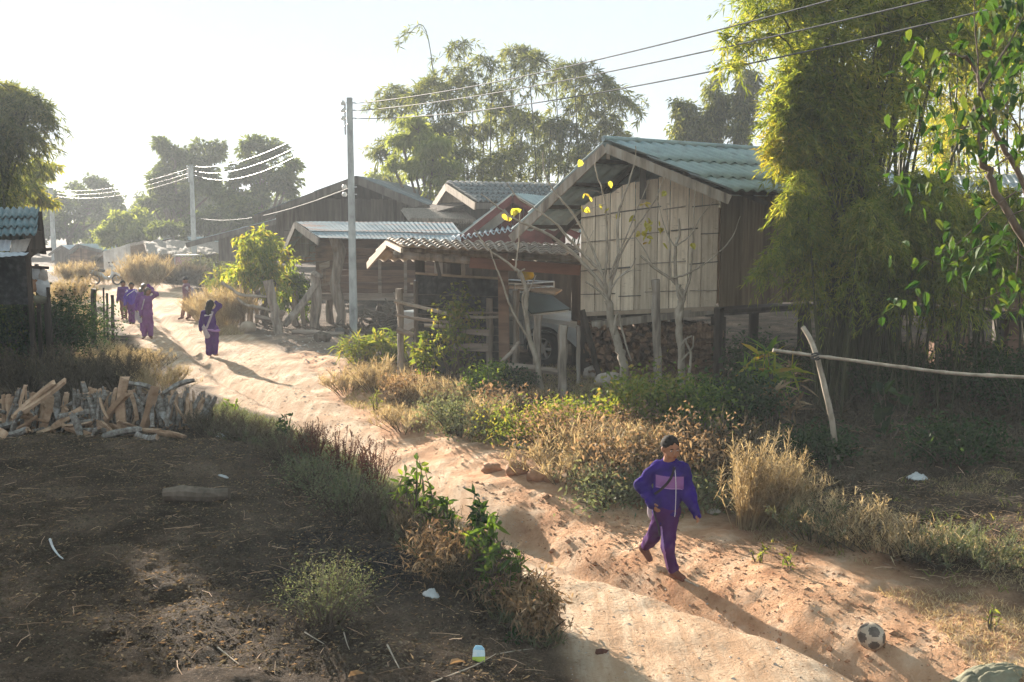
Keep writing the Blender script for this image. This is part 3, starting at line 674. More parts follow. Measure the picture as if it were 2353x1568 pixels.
# --- screen beside carport
def screen():
    s = thing('dark_screen', gz(P(1055, 752, 18.9)), 'tall black netting screen beside the carport', 'screen')
    mb = MB(); a, b = P(957, 752, 18.9), P(1158, 756, 18.6); n = 40; t = np.linspace(0, 1, n); zz = np.linspace(0, 1, 14); T, Zz = np.meshgrid(t, zz)
    top = 2.13 - .07 * T; V = np.stack([a[0] + (b[0] - a[0]) * T, a[1] + (b[1] - a[1]) * T + fbm(T * 6, Zz * 2, 3) * .06, .25 + (top - .25) * Zz], -1).reshape(-1, 3)
    i, j = np.meshgrid(np.arange(13), np.arange(n - 1), indexing='ij'); i = i.ravel(); j = j.ravel()
    mb.add(V, np.stack([i * n + j, i * n + j + 1, (i + 1) * n + j + 1, (i + 1) * n + j], 1)); mb.build('netting', M['black_tarp'], s, solid=.012)
    mb = MB(); tube(mb, [A(a[0], a[1] - .05, 2.15), A((a[0] + b[0]) / 2, a[1] - .25, 2.1), A(b[0], b[1] - .05, 2.06)], .025, 6); mb.build('top_rail', M['bamboo_dry'], s)
    for q in (a, b): mb = MB(); tube(mb, [A(q[0], q[1] - .06, .1), A(q[0], q[1] - .06, 2.0)], .05, 6); mb.build('post', M['wood_mid'], s)
    for z in (.55, .72, .88, 1.05, 1.2, 1.38, 1.55, 1.75):
        mb = MB(); tube(mb, [A(a[0], a[1] - .08, z), A(b[0], b[1] - .08, z - .04 + RG.normal(0, .03))], .009, 5); mb.build('slat', M['wood_mid'], s)
screen()
# --- far buildings
def thatch_hut():
    r7 = thing('thatched_hut', (P(400, 600, 60)[0], 60, 0), 'low hut with shaggy grey thatch roof at the end of the dusty road', 'house')
    Ra, Rb = P(330, 555, 61), P(560, 560, 62); C, Cb = P(340, 588, 58), P(575, 588, 59); E = P(216, 590, 62.5); Eb = E + (Rb - Ra)
    def thatch(a, b, c, d, nm):
        mb = MB(); u = np.linspace(0, 1, 60); vv = np.linspace(0, 1, 12); U, V_ = np.meshgrid(u, vv)
        Pp = (a + U[..., None] * (b - a)) * (1 - V_[..., None]) + (c + U[..., None] * (d - c)) * V_[..., None]
        Pp[..., 2] += fbm(U * 14, V_ * 3, 7) * .18
        i, j = np.meshgrid(np.arange(11), np.arange(59), indexing='ij'); i = i.ravel(); j = j.ravel()
        mb.add(Pp.reshape(-1, 3), np.stack([i * 60 + j, i * 60 + j + 1, (i + 1) * 60 + j + 1, (i + 1) * 60 + j], 1)); mb.build(nm, M['thatch'], r7, solid=.2)
        mb = MB(); n = 1800; t = RG.random(n); p = c + np.outer(t, d - c) + RG.normal(0, .08, (n, 3)); leaves(mb, p, RG.normal(0, .3, (n, 3)) + A(0, -.5, -1), RG.uniform(.25, .6, n), .05)
        mb.build('thatch_fringe', M['straw_dark'], r7)
    thatch(Ra, Rb, C, Cb, 'roof'); thatch(Ra, Rb, E, Eb, 'roof')
    mb = MB(); planks(mb, A(*P(238, 600, 60)[:2], 0), A(*P(300, 600, 59)[:2], 0), lambda t: 1.6 + .5 * t, w=.5); mb.build('gable_wall', M['white_board'], r7)
    mb = MB(); planks(mb, A(*P(310, 600, 60.)[:2], 0), A(*P(560, 600, 60.5)[:2], 0), lambda t: 1.6, w=.5); mb.build('front_wall', M['wood_mid'], r7)
thatch_hut()
gable_house('long_roof_house', 'long low grey-roofed house half hidden beside the big dark timber house', (640, 503), (430, 558), (760, 560), 50, 8, 'roof_grey', 'wood_mid', (500, 700), 0, 600, 'wood_mid', dirv=(-.1, 1), overhang=.7, th=.25)
gable_house('far_hut', 'small far hut with faded grey gable roof just left of the thatched hut', (178, 561), (150, 584), (258, 582), 76, 7, 'roof_grey', 'wood_mid', (158, 248), 0, 625, 'wood_brown', dirv=(.8, 1), overhang=.4, th=.2)
gable_house('far_hut', 'far hut with bright tin roof directly behind the farthest power pole', (140, 564), (112, 584), (172, 582), 80, 7, 'roof_white', 'wood_mid', (120, 168), 0, 625, 'wood_mid', dirv=(.2, 1), overhang=.4, th=.2)
gable_house('back_house', 'dim low roofed house in the trees behind the thatched hut', (400, 546), (340, 560), (470, 558), 68, 7, 'roof_grey', 'wood_mid', (350, 460), 0, 610, 'wood_mid', dirv=(.2, 1), overhang=.4, th=.2)
# --- left shed
def left_shed():
    s = thing('old_shed', gz(P(40, 700, 18.6)), 'dark open shed with blue corrugated tile roof and hanging tin sheets at the left edge', 'shed')
    x0 = P(-110, 500, 18)[0]
    R1 = P(90, 479, 19.6); R0 = A(R1[0] - 2.2, R1[1] + .2, R1[2]); C1 = P(86, 545, 18.); C0 = A(C1[0] - 2.1, C1[1] + .2, C1[2])
    mb = MB(); corr(mb, R0, R1, C0, C1, 17, .028, 3, step=.045); mb.build('roof', M['roof_blue'], s, solid=.014, smooth=True)
    B1 = R1 + A(-1.0, 1.8, -.7); mb = MB(); corr(mb, R0, R1, R0 + A(-1.0, 1.8, -.7), B1, 17, .028, 3); mb.build('roof', M['roof_blue'], s, solid=.014, smooth=True)
    mb = MB(); q = R1 - A(-.03, 0, .05); hexa(mb, [R1 + A(-.02, .1, -.9), R1 + A(.05, .1, -.9), B1 + A(.05, 0, -.2), B1 + A(-.02, 0, -.2)], [R1 - A(.02, 0, .06), R1 - A(-.05, 0, .06), B1 - A(-.05, 0, .06), B1 - A(.02, 0, .06)]); mb.build('gable_panel', M['wood_dark'], s)
    mb = MB(); planks(mb, P(60, 600, 18.7), P(100, 575, 19.4), lambda t: 2.95, w=.4); mb.build('eave_boards', M['wood_dark'], s)
    for (a, b, c, d, mt, nm) in (((-80, 552), (27, 552), (-80, 578), (24, 579), 'roof_white', 'hanging_sheet'), ((28, 553), (72, 548), (25, 582), (62, 579), 'roof_tile', 'hanging_sheet'), ((-80, 579), (66, 581), (-80, 596), (62, 589), 'roof_white', 'lower_sheet')):
        Y = 18.25 if nm[0] == 'h' else 18.05
        mb = MB(); corr(mb, P(*a, Y), P(*b, Y), P(*c, Y - .12), P(*d, Y - .12), 9 if b[0] - a[0] > 60 else 4, .008, 1, per=6); mb.build(nm, M[mt], s, solid=.006)
    zg = .1
    for px, Y, z1, r in ((69, 18.3, 2.7, .038), (104, 19.0, 2.2, .035), (-60, 18.4, 2.7, .06), (110, 18.5, 1.9, .025), (86, 19.4, 2.3, .03)):
        post(s, px, Hs(*P(px, 700, Y)[:2]) - .1, z1, Y, r, 'post', 'wood_dark')
    for qa, qb in (((60, 577, 18.4), (118, 573, 18.8)), ((72, 614, 18.4), (112, 616, 18.6))): mb = MB(); beam(mb, P(*qa), P(*qb), .05, .055); mb.build('cross_rail', M['wood_dark'], s)
    mb = MB(); planks(mb, A(x0, 20.4, 0), A(P(70, 600, 20.2)[0], 20.2, 0), lambda t: 2.5, w=.3); mb.build('rear_wall', M['wood_dark'], s)
    mb = MB(); planks(mb, A(P(66, 600, 18.5)[0], 18.5, 0), A(P(72, 600, 20.)[0], 20., 0), lambda t: 2.5, w=.3); mb.build('side_wall', M['wood_dark'], s)
    mb = MB(); planks(mb, P(-90, 700, 18.9), P(64, 700, 18.9), lambda t: 2.55, w=.5, gapv=.0, jh=0); mb.build('interior_shade_panel', M['black_tarp'], s)  # black panel added across the opening, standing in for the unlit interior
    o = thing('stuffed_sacks', gz(P(92, 690, 18.6)), 'pile of pale and mottled stuffed sacks hanging against the shed end', 'sacks')
    for k, (px, py, r, mt, sq) in enumerate(((84, 628, .13, 'plastic_white', (.8, .5, 1.1)), (99, 634, .12, 'stone', (.8, .5, 1.2)), (80, 656, .14, 'clod', (1, .6, .9)), (98, 660, .16, 'plastic_white', (.8, .6, 1.3)), (92, 688, .13, 'cloth', (1.2, .6, .7)))):
        mb = MB(); sphere(mb, P(px, py, 18.55), r, n=8, sq=sq, noise=.35, seed=k); mb.build('sack', M[mt], o, smooth=True)
left_shed()
# --- right dark stilt house and pale roof behind bamboo
def right_house():
    r = thing('shaded_stilt_house', (6.3, 19.5, Hs(6.3, 19.5)), 'dim stilt house with pale tin roof mostly hidden behind the tall bamboo', 'house')
    Ra, Rb = P(2120, 402, 19.6), P(2420, 398, 21); C, Cb = P(2110, 455, 17.6), P(2460, 440, 18.6)
    Ra2 = P(1960, 410, 19.); 
    mb = MB(); corr(mb, Ra2, Rb, P(1950, 455, 17.4), Cb, 30, .02, 2); mb.build('roof', M['roof_white'], r, solid=.012)
    mb = MB(); corr(mb, Ra2, Rb, Ra2 + A(0, 2.4, -.8), Rb + A(0, 2.4, -.8), 30, .02, 2); mb.build('roof', M['roof_white'], r, solid=.012)
    mb = MB(); planks(mb, P(1985, 690, 18.1), P(2420, 715, 18.1), lambda t: 3.55, w=.3); mb.build('front_wall', M['wood_brown'], r)
    mb = MB(); slab(mb, P(1960, 700, 17.7), P(2440, 722, 17.7), P(2440, 700, 22), P(1960, 690, 22), .15); mb.build('floor', M['wood_dark'], r)
    for px in (1975, 2165, 2215, 2330): 
        post(r, px, Hs(*P(px, 800, 18.)[:2]) - .1, 1.55, 18., .13 if px == 2165 else .09, 'stilt', 'wood_brown')
    for px in (2060, 2200, 2300): post(r, px, .1, 1.55, 21.5, .09, 'stilt', 'wood_mid')
right_house()
def little_roof():
    r = thing('small_peaked_roof', (P(2170, 330, 26)[0], 26.5, 0), 'tiny red-walled gable with pale roof peeking through the bamboo at upper right', 'house')
    pk, a, b = P(2178, 313, 26), P(2135, 335, 26), P(2200, 330, 26)
    for e in (a, b): mb = MB(); corr(mb, pk, pk + A(0, 3, 0), e, e + A(0, 3, 0), 12, .02, 1); mb.build('roof', M['roof_white'], r, solid=.02)
    mb = MB(); planks(mb, P(2150, 430, 26.3), P(2192, 430, 26.3), lambda t: P(2170, 330, 26.3)[2], w=.3); mb.build('front_wall', M['maroon'], r)
little_roof()
# ------------------------------------------------------------ poles and wires
def utility_pole(px, ptop, Y, wd, label, ins, Z0=None):
    x = (px - CX) / F * Y; z1 = P(px, ptop, Y)[2]; z0 = Hs(x, Y)
    r = thing('utility_pole', (x, Y, z0), label, 'power pole', 'concrete power poles')
    w = wd / F * Y / 2
    mb = MB(); b = [A(x - w * 1.25, Y - w, z0 - .2), A(x + w * 1.25, Y - w, z0 - .2), A(x + w * 1.25, Y + w, z0 - .2), A(x - w * 1.25, Y + w, z0 - .2)]
    t = [A(x - w * .8, Y - w * .7, z1), A(x + w * .8, Y - w * .7, z1), A(x + w * .8, Y + w * .7, z1), A(x - w * .8, Y + w * .7, z1)]
    hexa(mb, b, t); mb.build('shaft', M['concrete'], r)
    mb = MB(); beam(mb, (x - w * 1.2 - .03, Y, z1 - .15), (x - w * 1.2 - .03, Y, z1 - 1.0), .04, .06, up=(0, 1, 0)); mb.build('bracket', M['steel'], r)
    for zz in ins:
        mb = MB(); z = P(px, zz, Y)[2]
        tube(mb, [(x - w - .1, Y - .02, z - .06), (x - w - .1, Y - .02, z + .0), (x - w - .1, Y - .02, z + .06)], [.05, .075, .045], 8); mb.build('insulator', M['ceramic'], r, smooth=True)
        mb = MB(); beam(mb, (x - w * 1.1, Y - .02, z), (x + w * 1.3 + .05, Y - .02, z), .03, .03, up=(0, 0, 1)); mb.build('bolt', M['steel'], r)
    return A(x, Y, 0)
utility_pole(811, 225, 28.0, 14, 'tall grey concrete power pole in front of the tin-roofed granary', (237, 254, 272, 430, 447))
utility_pole(449, 379, 58.5, 9, 'middle power pole rising above the thatched hut beside the road', (383, 394, 403))
utility_pole(128, 432, 92, 8, 'farthest power pole, near the blue-roofed shed at left', (437, 445, 451, 545))
M['wire_grey'] = simple('old_aluminium_cable', (.24, .20, .15), (.16, .14, .1), isl=0, rough=.45, spec=.4)
M['cable'] = simple('dark_cable', (.12, .12, .12), (.07, .07, .07), isl=0, rough=.6)
def wire(a, b, mid, label, r=.013, n=26, mat='wire_grey'):
    """sagging cable whose lowest-order sag passes the observed middle point"""
    a, b = A(*a), A(*b); bt = None
    for t in np.linspace(.02, .98, 400):
        q = a + (b - a) * t; x, y = proj(q)
        e = abs(x - mid[0])
        if bt is None or e < bt[0]: bt = (e, t)
    t = bt[1]; q = a + (b - a) * t; zt = P(mid[0], mid[1], q[1])[2]; s = (q[2] - zt) / (4 * t * (1 - t))
    T = np.linspace(0, 1, n); pts = [a + (b - a) * k - A(0, 0, 4 * s * k * (1 - k)) for k in T]
    c = (a + b) / 2; o_ = np.array(pts[0])
    mb = MB(); tube(mb, pts, r, 5); o = mb.build('power_line', M[mat], smooth=True, loc=o_)
    tag(o, label, 'cable', 'overhead power lines')
YE = 10.
for (y1, e, m_, l) in ((238, (2353, -150), (1551, 95), 'top cable from the nearest pole to the upper right corner'), (255, (2353, -75), (1551, 134), 'middle cable from the nearest pole to the upper right corner'), (273, (2400, -42), (1551, 181), 'lowest cable from the nearest pole to the upper right corner')):
    p1 = P(e[0], e[1], YE); a = P(816, y1, 28); b = a + (p1 - a) * 1.12; wire(a, b, m_, l, .011, mat='cable')
for (y1, y2, m_, l) in ((252, 383, (625, 345), 'top cable between the nearest pole and the middle pole'), (268, 394, (640, 358), 'middle cable between the nearest pole and the middle pole'), (282, 403, (650, 374), 'lowest cable between the nearest pole and the middle pole')):
    wire(P(803, y1, 28), P(449, y2, 58.5), m_, l, .013)
for (y1, y2, m_, l) in ((384, 437, (245, 434), 'top cable between the middle and farthest poles'), (395, 445, (245, 443), 'middle cable between the middle and farthest poles'), (403, 451, (221, 455), 'lowest cable between the middle and farthest poles')):
    wire(P(445, y1, 58.5), P(130, y2, 92), m_, l, .014)
wire(P(803, 432, 28), P(450, 500, 58.5), (620, 492), 'thin low service wire from the nearest pole toward the left', .008, mat='cable')

# ------------------------------------------------------------ fences and posts
def fpost(name, px, py, top, r, lean=0, mat='wood_v', par=None, Y=None, round_=True):
    g = G(px, py) if Y is None else A((px - CX) / F * Y, Y, 0)
    if Y is not None: g[2] = Hs(g[0], g[1])
    t = P(px + lean, top, g[1]); k = 8; mb = MB()
    pts = [g + (t - g) * s + A(random.gauss(0, r * .1), random.gauss(0, r * .1), 0) for s in np.linspace(0, 1, k)]; pts[0] = g - A(0, 0, .12)
    tube(mb, pts, [r * random.uniform(.88, 1.12) for _ in range(k)], 8 if round_ else 5, jit=.07)
    return mb.build(name, M[mat], par, loc=None if par is not None else g)
def rail(par, pts, r, mat='wood_h', nm='rail'):
    mb = MB(); q = smooth_path([P(*p) for p in pts], 4); tube(mb, q, [r * random.uniform(.85, 1.15) for _ in q], 7, jit=.06)
    return mb.build(nm, M[mat], par)
fl = thing('rustic_fence', G(235, 795), 'short fence of dark upright stakes left of the walking children', 'fence')
for px, py, top, r in ((216, 800, 664, .068), (240, 790, 661, .024), (248, 790, 674, .028), (260, 795, 678, .042)): fpost('fence_post', px, py, top, r, -2, 'wood_dark', fl)
Yf = G(235, 795)[1]
rail(fl, [(150, 750, Yf), (205, 742, Yf), (268, 737, Yf)], .024); rail(fl, [(150, 768, Yf), (215, 768, Yf - .1), (250, 760, Yf - .1), (270, 752, Yf)], .022); rail(fl, [(215, 770, Yf), (225, 742, Yf)], .02); rail(fl, [(105, 702, Yf - .3), (160, 697, Yf), (206, 684, Yf)], .012)
fm = thing('rustic_fence', G(600, 750), 'crooked pole fence with sunlit rails beside the leafy orange tree', 'fence')
for px, py, top, r, ln in ((557, 748, 630, .09, 0), (577, 745, 590, .06, 0), (590, 742, 632, .06, -2), (570, 744, 640, .04, 3), (678, 748, 629, .11, -2), (700, 752, 690, .07, -8), (641, 765, 644, .13, -26)): fpost('fence_post', px, py, top, r, ln, 'wood_v', fm)
Yf = 28.7
rail(fm, [(510, 650, Yf), (532, 664, Yf), (555, 678, Yf), (620, 683, Yf)], .045, 'bark_pale'); rail(fm, [(545, 684, Yf), (562, 700, Yf), (590, 706, Yf), (632, 716, Yf)], .045, 'bark_pale')
rail(fm, [(587, 727, Yf), (630, 738, Yf)], .07); rail(fm, [(640, 730, Yf), (652, 715, Yf)], .09)
ff = thing('rustic_fence', G(1110, 850), 'weathered post and rail fence in front of the black screen', 'fence')
for px, Yp, top, r, ln in ((919, 18.5, 664, .065, 0), (1125, 18.0, 686, .06, 0)): fpost('fence_post', px, 800, top, r, ln, 'wood_v', ff, Y=Yp)
Y0 = 17.9; Y1 = 18.4
rail(ff, [(906, 692, Y1), (958, 704, Y1 - .1), (1038, 724, Y0)], .032, 'bark_pale'); rail(ff, [(910, 724, Y1), (958, 733, Y1 - .1), (1040, 742, Y0)], .028); rail(ff, [(975, 748, Y0), (1050, 752, Y0)], .04)
rail(ff, [(912, 757, Y1), (950, 771, Y1)], .05)
rail(ff, [(1061, 718, Y0), (1120, 720, Y0 - .1), (1178, 721, Y0)], .025); rail(ff, [(1061, 727, Y0 - .1), (1120, 730, Y0 - .1), (1178, 724, Y0 - .1)], .026, 'bark_pale')
for a, b, h in (((1049, 761), (1122, 764), .09), ((1043, 798), (1122, 801), .13)):
    mb = MB(); beam(mb, P(*a, Y0 - .08), P(*b, Y0 - .08), .04, h, jit=.01); mb.build('plank', M['wood_h'], ff)
fr = thing('rustic_fence', G(1240, 880), 'row of thick old posts with one low rail in front of the pickup', 'fence')
for px, py, top, r, ln, sq in ((1186, 860, 668, .06, 0, 1), (1231, 885, 724, .075, 6, 0), (1293, 912, 747, .078, 0, 0), (1329, 880, 750, .035, 0, 1)): fpost('fence_post', px, py, top, r, ln, 'wood_v', fr, round_=bool(sq))
Y0 = G(1231, 888)[1] - .15
rail(fr, [(1150, 842, Y0), (1230, 848, Y0), (1300, 858, Y0)], .055); rail(fr, [(1153, 832, Y0), (1178, 806, Y0), (1194, 786, Y0)], .035)
for args, lb in (((1380, 880, 713, .05, -42), 'leaning dark post between the pickup and the yellow-leaved bare tree'), ((1512, 885, 643, .065, -6), 'tall cracked grey post standing in front of the firewood stack'), ((1648, 900, 708, .075, 4), 'charred black post at the right corner of the bamboo house')):
    o = fpost('old_post', *args, mat='wood_v' if 'grey' in lb else 'wood_dark'); tag(o, lb, 'post')
# leaning stick with a long bamboo rail at right
st = smooth_path([P(1845, 752, 11.2), P(1862, 780, 11.1), P(1876, 818, 11), P(1895, 890, 10.9), P(1912, 970, 10.9), P(1922, 1056, 10.9)]); mb = MB(); tube(mb, st, np.linspace(.026, .034, len(st)), 8, jit=.05); o = mb.build('forked_stake', M['bark_pale'], loc=st[-1], smooth=True); tag(o, 'pale bent stake standing upright and holding the long bamboo rail', 'stake')
rp = smooth_path([P(1776, 805, 11.0), P(1860, 816, 10.95), P(1960, 829, 10.7), P(2080, 845, 10.4), P(2200, 859, 10.2), P(2353, 867, 9.9), P(2480, 872, 9.7)], 8); rr = [.018 + (.005 if i % 6 == 0 else 0) for i in range(len(rp))]
mb = MB(); tube(mb, rp, rr, 8); o = mb.build('bamboo_rail', M['bark_pale'], loc=rp[0], smooth=True); tag(o, 'long thin bamboo pole lashed across the bent stake', 'bamboo pole')
mb = MB(); c = P(1874, 818, 10.93)
for k in range(4): 
    a = np.linspace(0, 2 * PI, 12); tube(mb, [c + A(math.cos(q) * .045, math.sin(q) * .045, .02 * math.sin(q + k) + .012 * k - .02) for q in a], .009, 5)
o = mb.build('rag_lashing', M['black_tarp'], loc=c); tag(o, 'dark rag knotted round the crossing of stake and rail', 'rag')

# ------------------------------------------------------------ pickup
def wheel(par, c, ax, r=.34, w=.22):
    c = A(*c); ax = unit(ax); u = A(0, 0, 1); f = unit(np.cross(ax, u))
    def ring(rs, xs, mat, nm, parent, n=28):
        mb = MB(); a = np.linspace(0, 2 * PI, n, endpoint=False)
        V = np.concatenate([c + ax * x + np.outer(np.cos(a) * r_, f) + np.outer(np.sin(a) * r_, u) for r_, x in zip(rs, xs)])
        i = np.arange(n); j = (i + 1) % n
        mb.add(V, np.concatenate([np.stack([k * n + i, k * n + j, (k + 1) * n + j, (k + 1) * n + i], 1) for k in range(len(rs) - 1)])); return mb.build(nm, mat, parent, smooth=True)
    wh = ring([r * .6, r * .62, r * .9, r, r, r * .9, r * .62, r * .6], [-w / 2, -w / 2, -w / 2, -w * .36, w * .36, w / 2, w / 2, w / 2 - .03], M['tyre'], 'wheel', par)
    rim = ring([r * .6, r * .6, r * .52, r * .5], [-w / 2 + .02, w / 2 - .03, w / 2 - .05, -w / 2 + .03], M['steel'], 'rim', wh)
    mb = MB()
    for k in range(6):
        a = k * PI / 3; d = f * math.cos(a) + u * math.sin(a); beam(mb, c + ax * (w / 2 - .06), c + ax * (w / 2 - .05) + d * r * .56, .05, .03, up=ax)
    tube(mb, [c - ax * w * .3, c + ax * (w / 2 - .03)], .07, 10); mb.build('spokes', M['steel'], wh)
M['tyre'] = simple('tyre_rubber', (.03, .03, .03), (.015, .015, .015), isl=0)
M['paint'] = simple('dusty_silver_paint', (.36, .38, .39), (.24, .24, .22), (1.5, 1.5, 1.5), rough=.35, bs=.02, spec=.5, isl=0)
M['glass'] = simple('dark_glass', (.02, .04, .03), (.008, .012, .01), (2, 2, 2), rough=.35, spec=.1, isl=0, bs=0)
M['lamp'] = simple('headlamp', (.7, .7, .7), (.5, .5, .5), rough=.15, isl=0)
M['trim'] = simple('black_trim', (.03, .03, .032), (.015, .015, .016), rough=.6, isl=0)
def pickup():
    # truck heading +x' ; local frame: o = front wheel ground point on the visible side
    c0 = P(1252, 812, 18.6); c0[2] = Hs(c0[0], c0[1]) + .33
    hd = unit(A(.80, -.60, 0)); rt_ = A(-hd[1], hd[0], 0)     # rt_ points away from camera (left side of car)
    t = thing('pickup_truck', (c0[0], c0[1], c0[2] - .33), 'dusty silver pickup parked under the carport behind the fence posts', 'pickup truck')
    Wd = 1.66
    def L(x, s, z):
        z = z if z < .66 else .66 + (z - .66) * .7
        return c0 + hd * x + rt_ * (s * Wd + (-.04)) + A(0, 0, z - .33)
    def loft(secs, nm, mat, par=t, smooth=False):
        mb = MB(); n = len(secs[0][1]); V = []
        for x, prof in secs:
            for s, z in prof: V.append(L(x, s, z))
        f = [[k * n + i, k * n + (i + 1) % n, (k + 1) * n + (i + 1) % n, (k + 1) * n + i] for k in range(len(secs) - 1) for i in range(n)]
        mb.add(V, f); mb.add(V[:n], [list(range(n))][0:1] if n == 4 else [[0, i, i + 1] for i in range(1, n - 1)]); mb.add(V[-n:], [[0, i, i + 1] for i in range(1, n - 1)]); return mb.build(nm, mat, par, smooth=smooth)
    def sec(x, zb, zs, zt, ins): return (x, [(.0 + .02, zb), (0, zb + .15), (0, zs), (ins, zt), (1 - ins, zt), (1, zs), (1, zb + .15), (.98, zb)])
    loft([sec(.82, .42, .68, .78, .1), sec(.75, .38, .80, .88, .08), sec(.4, .62, .86, .96, .07), sec(-.1, .66, .90, 1.0, .07), sec(-.42, .5, .92, 1.03, .06), sec(-.5, .34, .92, 1.04, .05), sec(-2.0, .34, .93, 1.0, .02), sec(-2.02, .34, .93, .96, .02), sec(-2.5, .62, .93, .96, .02), sec(-3.1, .6, .93, .96, .02), sec(-3.6, .42, .93, .96, .02)], 'body', M['paint'])
    loft([(-.42, [(.06, 1.0), (.1, 1.05), (.9, 1.05), (.94, 1.0)]), (-.75, [(.04, .98), (.14, 1.38), (.86, 1.38), (.96, .98)]), (-1.0, [(.03, .95), (.15, 1.6), (.85, 1.6), (.97, .95)]), (-1.75, [(.03, .95), (.15, 1.62), (.85, 1.62), (.97, .95)]), (-2.0, [(.03, .95), (.13, 1.3), (.87, 1.3), (.97, .95)])], 'cab', M['paint'])
    def pane(pts, nm='window', mat='glass'):
        mb = MB(); V = [L(*p) for p in pts]; n = unit(np.cross(V[1] - V[0], V[3] - V[0])) * .012
        if np.dot(n, A(0, -18, 1)) < 0: pass
        hexa(mb, [v - n for v in V], [v + n for v in V]); return mb.build(nm, M[mat], t)
    pane([(-.40, .10, 1.09), (-.40, .90, 1.09), (-.93, .83, 1.585), (-.93, .17, 1.585)], 'windscreen')
    pane([(-.80, .0, 1.02), (-1.30, -.005, 1.02), (-1.28, .09, 1.5), (-1.0, .09, 1.5)], 'side_window'); pane([(-1.36, -.005, 1.02), (-1.85, -.005, 1.02), (-1.72, .09, 1.5), (-1.35, .09, 1.5)], 'side_window')
    def bx(x, s, z, dx, ds, dz, nm, mat):
        mb = MB(); V = [L(x + a * dx / 2, s + b * ds / 2, z + c * dz / 2) for c in (-1, 1) for a, b in ((-1, -1), (1, -1), (1, 1), (-1, 1))]; hexa(mb, V[:4], V[4:]); return mb.build(nm, M[mat], t)
    bx(.86, .5, .45, .14, 1.02, .2, 'bumper', 'trim'); bx(.83, .5, .68, .04, .6, .13, 'grille', 'trim')
    for s in (.1, .9): bx(.81, s, .70, .06, .17, .13, 'headlight', 'lamp')
    for s in (.06, .94): bx(.885, s, .5, .03, .12, .05, 'indicator', 'wood_red')
    bx(-.66, -.05, 1.08, .1, .1, .16, 'wing_mirror', 'paint')
    for x in (-.05, ): pass
    for x in (0, -2.85):
        wheel(t, L(x, .03, .33), -rt_); wheel(t, L(x, .97, .33), rt_)
    for x in (0, -2.85):   # dark wheel arch lips
        mb = MB(); a = np.linspace(-.1, PI + .1, 16); tube(mb, [L(x + .42 * math.cos(q), -.005, .33 + .42 * math.sin(q)) for q in a], .035, 6); mb.build('wheel_arch', M['trim'], t)
    mb = MB(); V = [L(x, -.003, z) for x, z in ((-.44, .38), (-1.3, .38), (-1.3, .9), (-.5, .9))]; tube(mb, V + [V[0]], .006, 4); mb.build('door_seam', M['trim'], t)
    # roof rack with poles
    rk = thing('roof_rack', L(-1.4, .5, 1.62), 'metal roof rack loaded with bamboo poles on the pickup', 'roof rack')
    mb = MB()
    for z in (1.72, 1.86):
        q = [L(-.8, .1, z), L(-.8, .9, z), L(-3.4, .9, z), L(-3.4, .1, z), L(-.8, .1, z)]
        for i in range(4): tube(mb, [q[i], q[i + 1]], .016, 6)
    for x in (-.8, -1.45, -2.1, -2.75, -3.4):
        for s in (.1, .9): tube(mb, [L(x, s, 1.6 if x > -2 else 1.0), L(x, s, 1.87)], .014, 6)
    mb.build('frame', M['steel'], rk)
    for k in range(7):
        mb = MB(); s = .14 + .11 * k; tube(mb, smooth_path([L(.1 - .1 * k, s, 1.64), L(-1.4, s + .02, 1.76), L(-3.5, s - .05, 1.76)]), .022, 6); o = mb.build('bamboo_pole', M['bamboo_dry'], loc=L(-1.4, s, 1.76)); tag(o, 'dry bamboo pole lying along the pickup roof rack', 'bamboo pole', 'bamboo poles on the roof rack')
    mb = MB(); sphere(mb, P(1210, 632, 19.2), .14, n=8, sq=(1.1, 1, .8), noise=.2); o = mb.build('yellow_sack', simple('yellow_plastic', (.65, .45, .03), (.45, .3, .02), rough=.4), loc=P(1210, 632, 19.2), smooth=True); tag(o, 'small yellow bundle above the pickup roof rack', 'bundle')
pickup()

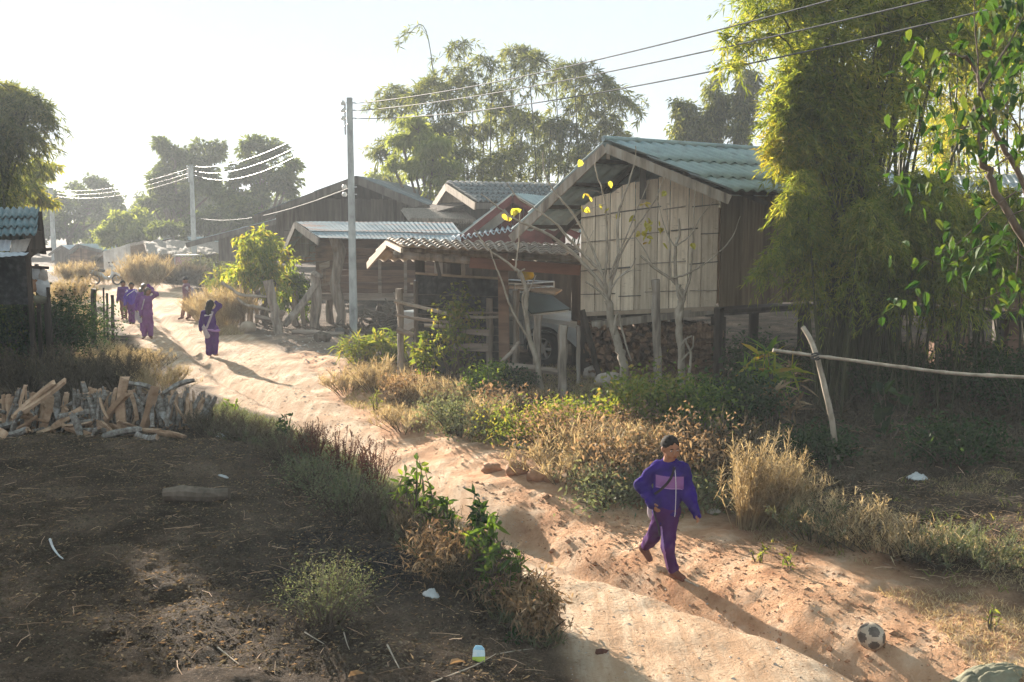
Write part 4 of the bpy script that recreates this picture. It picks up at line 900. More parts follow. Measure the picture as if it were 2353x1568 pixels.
# ------------------------------------------------------------ far vehicles
def motorbike():
    b = P(243, 640, 53); b[2] = Hs(b[0], b[1]); t = thing('motorbike', b, 'small white scooter parked in the tall grass by the far hut wall', 'motorbike')
    def L(x, z, y=0): return b + A(x, y, z)
    wp = simple('white_fairing', (.6, .65, .68), (.5, .52, .55), rough=.3, isl=0)
    for x in (-.58, .6):
        mb = MB(); a = np.linspace(0, 2 * PI, 20); tube(mb, [L(x + .25 * math.cos(q), .29 + .25 * math.sin(q)) for q in a], .045, 6); wl = mb.build('wheel', M['tyre'], t)
        mb = MB(); 
        for k in range(4): tube(mb, [L(x - .22 * math.cos(k * PI / 4), .29 - .22 * math.sin(k * PI / 4)), L(x + .22 * math.cos(k * PI / 4), .29 + .22 * math.sin(k * PI / 4))], .01, 4)
        mb.build('spokes', M['steel'], wl)
    mb = MB(); tube(mb, smooth_path([L(-.85, .72), L(-.6, .68), L(-.3, .6), L(-.1, .45)]), [.04, .1, .15, .16, .15, .15, .14, .13, .12, .1, .1, .09, .08][:13], 8); mb.build('tail_body', wp, t, smooth=True)
    mb = MB(); tube(mb, smooth_path([L(-.75, .82), L(-.4, .8), L(-.05, .74)]), .09, 8); mb.build('seat', M['trim'], t, smooth=True)
    mb = MB(); tube(mb, smooth_path([L(-.1, .4), L(.2, .38), L(.35, .55), L(.42, .85), L(.38, 1.0)]), .09, 8); mb.build('front_fairing', wp, t, smooth=True)
    mb = MB(); tube(mb, smooth_path([L(.42, .64), L(.6, .62), L(.78, .5)]), .07, 8); mb.build('mudguard', wp, t, smooth=True)
    mb = MB(); tube(mb, [L(.42, .9), L(.6, .3)], .03, 6); mb.build('fork', M['steel'], t)
    mb = MB(); tube(mb, [L(.3, 1.02, -.3), L(.38, 1.0), L(.3, 1.02, .3)], .02, 6); mb.build('handlebar', M['trim'], t)
    mb = MB(); sphere(mb, L(.42, 1.0), .1, n=7); mb.build('headlight', M['lamp'], t, smooth=True)
    for y in (-.22, .22): mb = MB(); tube(mb, [L(.34, 1.02, y), L(.3, 1.18, y)], .01, 5); sphere(mb, L(.3, 1.2, y), .045, n=5); mb.build('mirror', M['trim'], t)
motorbike()
def farm_truck():
    Y = 56; b = P(424, 628, Y); b[2] = 0; t = thing('farm_truck', b, 'small old truck with pinkish windscreen parked under the thatched eave', 'truck')
    def L(x, z, y=0): return b + A(x, y, z)
    fb = simple('faded_truck_paint', (.42, .43, .45), (.3, .3, .32), rough=.5, isl=0); pk = simple('pink_windscreen', (.5, .30, .36), (.34, .18, .24), (2, 2, 2), rough=.3, isl=0)
    w = .52
    mb = MB(); hexa(mb, [L(-w, .45, 0), L(w, .45, 0), L(w, .45, 1.3), L(-w, .45, 1.3)], [L(-w, .75, 0), L(w, .75, 0), L(w, .75, 1.3), L(-w, .75, 1.3)]); mb.build('body', fb, t)
    for x in (-w, w):
        for y in (0, 1.3): mb = MB(); beam(mb, L(x, .75, y), L(x, 1.42, y), .07, .07, up=(0, 1, 0)); mb.build('cab_pillar', fb, t)
    mb = MB(); box(mb, b + A(0, .65, 1.46), (2 * w + .2, 1.5, .08)); mb.build('cab_roof', M['white_board'], t)
    mb = MB(); box(mb, b + A(0, .02, 1.08), (2 * w - .1, .03, .6)); mb.build('windscreen', pk, t)
    mb = MB(); box(mb, b + A(0, 1.28, 1.08), (2 * w - .1, .03, .6)); mb.build('rear_panel', M['trim'], t)
    for x in (-.38, .38): mb = MB(); sphere(mb, L(x, .6, -.03), .09, n=7, sq=(1, .5, 1)); mb.build('headlight', M['lamp'], t, smooth=True)
    mb = MB(); box(mb, b + A(0, -.06, .42), (2 * w + .1, .08, .1)); mb.build('bumper', M['steel'], t)
    for x in (-.45, .45):
        for y in (.2, 2.2): mb = MB(); a = np.linspace(0, 2 * PI, 18); tube(mb, [L(x, .3 + .24 * math.sin(q), y + .24 * math.cos(q)) for q in a], .09, 6); mb.build('wheel', M['tyre'], t)
    mb = MB()
    for z in (.7, .95, 1.15):
        for x in (-.6, .6): beam(mb, L(x, z, 1.4), L(x, z, 3.0), .05, .08)
        beam(mb, L(-.6, z, 3.0), L(.6, z, 3.0), .05, .08)
    mb.build('cargo_rails', M['wood_h'], t)
    for k, (x0, x1) in enumerate((((348), (385)), ((478), (500)))):
        o = thing('slatted_rack', (P(x0, 640, Y)[0], Y, 0), ('sunlit low rack to the left of the small old truck', 'sunlit slatted rack to the right of the middle power pole')[k], 'rack')
        for z in ((.62, .72) if k == 0 else (.55, .85, 1.1)): mb = MB(); beam(mb, A(P(x0 - (10 if k == 0 else 4), 600, Y)[0], Y - .5, z), A(P(x1 + (10 if k else 0), 600, Y)[0], Y - .5, z), .2, .05); mb.build('slat', M['white_board'], o)
        for x in (x0, x1): mb = MB(); q = P(x, 600, Y); beam(mb, (q[0], Y - .42, 0), (q[0], Y - .42, 1.1 if k else .75), .06, .06, up=(0, 1, 0)); mb.build('leg', M['wood_mid'], o)
farm_truck()

# ------------------------------------------------------------ firewood
def wood_piece(kind, L, r, seed):
    """split log (kind 0 bare split, 1 bark faced round)"""
    rnd = random.Random(seed); mb = MB(); k = 6; n = 5 if kind == 0 else 8
    ang = [2 * PI * i / n + rnd.uniform(-.25, .25) for i in range(n)]; rad = [r * rnd.uniform(.65, 1.15) * (1 if kind == 0 else 1) for _ in ang]
    if kind == 0: sx, sy = 1.25, .6
    else: sx, sy = 1, .85
    V = []; bx_, by_ = rnd.uniform(-.12, .12), rnd.uniform(-.12, .12)
    for i in range(k):
        t = i / (k - 1); s = rnd.uniform(.86, 1.1); o = math.sin(t * PI) * L
        for a, q in zip(ang, rad): V.append((math.cos(a) * q * s * sx + bx_ * o * .5, math.sin(a) * q * s * sy + by_ * o * .5, (t - .5) * L + rnd.uniform(-.01, .01) + (rnd.uniform(-.04, .04) if i in (0, k - 1) else 0)))
    f = [[i * n + j, i * n + (j + 1) % n, (i + 1) * n + (j + 1) % n, (i + 1) * n + j] for i in range(k - 1) for j in range(n)]
    mb.add(V, f, 0 if kind == 0 else 1)
    mb.add(V[:n], [[0, j + 1, j] for j in range(1, n - 1)], 0); mb.add(V[-n:], [[0, j, j + 1] for j in range(1, n - 1)], 0)
    return mb
FWM = [M['fire_split'], M['fire_bark']]
protos = []
for s in range(10):
    kd = 0 if s % 2 == 0 else 1; me = wood_piece(kd, 1, .06, s).build('firewood_log', FWM); protos.append((kd, me))
def place_fw(k, c, d, L, r, roll, label, group):
    kd, pr = protos[k]; o = pr.copy(); COL.objects.link(o); d = Vector([float(q) for q in unit(d)])
    q = d.to_track_quat('Z', 'Y'); o.rotation_mode = 'QUATERNION'; o.rotation_quaternion = q @ Vector((0, 0, 1)).rotation_difference(Vector((0, 0, 1)))
    from mathutils import Quaternion
    o.rotation_quaternion = q @ Quaternion((0, 0, 1), roll); o.location = [float(v) for v in c]; o.scale = (r / .06, r / .06, L)
    return tag(o, label, 'firewood', group)
gA = 'loose firewood pieces in the long roadside pile'
rnd = random.Random(5)
lab = {0: 'piece of split pale orange firewood in the jumbled roadside pile', 1: 'bark-covered grey firewood log in the jumbled roadside pile'}
YP = G(250, 985)[1]
for i in range(158):
    px = rnd.uniform(-15, 470) if i > 50 else rnd.uniform(130, 470)
    if i < 74: px = -10 + i * 6.5
    right = px > 170 or i < 74
    u = rnd.random(); Yp = YP + .15 - u * .55 + rnd.uniform(-.05, .2)
    k = rnd.randrange(10); L = rnd.uniform(.3, .54); r = rnd.uniform(.022, .044)
    if right:
        d = A(rnd.gauss(0, .4) + (.35 if px > 430 else 0), rnd.uniform(.15, .5), 1); x = (px - CX) / F * Yp; zc = Hs(x, Yp) + rnd.uniform(.26, .36) + (.1 if u < .3 else 0) * rnd.random()
        if px > 420: zc -= .08
    if i < 74: Yp = YP - .02 + rnd.uniform(-.05, .12); x = (px - CX) / F * Yp; d = A(rnd.gauss(0, .16) + (.3 if px > 430 else 0), .25, 1); r = rnd.uniform(.03, .045); L = rnd.uniform(.42, .58); zc = Hs(x, Yp) + L * .5 + rnd.uniform(-.03, .06)
    elif not right:
        d = A(rnd.uniform(-1, 1), rnd.uniform(-.4, .4), rnd.uniform(-.1, .8)); x = (px - CX) / F * Yp; zc = Hs(x, Yp) + rnd.uniform(.05, .5) * (1 - u * .6)
    place_fw(k, (x, Yp, zc), d, L, r, rnd.uniform(0, 6), lab[protos[k][0]], gA)
for i in range(22):   # fallen pieces lying flat in front
    px = rnd.uniform(-10, 400); p = G(px, rnd.uniform(985, 1012)); k = rnd.randrange(10)
    place_fw(k, p + A(0, 0, .05), A(rnd.uniform(-1, 1), rnd.uniform(-.6, .6), rnd.uniform(-.05, .25)), rnd.uniform(.35, .6), rnd.uniform(.035, .055), rnd.uniform(0, 6), lab[protos[k][0]], gA)
for px, py, dx, dz, L, lb in ((75, 922, .75, .66, .75, 'pale split plank leaning highest in the left half of the firewood pile'), (92, 915, .8, .55, .85, 'longest pale split plank resting on top of the left half of the pile'), (263, 945, -.62, -.75, .68, 'pale split plank slanting down to the right across the middle of the pile'), (286, 935, .02, 1, .78, 'broad upright split plank standing tallest in the pile'), (335, 958, -.33, -.9, .9, 'long split plank leaning out at the front right of the pile')):
    q = P(px, py, YP - .32); place_fw(0 if L < .8 else 4, q, A(dx, .12, dz), L, .062, .4, lb, gA)
for i, (px, py) in enumerate(((330, 892), (412, 890))):
    q = P(px, py, YP - .05); place_fw(1, q, A(1, .2, rnd.uniform(-.4, .5)), .45, .045, 0, ('thin bark stick lying across the top of the pile near its centre', 'short bark stick on top of the pile at its right end')[i], gA)
mb = MB(); p0, p1 = G(150, 985), G(370, 1000); tube(mb, [p0 + A(0, -.05, .06), (p0 + p1) / 2 + A(0, 0, .05), p1 + A(0, -.05, .06)], .035, 7, jit=.08); o = mb.build('firewood_pole', M['fire_split'], loc=p0); tag(o, 'long thin pole lying along the foot of the firewood pile', 'pole')
# stack under the house
gB = 'firewood stacked under the bamboo house'
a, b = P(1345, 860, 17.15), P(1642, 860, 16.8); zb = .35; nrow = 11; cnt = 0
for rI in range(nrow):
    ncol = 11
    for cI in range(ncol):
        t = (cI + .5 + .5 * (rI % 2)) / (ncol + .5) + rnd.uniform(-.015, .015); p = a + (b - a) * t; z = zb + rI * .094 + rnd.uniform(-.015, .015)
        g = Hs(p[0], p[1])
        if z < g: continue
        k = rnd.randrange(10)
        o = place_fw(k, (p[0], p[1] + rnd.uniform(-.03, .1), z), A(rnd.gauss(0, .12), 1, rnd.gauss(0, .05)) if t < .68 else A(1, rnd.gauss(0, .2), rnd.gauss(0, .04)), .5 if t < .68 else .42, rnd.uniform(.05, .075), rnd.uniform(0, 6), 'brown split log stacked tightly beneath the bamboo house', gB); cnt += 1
M['fire_end2'] = M['fire_end']
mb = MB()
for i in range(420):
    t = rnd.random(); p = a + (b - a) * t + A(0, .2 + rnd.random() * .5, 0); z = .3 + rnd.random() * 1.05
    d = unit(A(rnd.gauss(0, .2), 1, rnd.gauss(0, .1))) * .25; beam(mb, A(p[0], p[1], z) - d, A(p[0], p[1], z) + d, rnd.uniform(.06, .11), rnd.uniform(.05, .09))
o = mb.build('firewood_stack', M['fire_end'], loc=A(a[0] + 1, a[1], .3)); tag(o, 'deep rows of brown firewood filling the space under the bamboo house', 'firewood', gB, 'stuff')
for s, (kd, pr) in enumerate(protos): bpy.data.objects.remove(pr)
# stacked pieces use a browner wood
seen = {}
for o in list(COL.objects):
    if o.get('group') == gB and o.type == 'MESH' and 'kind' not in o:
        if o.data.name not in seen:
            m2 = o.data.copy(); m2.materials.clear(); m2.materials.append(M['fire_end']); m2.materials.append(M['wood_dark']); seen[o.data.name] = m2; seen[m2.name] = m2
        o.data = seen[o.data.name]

# ------------------------------------------------------------ brush pile, log, stones, ball, litter
mb = MB(); c = G(885, 765)
for i in range(150):
    x = RG.normal(0, .8); h = max(.05, .75 * math.exp(-(x - .3) ** 2 / .5)); d = unit(A(RG.normal(0, 1), RG.normal(0, .5), RG.normal(.2, .3))) * RG.uniform(.3, .8)
    p = c + A(x + .2, RG.normal(0, .4), RG.uniform(0, h)); q = smooth_path([p - d, p + RG.normal(0, .06, 3), p + d], 2); tube(mb, q, RG.uniform(.012, .035), 5, cap=False)
o = mb.build('brush_pile', M['bark'], loc=c); tag(o, 'tangled heap of cut grey branches behind the nearest power pole', 'branches', kind='stuff')
def lump(name, px, py, r, sq, mat, lb, cat, noise_=.35, z=.5, n=10, grp=None):
    p = G(px, py); mb = MB(); sphere(mb, p + A(0, 0, r * sq[2] * z), r, n=n, sq=sq, noise=noise_, seed=px * .1); o = mb.build(name, M[mat], loc=p, smooth=True); return tag(o, lb, cat, grp)
def groundlog(name, a, b, r, lb, mat='wood_h', sp=0):
    p, q = G(*a), G(*b); k = 9; pts = [p + (q - p) * t + A(0, 0, r * .8 + .01 * math.sin(t * 7)) for t in np.linspace(0, 1, k)]
    mb = MB(); tube(mb, pts, [r * s for s in (.8, .95, 1.15, 1.1, 1, .95, .9, .82, .7)], 12, jit=.06); o = mb.build(name, M[mat], loc=p); return tag(o, lb, 'log')
groundlog('fallen_log', (378, 1152), (528, 1150), .082, 'short weathered log lying on the dark bare soil at left', 'bark')
groundlog('cut_log', (727, 786), (757, 783), .14, 'short thick cut log lying near the foot of the nearest power pole', 'bark')
groundlog('flat_board', (672, 768), (790, 772), .07, 'long beam lying on the ground below the granary stilts', 'wood_h')
lump('chopping_stump', 780, 770, .16, (1, 1, .9), 'wood_mid', 'round stump beside the base of the nearest power pole', 'stump')
lump('straw_basket', 570, 762, .24, (1, 1, .85), 'bamboo_dry', 'round upturned basket at the road edge by the crooked fence', 'basket', .05)
lump('pale_boulder', 1360, 872, .16, (1, .7, 1), 'stone', 'pale boulder standing by the leaning dark post', 'stone')
lump('pale_boulder', 1402, 884, .2, (1.3, .7, .7), 'stone', 'wide pale boulder at the foot of the yellow-leaved bare tree', 'stone')
for px, py, r, lb in ((1130, 1085, .1, 'reddish soil clod beside the road ditch, leftmost of the big clods'), (1190, 1088, .13, 'large red soil clod in the ditch below the dry grass'), (1238, 1100, .11, 'reddish soil clod right of the largest one'), (1270, 1108, .09, 'rightmost reddish clod below the grassy bank')): lump('soil_clod', px, py, r, (1.2, .9, .75), 'clod', lb, 'clod', .6, grp='red clods by the ditch')
# football
def ball():
    c = G(2001, 1492); r = .098; c = c + A(0, 0, r); n = 28; phi = (1 + 5 ** .5) / 2
    ico = [unit(v) for v in [(0, a, b * phi) for a in (-1, 1) for b in (-1, 1)] + [(a, b * phi, 0) for a in (-1, 1) for b in (-1, 1)] + [(b * phi, 0, a) for a in (-1, 1) for b in (-1, 1)]]
    R = np.array(Matrix.Rotation(.5, 3, 'X') @ Matrix.Rotation(.9, 3, 'Y') @ Matrix.Rotation(.4, 3, 'Z')); ico = np.array(ico) @ R.T
    mb = MB(); sphere(mb, c, r, n=n); V = mb.v[0]; f = mb.f[0][0]; d = (V[f].mean(1) - c) / r; near = (d @ ico.T).max(1) > .915
    mb.f = [(f[~near], 0), (f[near], 1)]
    o = mb.build('football', [simple('ball_white', (.46, .39, .31), (.26, .19, .13), (7, 7, 7), isl=0, rough=.5), simple('ball_black', (.15, .12, .10), (.07, .055, .045), (14, 14, 14), isl=0, rough=.5)], loc=c, smooth=True); tag(o, 'scuffed black and white football rolling in the roadside gully', 'ball')
ball()
def rag(name, px, py, w, d, h, mat, lb, cat, seed=0):
    p = G(px, py); n = 34; u = np.linspace(-1, 1, n); U, V_ = np.meshgrid(u, u); r = np.hypot(U, V_)
    Z = h * np.clip(1.05 - r ** 2.2, -.1, 1) * (.55 + 1.1 * np.abs(fbm(U * 2.3 + seed, V_ * 2.8, seed))) + .01; Z = Z + fbm(U * 6, V_ * 9 + seed, seed + 3) * h * .22
    X = p[0] + U * w * (1 + .15 * fbm(V_ * 2, U * 2, seed + 5)); Y = p[1] + V_ * d * (1 + .2 * fbm(U * 2, V_, seed + 8)); Zg = H(X, Y)
    Vv = np.stack([X, Y, Zg + Z], -1).reshape(-1, 3); i, j = np.meshgrid(np.arange(n - 1), np.arange(n - 1), indexing='ij'); i = i.ravel(); j = j.ravel(); Fc = np.stack([i * n + j, i * n + j + 1, (i + 1) * n + j + 1, (i + 1) * n + j], 1)
    Fc = Fc[r.reshape(-1)[Fc].mean(1) < 1.02]; mb = MB(); mb.add(Vv, Fc); o = mb.build(name, M[mat], loc=p, smooth=True, solid=.008); return tag(o, lb, cat)
rag('crumpled_cloth', 2266, 1562, .25, .12, .055, 'cloth', 'crumpled grey-green cloth lying at the bottom right corner', 'cloth', 4)
rag('plastic_bag', 2107, 1101, .10, .08, .045, 'plastic_white', 'crumpled white plastic bag in the shaded grass at right', 'bag', 1)
rag('plastic_bag', 521, 1003, .13, .12, .06, 'plastic_white', 'white plastic bag in the grass right of the firewood pile', 'bag', 2)
rag('plastic_bag', 1198, 1028, .11, .09, .05, 'plastic_white', 'bright white plastic scrap at the edge of the dry grass bank', 'bag', 3)
rag('plastic_bag', 1160, 1310, .09, .07, .05, 'plastic_white', 'white plastic scrap behind the dark leafy shrubs near the road', 'bag', 6)
rag('plastic_bag', 990, 1372, .06, .06, .05, 'plastic_white', 'small upright crumpled wrapper below the foreground shrubs', 'wrapper', 7)
rag('plastic_bag', 1162, 1368, .08, .07, .07, 'plastic_white', 'twisted white plastic under the foreground shrubs by the road', 'bag', 8)
def carton():
    p = G(1100, 1518); t = thing('drink_carton', p, 'small crushed drink carton, blue and white above and yellow-green below', 'carton')
    y = Hs(p[0], p[1]); w, h = .042, .085; d = A(0, .03, .0)
    def q(a, b, c_): return p + A(a, b, c_)
    mb = MB(); hexa(mb, [q(-w, -.02, .0), q(w, -.025, .0), q(w, .03, 0), q(-w, .03, 0)], [q(-w, -.012, .03), q(w, -.015, .034), q(w, .03, .034), q(-w, .03, .03)]); mb.build('base', simple('carton_green', (.5, .6, .12), (.4, .5, .1), rough=.4), t)
    mb = MB(); hexa(mb, [q(-w, -.012, .0305), q(w, -.015, .0345), q(w, .03, .0345), q(-w, .03, .0305)], [q(-w * .9, .0, .075), q(w * .95, -.002, .072), q(w * .9, .025, .072), q(-w * .8, .025, .075)]); mb.build('side', simple('carton_white', (.7, .75, .75), (.5, .65, .72), (30, 30, 30), rough=.4), t)
    mb = MB(); hexa(mb, [q(-w * .9, .0, .0755), q(w * .95, -.002, .0725), q(w * .9, .025, .0725), q(-w * .8, .025, .0755)], [q(-w * .5, .012, .098), q(w * .5, .01, .096), q(w * .5, .018, .096), q(-w * .5, .018, .098)]); mb.build('top', simple('carton_blue', (.25, .45, .6), (.35, .55, .65), rough=.4), t)
carton()
def twig(pts, r, lb, mat='bark_pale', nm='twig'):
    q = smooth_path([G(*p) + A(0, 0, r * 1.2) for p in pts], 4); mb = MB(); tube(mb, q, np.linspace(r, r * .5, len(q)), 6); o = mb.build(nm, M[mat], loc=q[0]); tag(o, lb, 'stick', 'sticks lying on the bare soil')
twig([(990, 1572), (1060, 1545), (1100, 1528), (1140, 1505)], .006, 'thin curved stick lying below the drink carton')
twig([(1150, 1504), (1190, 1497), (1225, 1493)], .005, 'thin straight twig lying right of the drink carton')
twig([(890, 1485), (905, 1515), (918, 1540)], .007, 'short bent stick on the bare soil left of the drink carton')
twig([(790, 1455), (797, 1480), (803, 1495)], .005, 'short upright-looking twig on the bare soil at bottom centre-left')
twig([(115, 1243), (122, 1262), (135, 1280), (145, 1288)], .012, 'pale twisted strip lying on the shaded soil at left', 'plastic_white', 'dry_strip')
twig([(500, 1490), (525, 1510), (550, 1530)], .006, 'pale thin stick on the soil at bottom left')
twig([(700, 1455), (725, 1470), (745, 1482)], .005, 'pale slanting twig left of the small green bush')
twig([(1560, 1325), (1580, 1340), (1605, 1352)], .012, 'pale broken stick lying beside the leading foot of the running boy')
for px, py, lb, mt in ((1047, 1532, 'curled tan dead leaf near the drink carton', 'dry_leaf'), (1380, 1505, 'dark dead leaf lying on the sunlit road at the bottom', 'dry_red'), (815, 1560, 'tan dead leaf at the bottom edge', 'dry_leaf')):
    p = G(px, py); mb = MB(); leaves(mb, np.array([p + A(-.04, 0, .012)]), np.array([[1., .3, .25]]), .11, .07, mode=1, fold=.3); o = mb.build('dead_leaf', M[mt], loc=p); tag(o, lb, 'leaf')
rag('paper_scrap', 513, 1098, .06, .02, .02, 'plastic_white', 'thin white scrap lying above the short weathered log', 'scrap', 9)
rag('paper_scrap', 1640, 1180, .07, .06, .03, 'stone', 'tan scrap under the dry grass right of the boy', 'scrap', 10)
# ------------------------------------------------------------ people: implicit surfaces turned into one mesh per garment / body
class SDF:
    def __init__(s, lo, hi, h):
        s.lo = A(*lo); s.h = h; s.n = np.ceil((A(*hi) - s.lo) / h).astype(int) + 1; s.F = np.full(s.n, .5)
    def blk(s, lo, hi, pad):
        a = np.clip(np.floor((lo - pad - s.lo) / s.h).astype(int), 0, s.n - 1); b = np.clip(np.ceil((hi + pad - s.lo) / s.h).astype(int) + 1, 1, s.n)
        sl = tuple(slice(i, j) for i, j in zip(a, b)); ax = [s.lo[k] + s.h * np.arange(a[k], b[k]) for k in range(3)]
        return sl, np.meshgrid(*ax, indexing='ij')
    def put(s, sl, d, k, op='u'):
        f = s.F[sl]
        if op == 'u':
            hh = np.clip(.5 + .5 * (f - d) / k, 0, 1); s.F[sl] = f * (1 - hh) + d * hh - k * hh * (1 - hh)
        else: s.F[sl] = np.maximum(f, -d)
    def cap(s, a, b, ra, rb, k=.02, op='u', fl=(1, 1, 1)):
        a, b = A(*a), A(*b); R = max(ra, rb); sl, (x, y, z) = s.blk(np.minimum(a, b), np.maximum(a, b), R + k + .04)
        e = b - a; L = max(np.dot(e, e), 1e-9); t = np.clip(((x - a[0]) * e[0] + (y - a[1]) * e[1] + (z - a[2]) * e[2]) / L, 0, 1)
        d = np.sqrt(((x - a[0] - t * e[0]) / fl[0]) ** 2 + ((y - a[1] - t * e[1]) / fl[1]) ** 2 + ((z - a[2] - t * e[2]) / fl[2]) ** 2) - (ra + (rb - ra) * t)
        s.put(sl, d, k, op); return s
    def chain(s, P_, R_, k=.02, fl=(1, 1, 1)):
        for i in range(len(P_) - 1): s.cap(P_[i], P_[i + 1], R_[i], R_[i + 1], k, fl=fl)
        return s
    def ell(s, c, r, k=.02, op='u', rot=0):
        c = A(*c); r = A(*r); R = r.max(); sl, (x, y, z) = s.blk(c, c, R + k + .03); dx, dy, dz = x - c[0], y - c[1], z - c[2]
        if rot: co, si = math.cos(rot), math.sin(rot); dx, dy = dx * co + dy * si, -dx * si + dy * co
        q = np.sqrt((dx / r[0]) ** 2 + (dy / r[1]) ** 2 + (dz / r[2]) ** 2); g = np.sqrt((dx / r[0] ** 2) ** 2 + (dy / r[1] ** 2) ** 2 + (dz / r[2] ** 2) ** 2) + 1e-9
        s.put(sl, q * (q - 1) / g, k, op); return s
    def wrinkle(s, amp, fr, seed=0):
        ax = [s.lo[k] + s.h * np.arange(s.n[k]) for k in range(3)]; x, y, z = np.meshgrid(*ax, indexing='ij')
        nz = vnoise(x * fr + y * fr * .6, z * fr * .55 + x * fr * .35, seed) + .6 * vnoise(y * fr * 1.3 + 7, z * fr * 1.1 - x * fr * .5, seed + 4) + .35 * vnoise(x * fr * 2.3 - z * fr, y * fr * 2 + z * fr * 2.2, seed + 9)
        s.F += nz * amp; return s
    def mesh(s, name, mats, par, smooth=True):
        Fv = s.F; I = Fv < 0; n = np.array(Fv.shape)
        c = [I[i:n[0] - 1 + i, j:n[1] - 1 + j, k:n[2] - 1 + k] for i in (0, 1) for j in (0, 1) for k in (0, 1)]
        sm = sum(q.astype(np.int8) for q in c); act = (sm > 0) & (sm < 8); ii = np.argwhere(act); idx = -np.ones(act.shape, int); idx[act] = np.arange(len(ii))
        acc = np.zeros((len(ii), 3)); cn = np.zeros(len(ii))
        for ax in range(3):
            o1, o2 = [q for q in range(3) if q != ax]
            for u in (0, 1):
                for v in (0, 1):
                    p = ii.copy(); p[:, o1] += u; p[:, o2] += v; q = p.copy(); q[:, ax] += 1
                    fa, fb = Fv[tuple(p.T)], Fv[tuple(q.T)]; m = (fa < 0) != (fb < 0); t = np.where(m, fa / (fa - fb + 1e-12), 0)
                    w_ = p.astype(float); w_[:, ax] += t; acc += w_ * m[:, None]; cn += m
        V = s.lo + s.h * acc / np.maximum(cn, 1)[:, None]; Q = []
        for ax in range(3):
            o1, o2 = [(1, 2), (2, 0), (0, 1)][ax]; a_ = [slice(1, -1)] * 3; a_[ax] = slice(0, -1); b_ = list(a_); b_[ax] = slice(1, None)
            a0, b0 = I[tuple(a_)], I[tuple(b_)]; e = np.argwhere(a0 != b0)
            if not len(e): continue
            e0 = e + np.array([0 if k == ax else 1 for k in range(3)]); fl = I[tuple(e0.T)]
            g = []
            for du, dv in ((0, 0), (-1, 0), (-1, -1), (0, -1)):
                p = e0.copy(); p[:, o1] += du; p[:, o2] += dv; g.append(idx[tuple(p.T)])
            g = np.stack(g, 1); g[~fl] = g[~fl][:, ::-1]; Q.append(g)
        Q = np.concatenate(Q); Q = Q[(Q >= 0).all(1)]
        mb = MB(); mb.add(V, Q); par_o = par.get('_o'); par['_o'] = [0., 0., 0.]; o = mb.build(name, mats, par, smooth=smooth); par['_o'] = par_o; return o

M['skin'] = simple('skin', (.30, .15, .09), (.24, .115, .068), (9, 9, 9), rough=.55, isl=0, bs=.05)
M['hair'] = simple('black_hair', (.022, .017, .014), (.01, .008, .007), (50, 50, 9), rough=.85, isl=0, spec=.1)
M['hair_brown'] = simple('brown_hair', (.10, .055, .032), (.04, .024, .016), (50, 50, 9), rough=.45, isl=0, spec=.5)
M['shoe'] = simple('brown_shoe', (.16, .07, .05), (.08, .035, .028), isl=0)
M['shoe_tan'] = simple('dusty_sole', (.42, .28, .17), (.3, .19, .12), isl=0)
M['strap'] = simple('dark_strap', (.03, .025, .035), (.015, .012, .018), isl=0)
M['bagcloth'] = simple('pale_woven_bag', (.42, .36, .38), (.3, .25, .28), (30, 30, 8), isl=0)
M['lilac'] = simple('lilac_cloth', (.34, .2, .42), (.26, .14, .34), isl=0)
M['white_cloth'] = simple('white_cloth', (.6, .57, .62), (.45, .42, .5), isl=0)
M['lips'] = simple('lips', (.22, .08, .06), isl=0)
def cloth(name, c, c2=None, band=None):
    """woven fabric; band=(x0,x1,z0,z1,colour) marks a sewn chest panel on the front"""
    m, nt, b = newmat(name); v = coords(nt, (5, 5, 5)); c2 = c2 or tuple(q * .72 for q in c); col = ramp(nt, noise(nt, v, 1.5, 4), [(.35, c2), (.65, c)])
    if band:
        tc = N(nt, 'ShaderNodeTexCoord'); sp = N(nt, 'ShaderNodeSeparateXYZ'); nt.links.new(tc.outputs['Object'], sp.inputs[0]); f = None
        x0, x1, z0, z1, bc = band
        for o, op, val in ((0, 'GREATER_THAN', x0), (0, 'LESS_THAN', x1), (2, 'GREATER_THAN', z0), (2, 'LESS_THAN', z1), (1, 'LESS_THAN', .0)):
            q = math_(nt, op, sp.outputs[o], val); f = q if f is None else math_(nt, 'MULTIPLY', f, q)
        col = mix(nt, f, col, bc)
    nt.links.new(col, b.inputs['Base Color']); b.inputs['Roughness'].default_value = .9; b.inputs['Specular IOR Level'].default_value = .06; bump(nt, b, noise(nt, coords(nt, (160, 160, 160)), 1, 2), .15, .002); return m
def hand(S, w, d, up, r=.011, side=1, L=.075, curl=.5):
    """palm plus four fingers and a thumb from wrist w along d; 'up' is the back-of-hand normal"""
    d = unit(d); up = unit(A(*up) - d * np.dot(up, d)); sd_ = np.cross(d, up) * side; w = A(*w)
    for k in (-1.2, -.4, .4, 1.2): S.cap(w + sd_ * k * .006, w + d * L * .62 + sd_ * k * .0115, r * 1.05, r, .008)
    for k, ln in ((-1.5, .58), (-.5, .72), (.5, .78), (1.5, .68)):
        b = w + d * L * .6 + sd_ * k * .0125; m_ = b + (d * .85 - up * curl * .5) * L * ln * .5; e = m_ + (d * .45 - up * curl) * L * ln * .42
        S.cap(b, m_, .0078, .0072, .004); S.cap(m_, e, .0072, .006, .004)
    b = w + d * L * .15 + sd_ * .018; m_ = b + (d * .6 + sd_ * .7 - up * .2) * L * .36; S.cap(b, m_, .0095, .0085, .005); S.cap(m_, m_ + (d * .9 + sd_ * .1 - up * .4) * L * .3, .0085, .0068, .004)
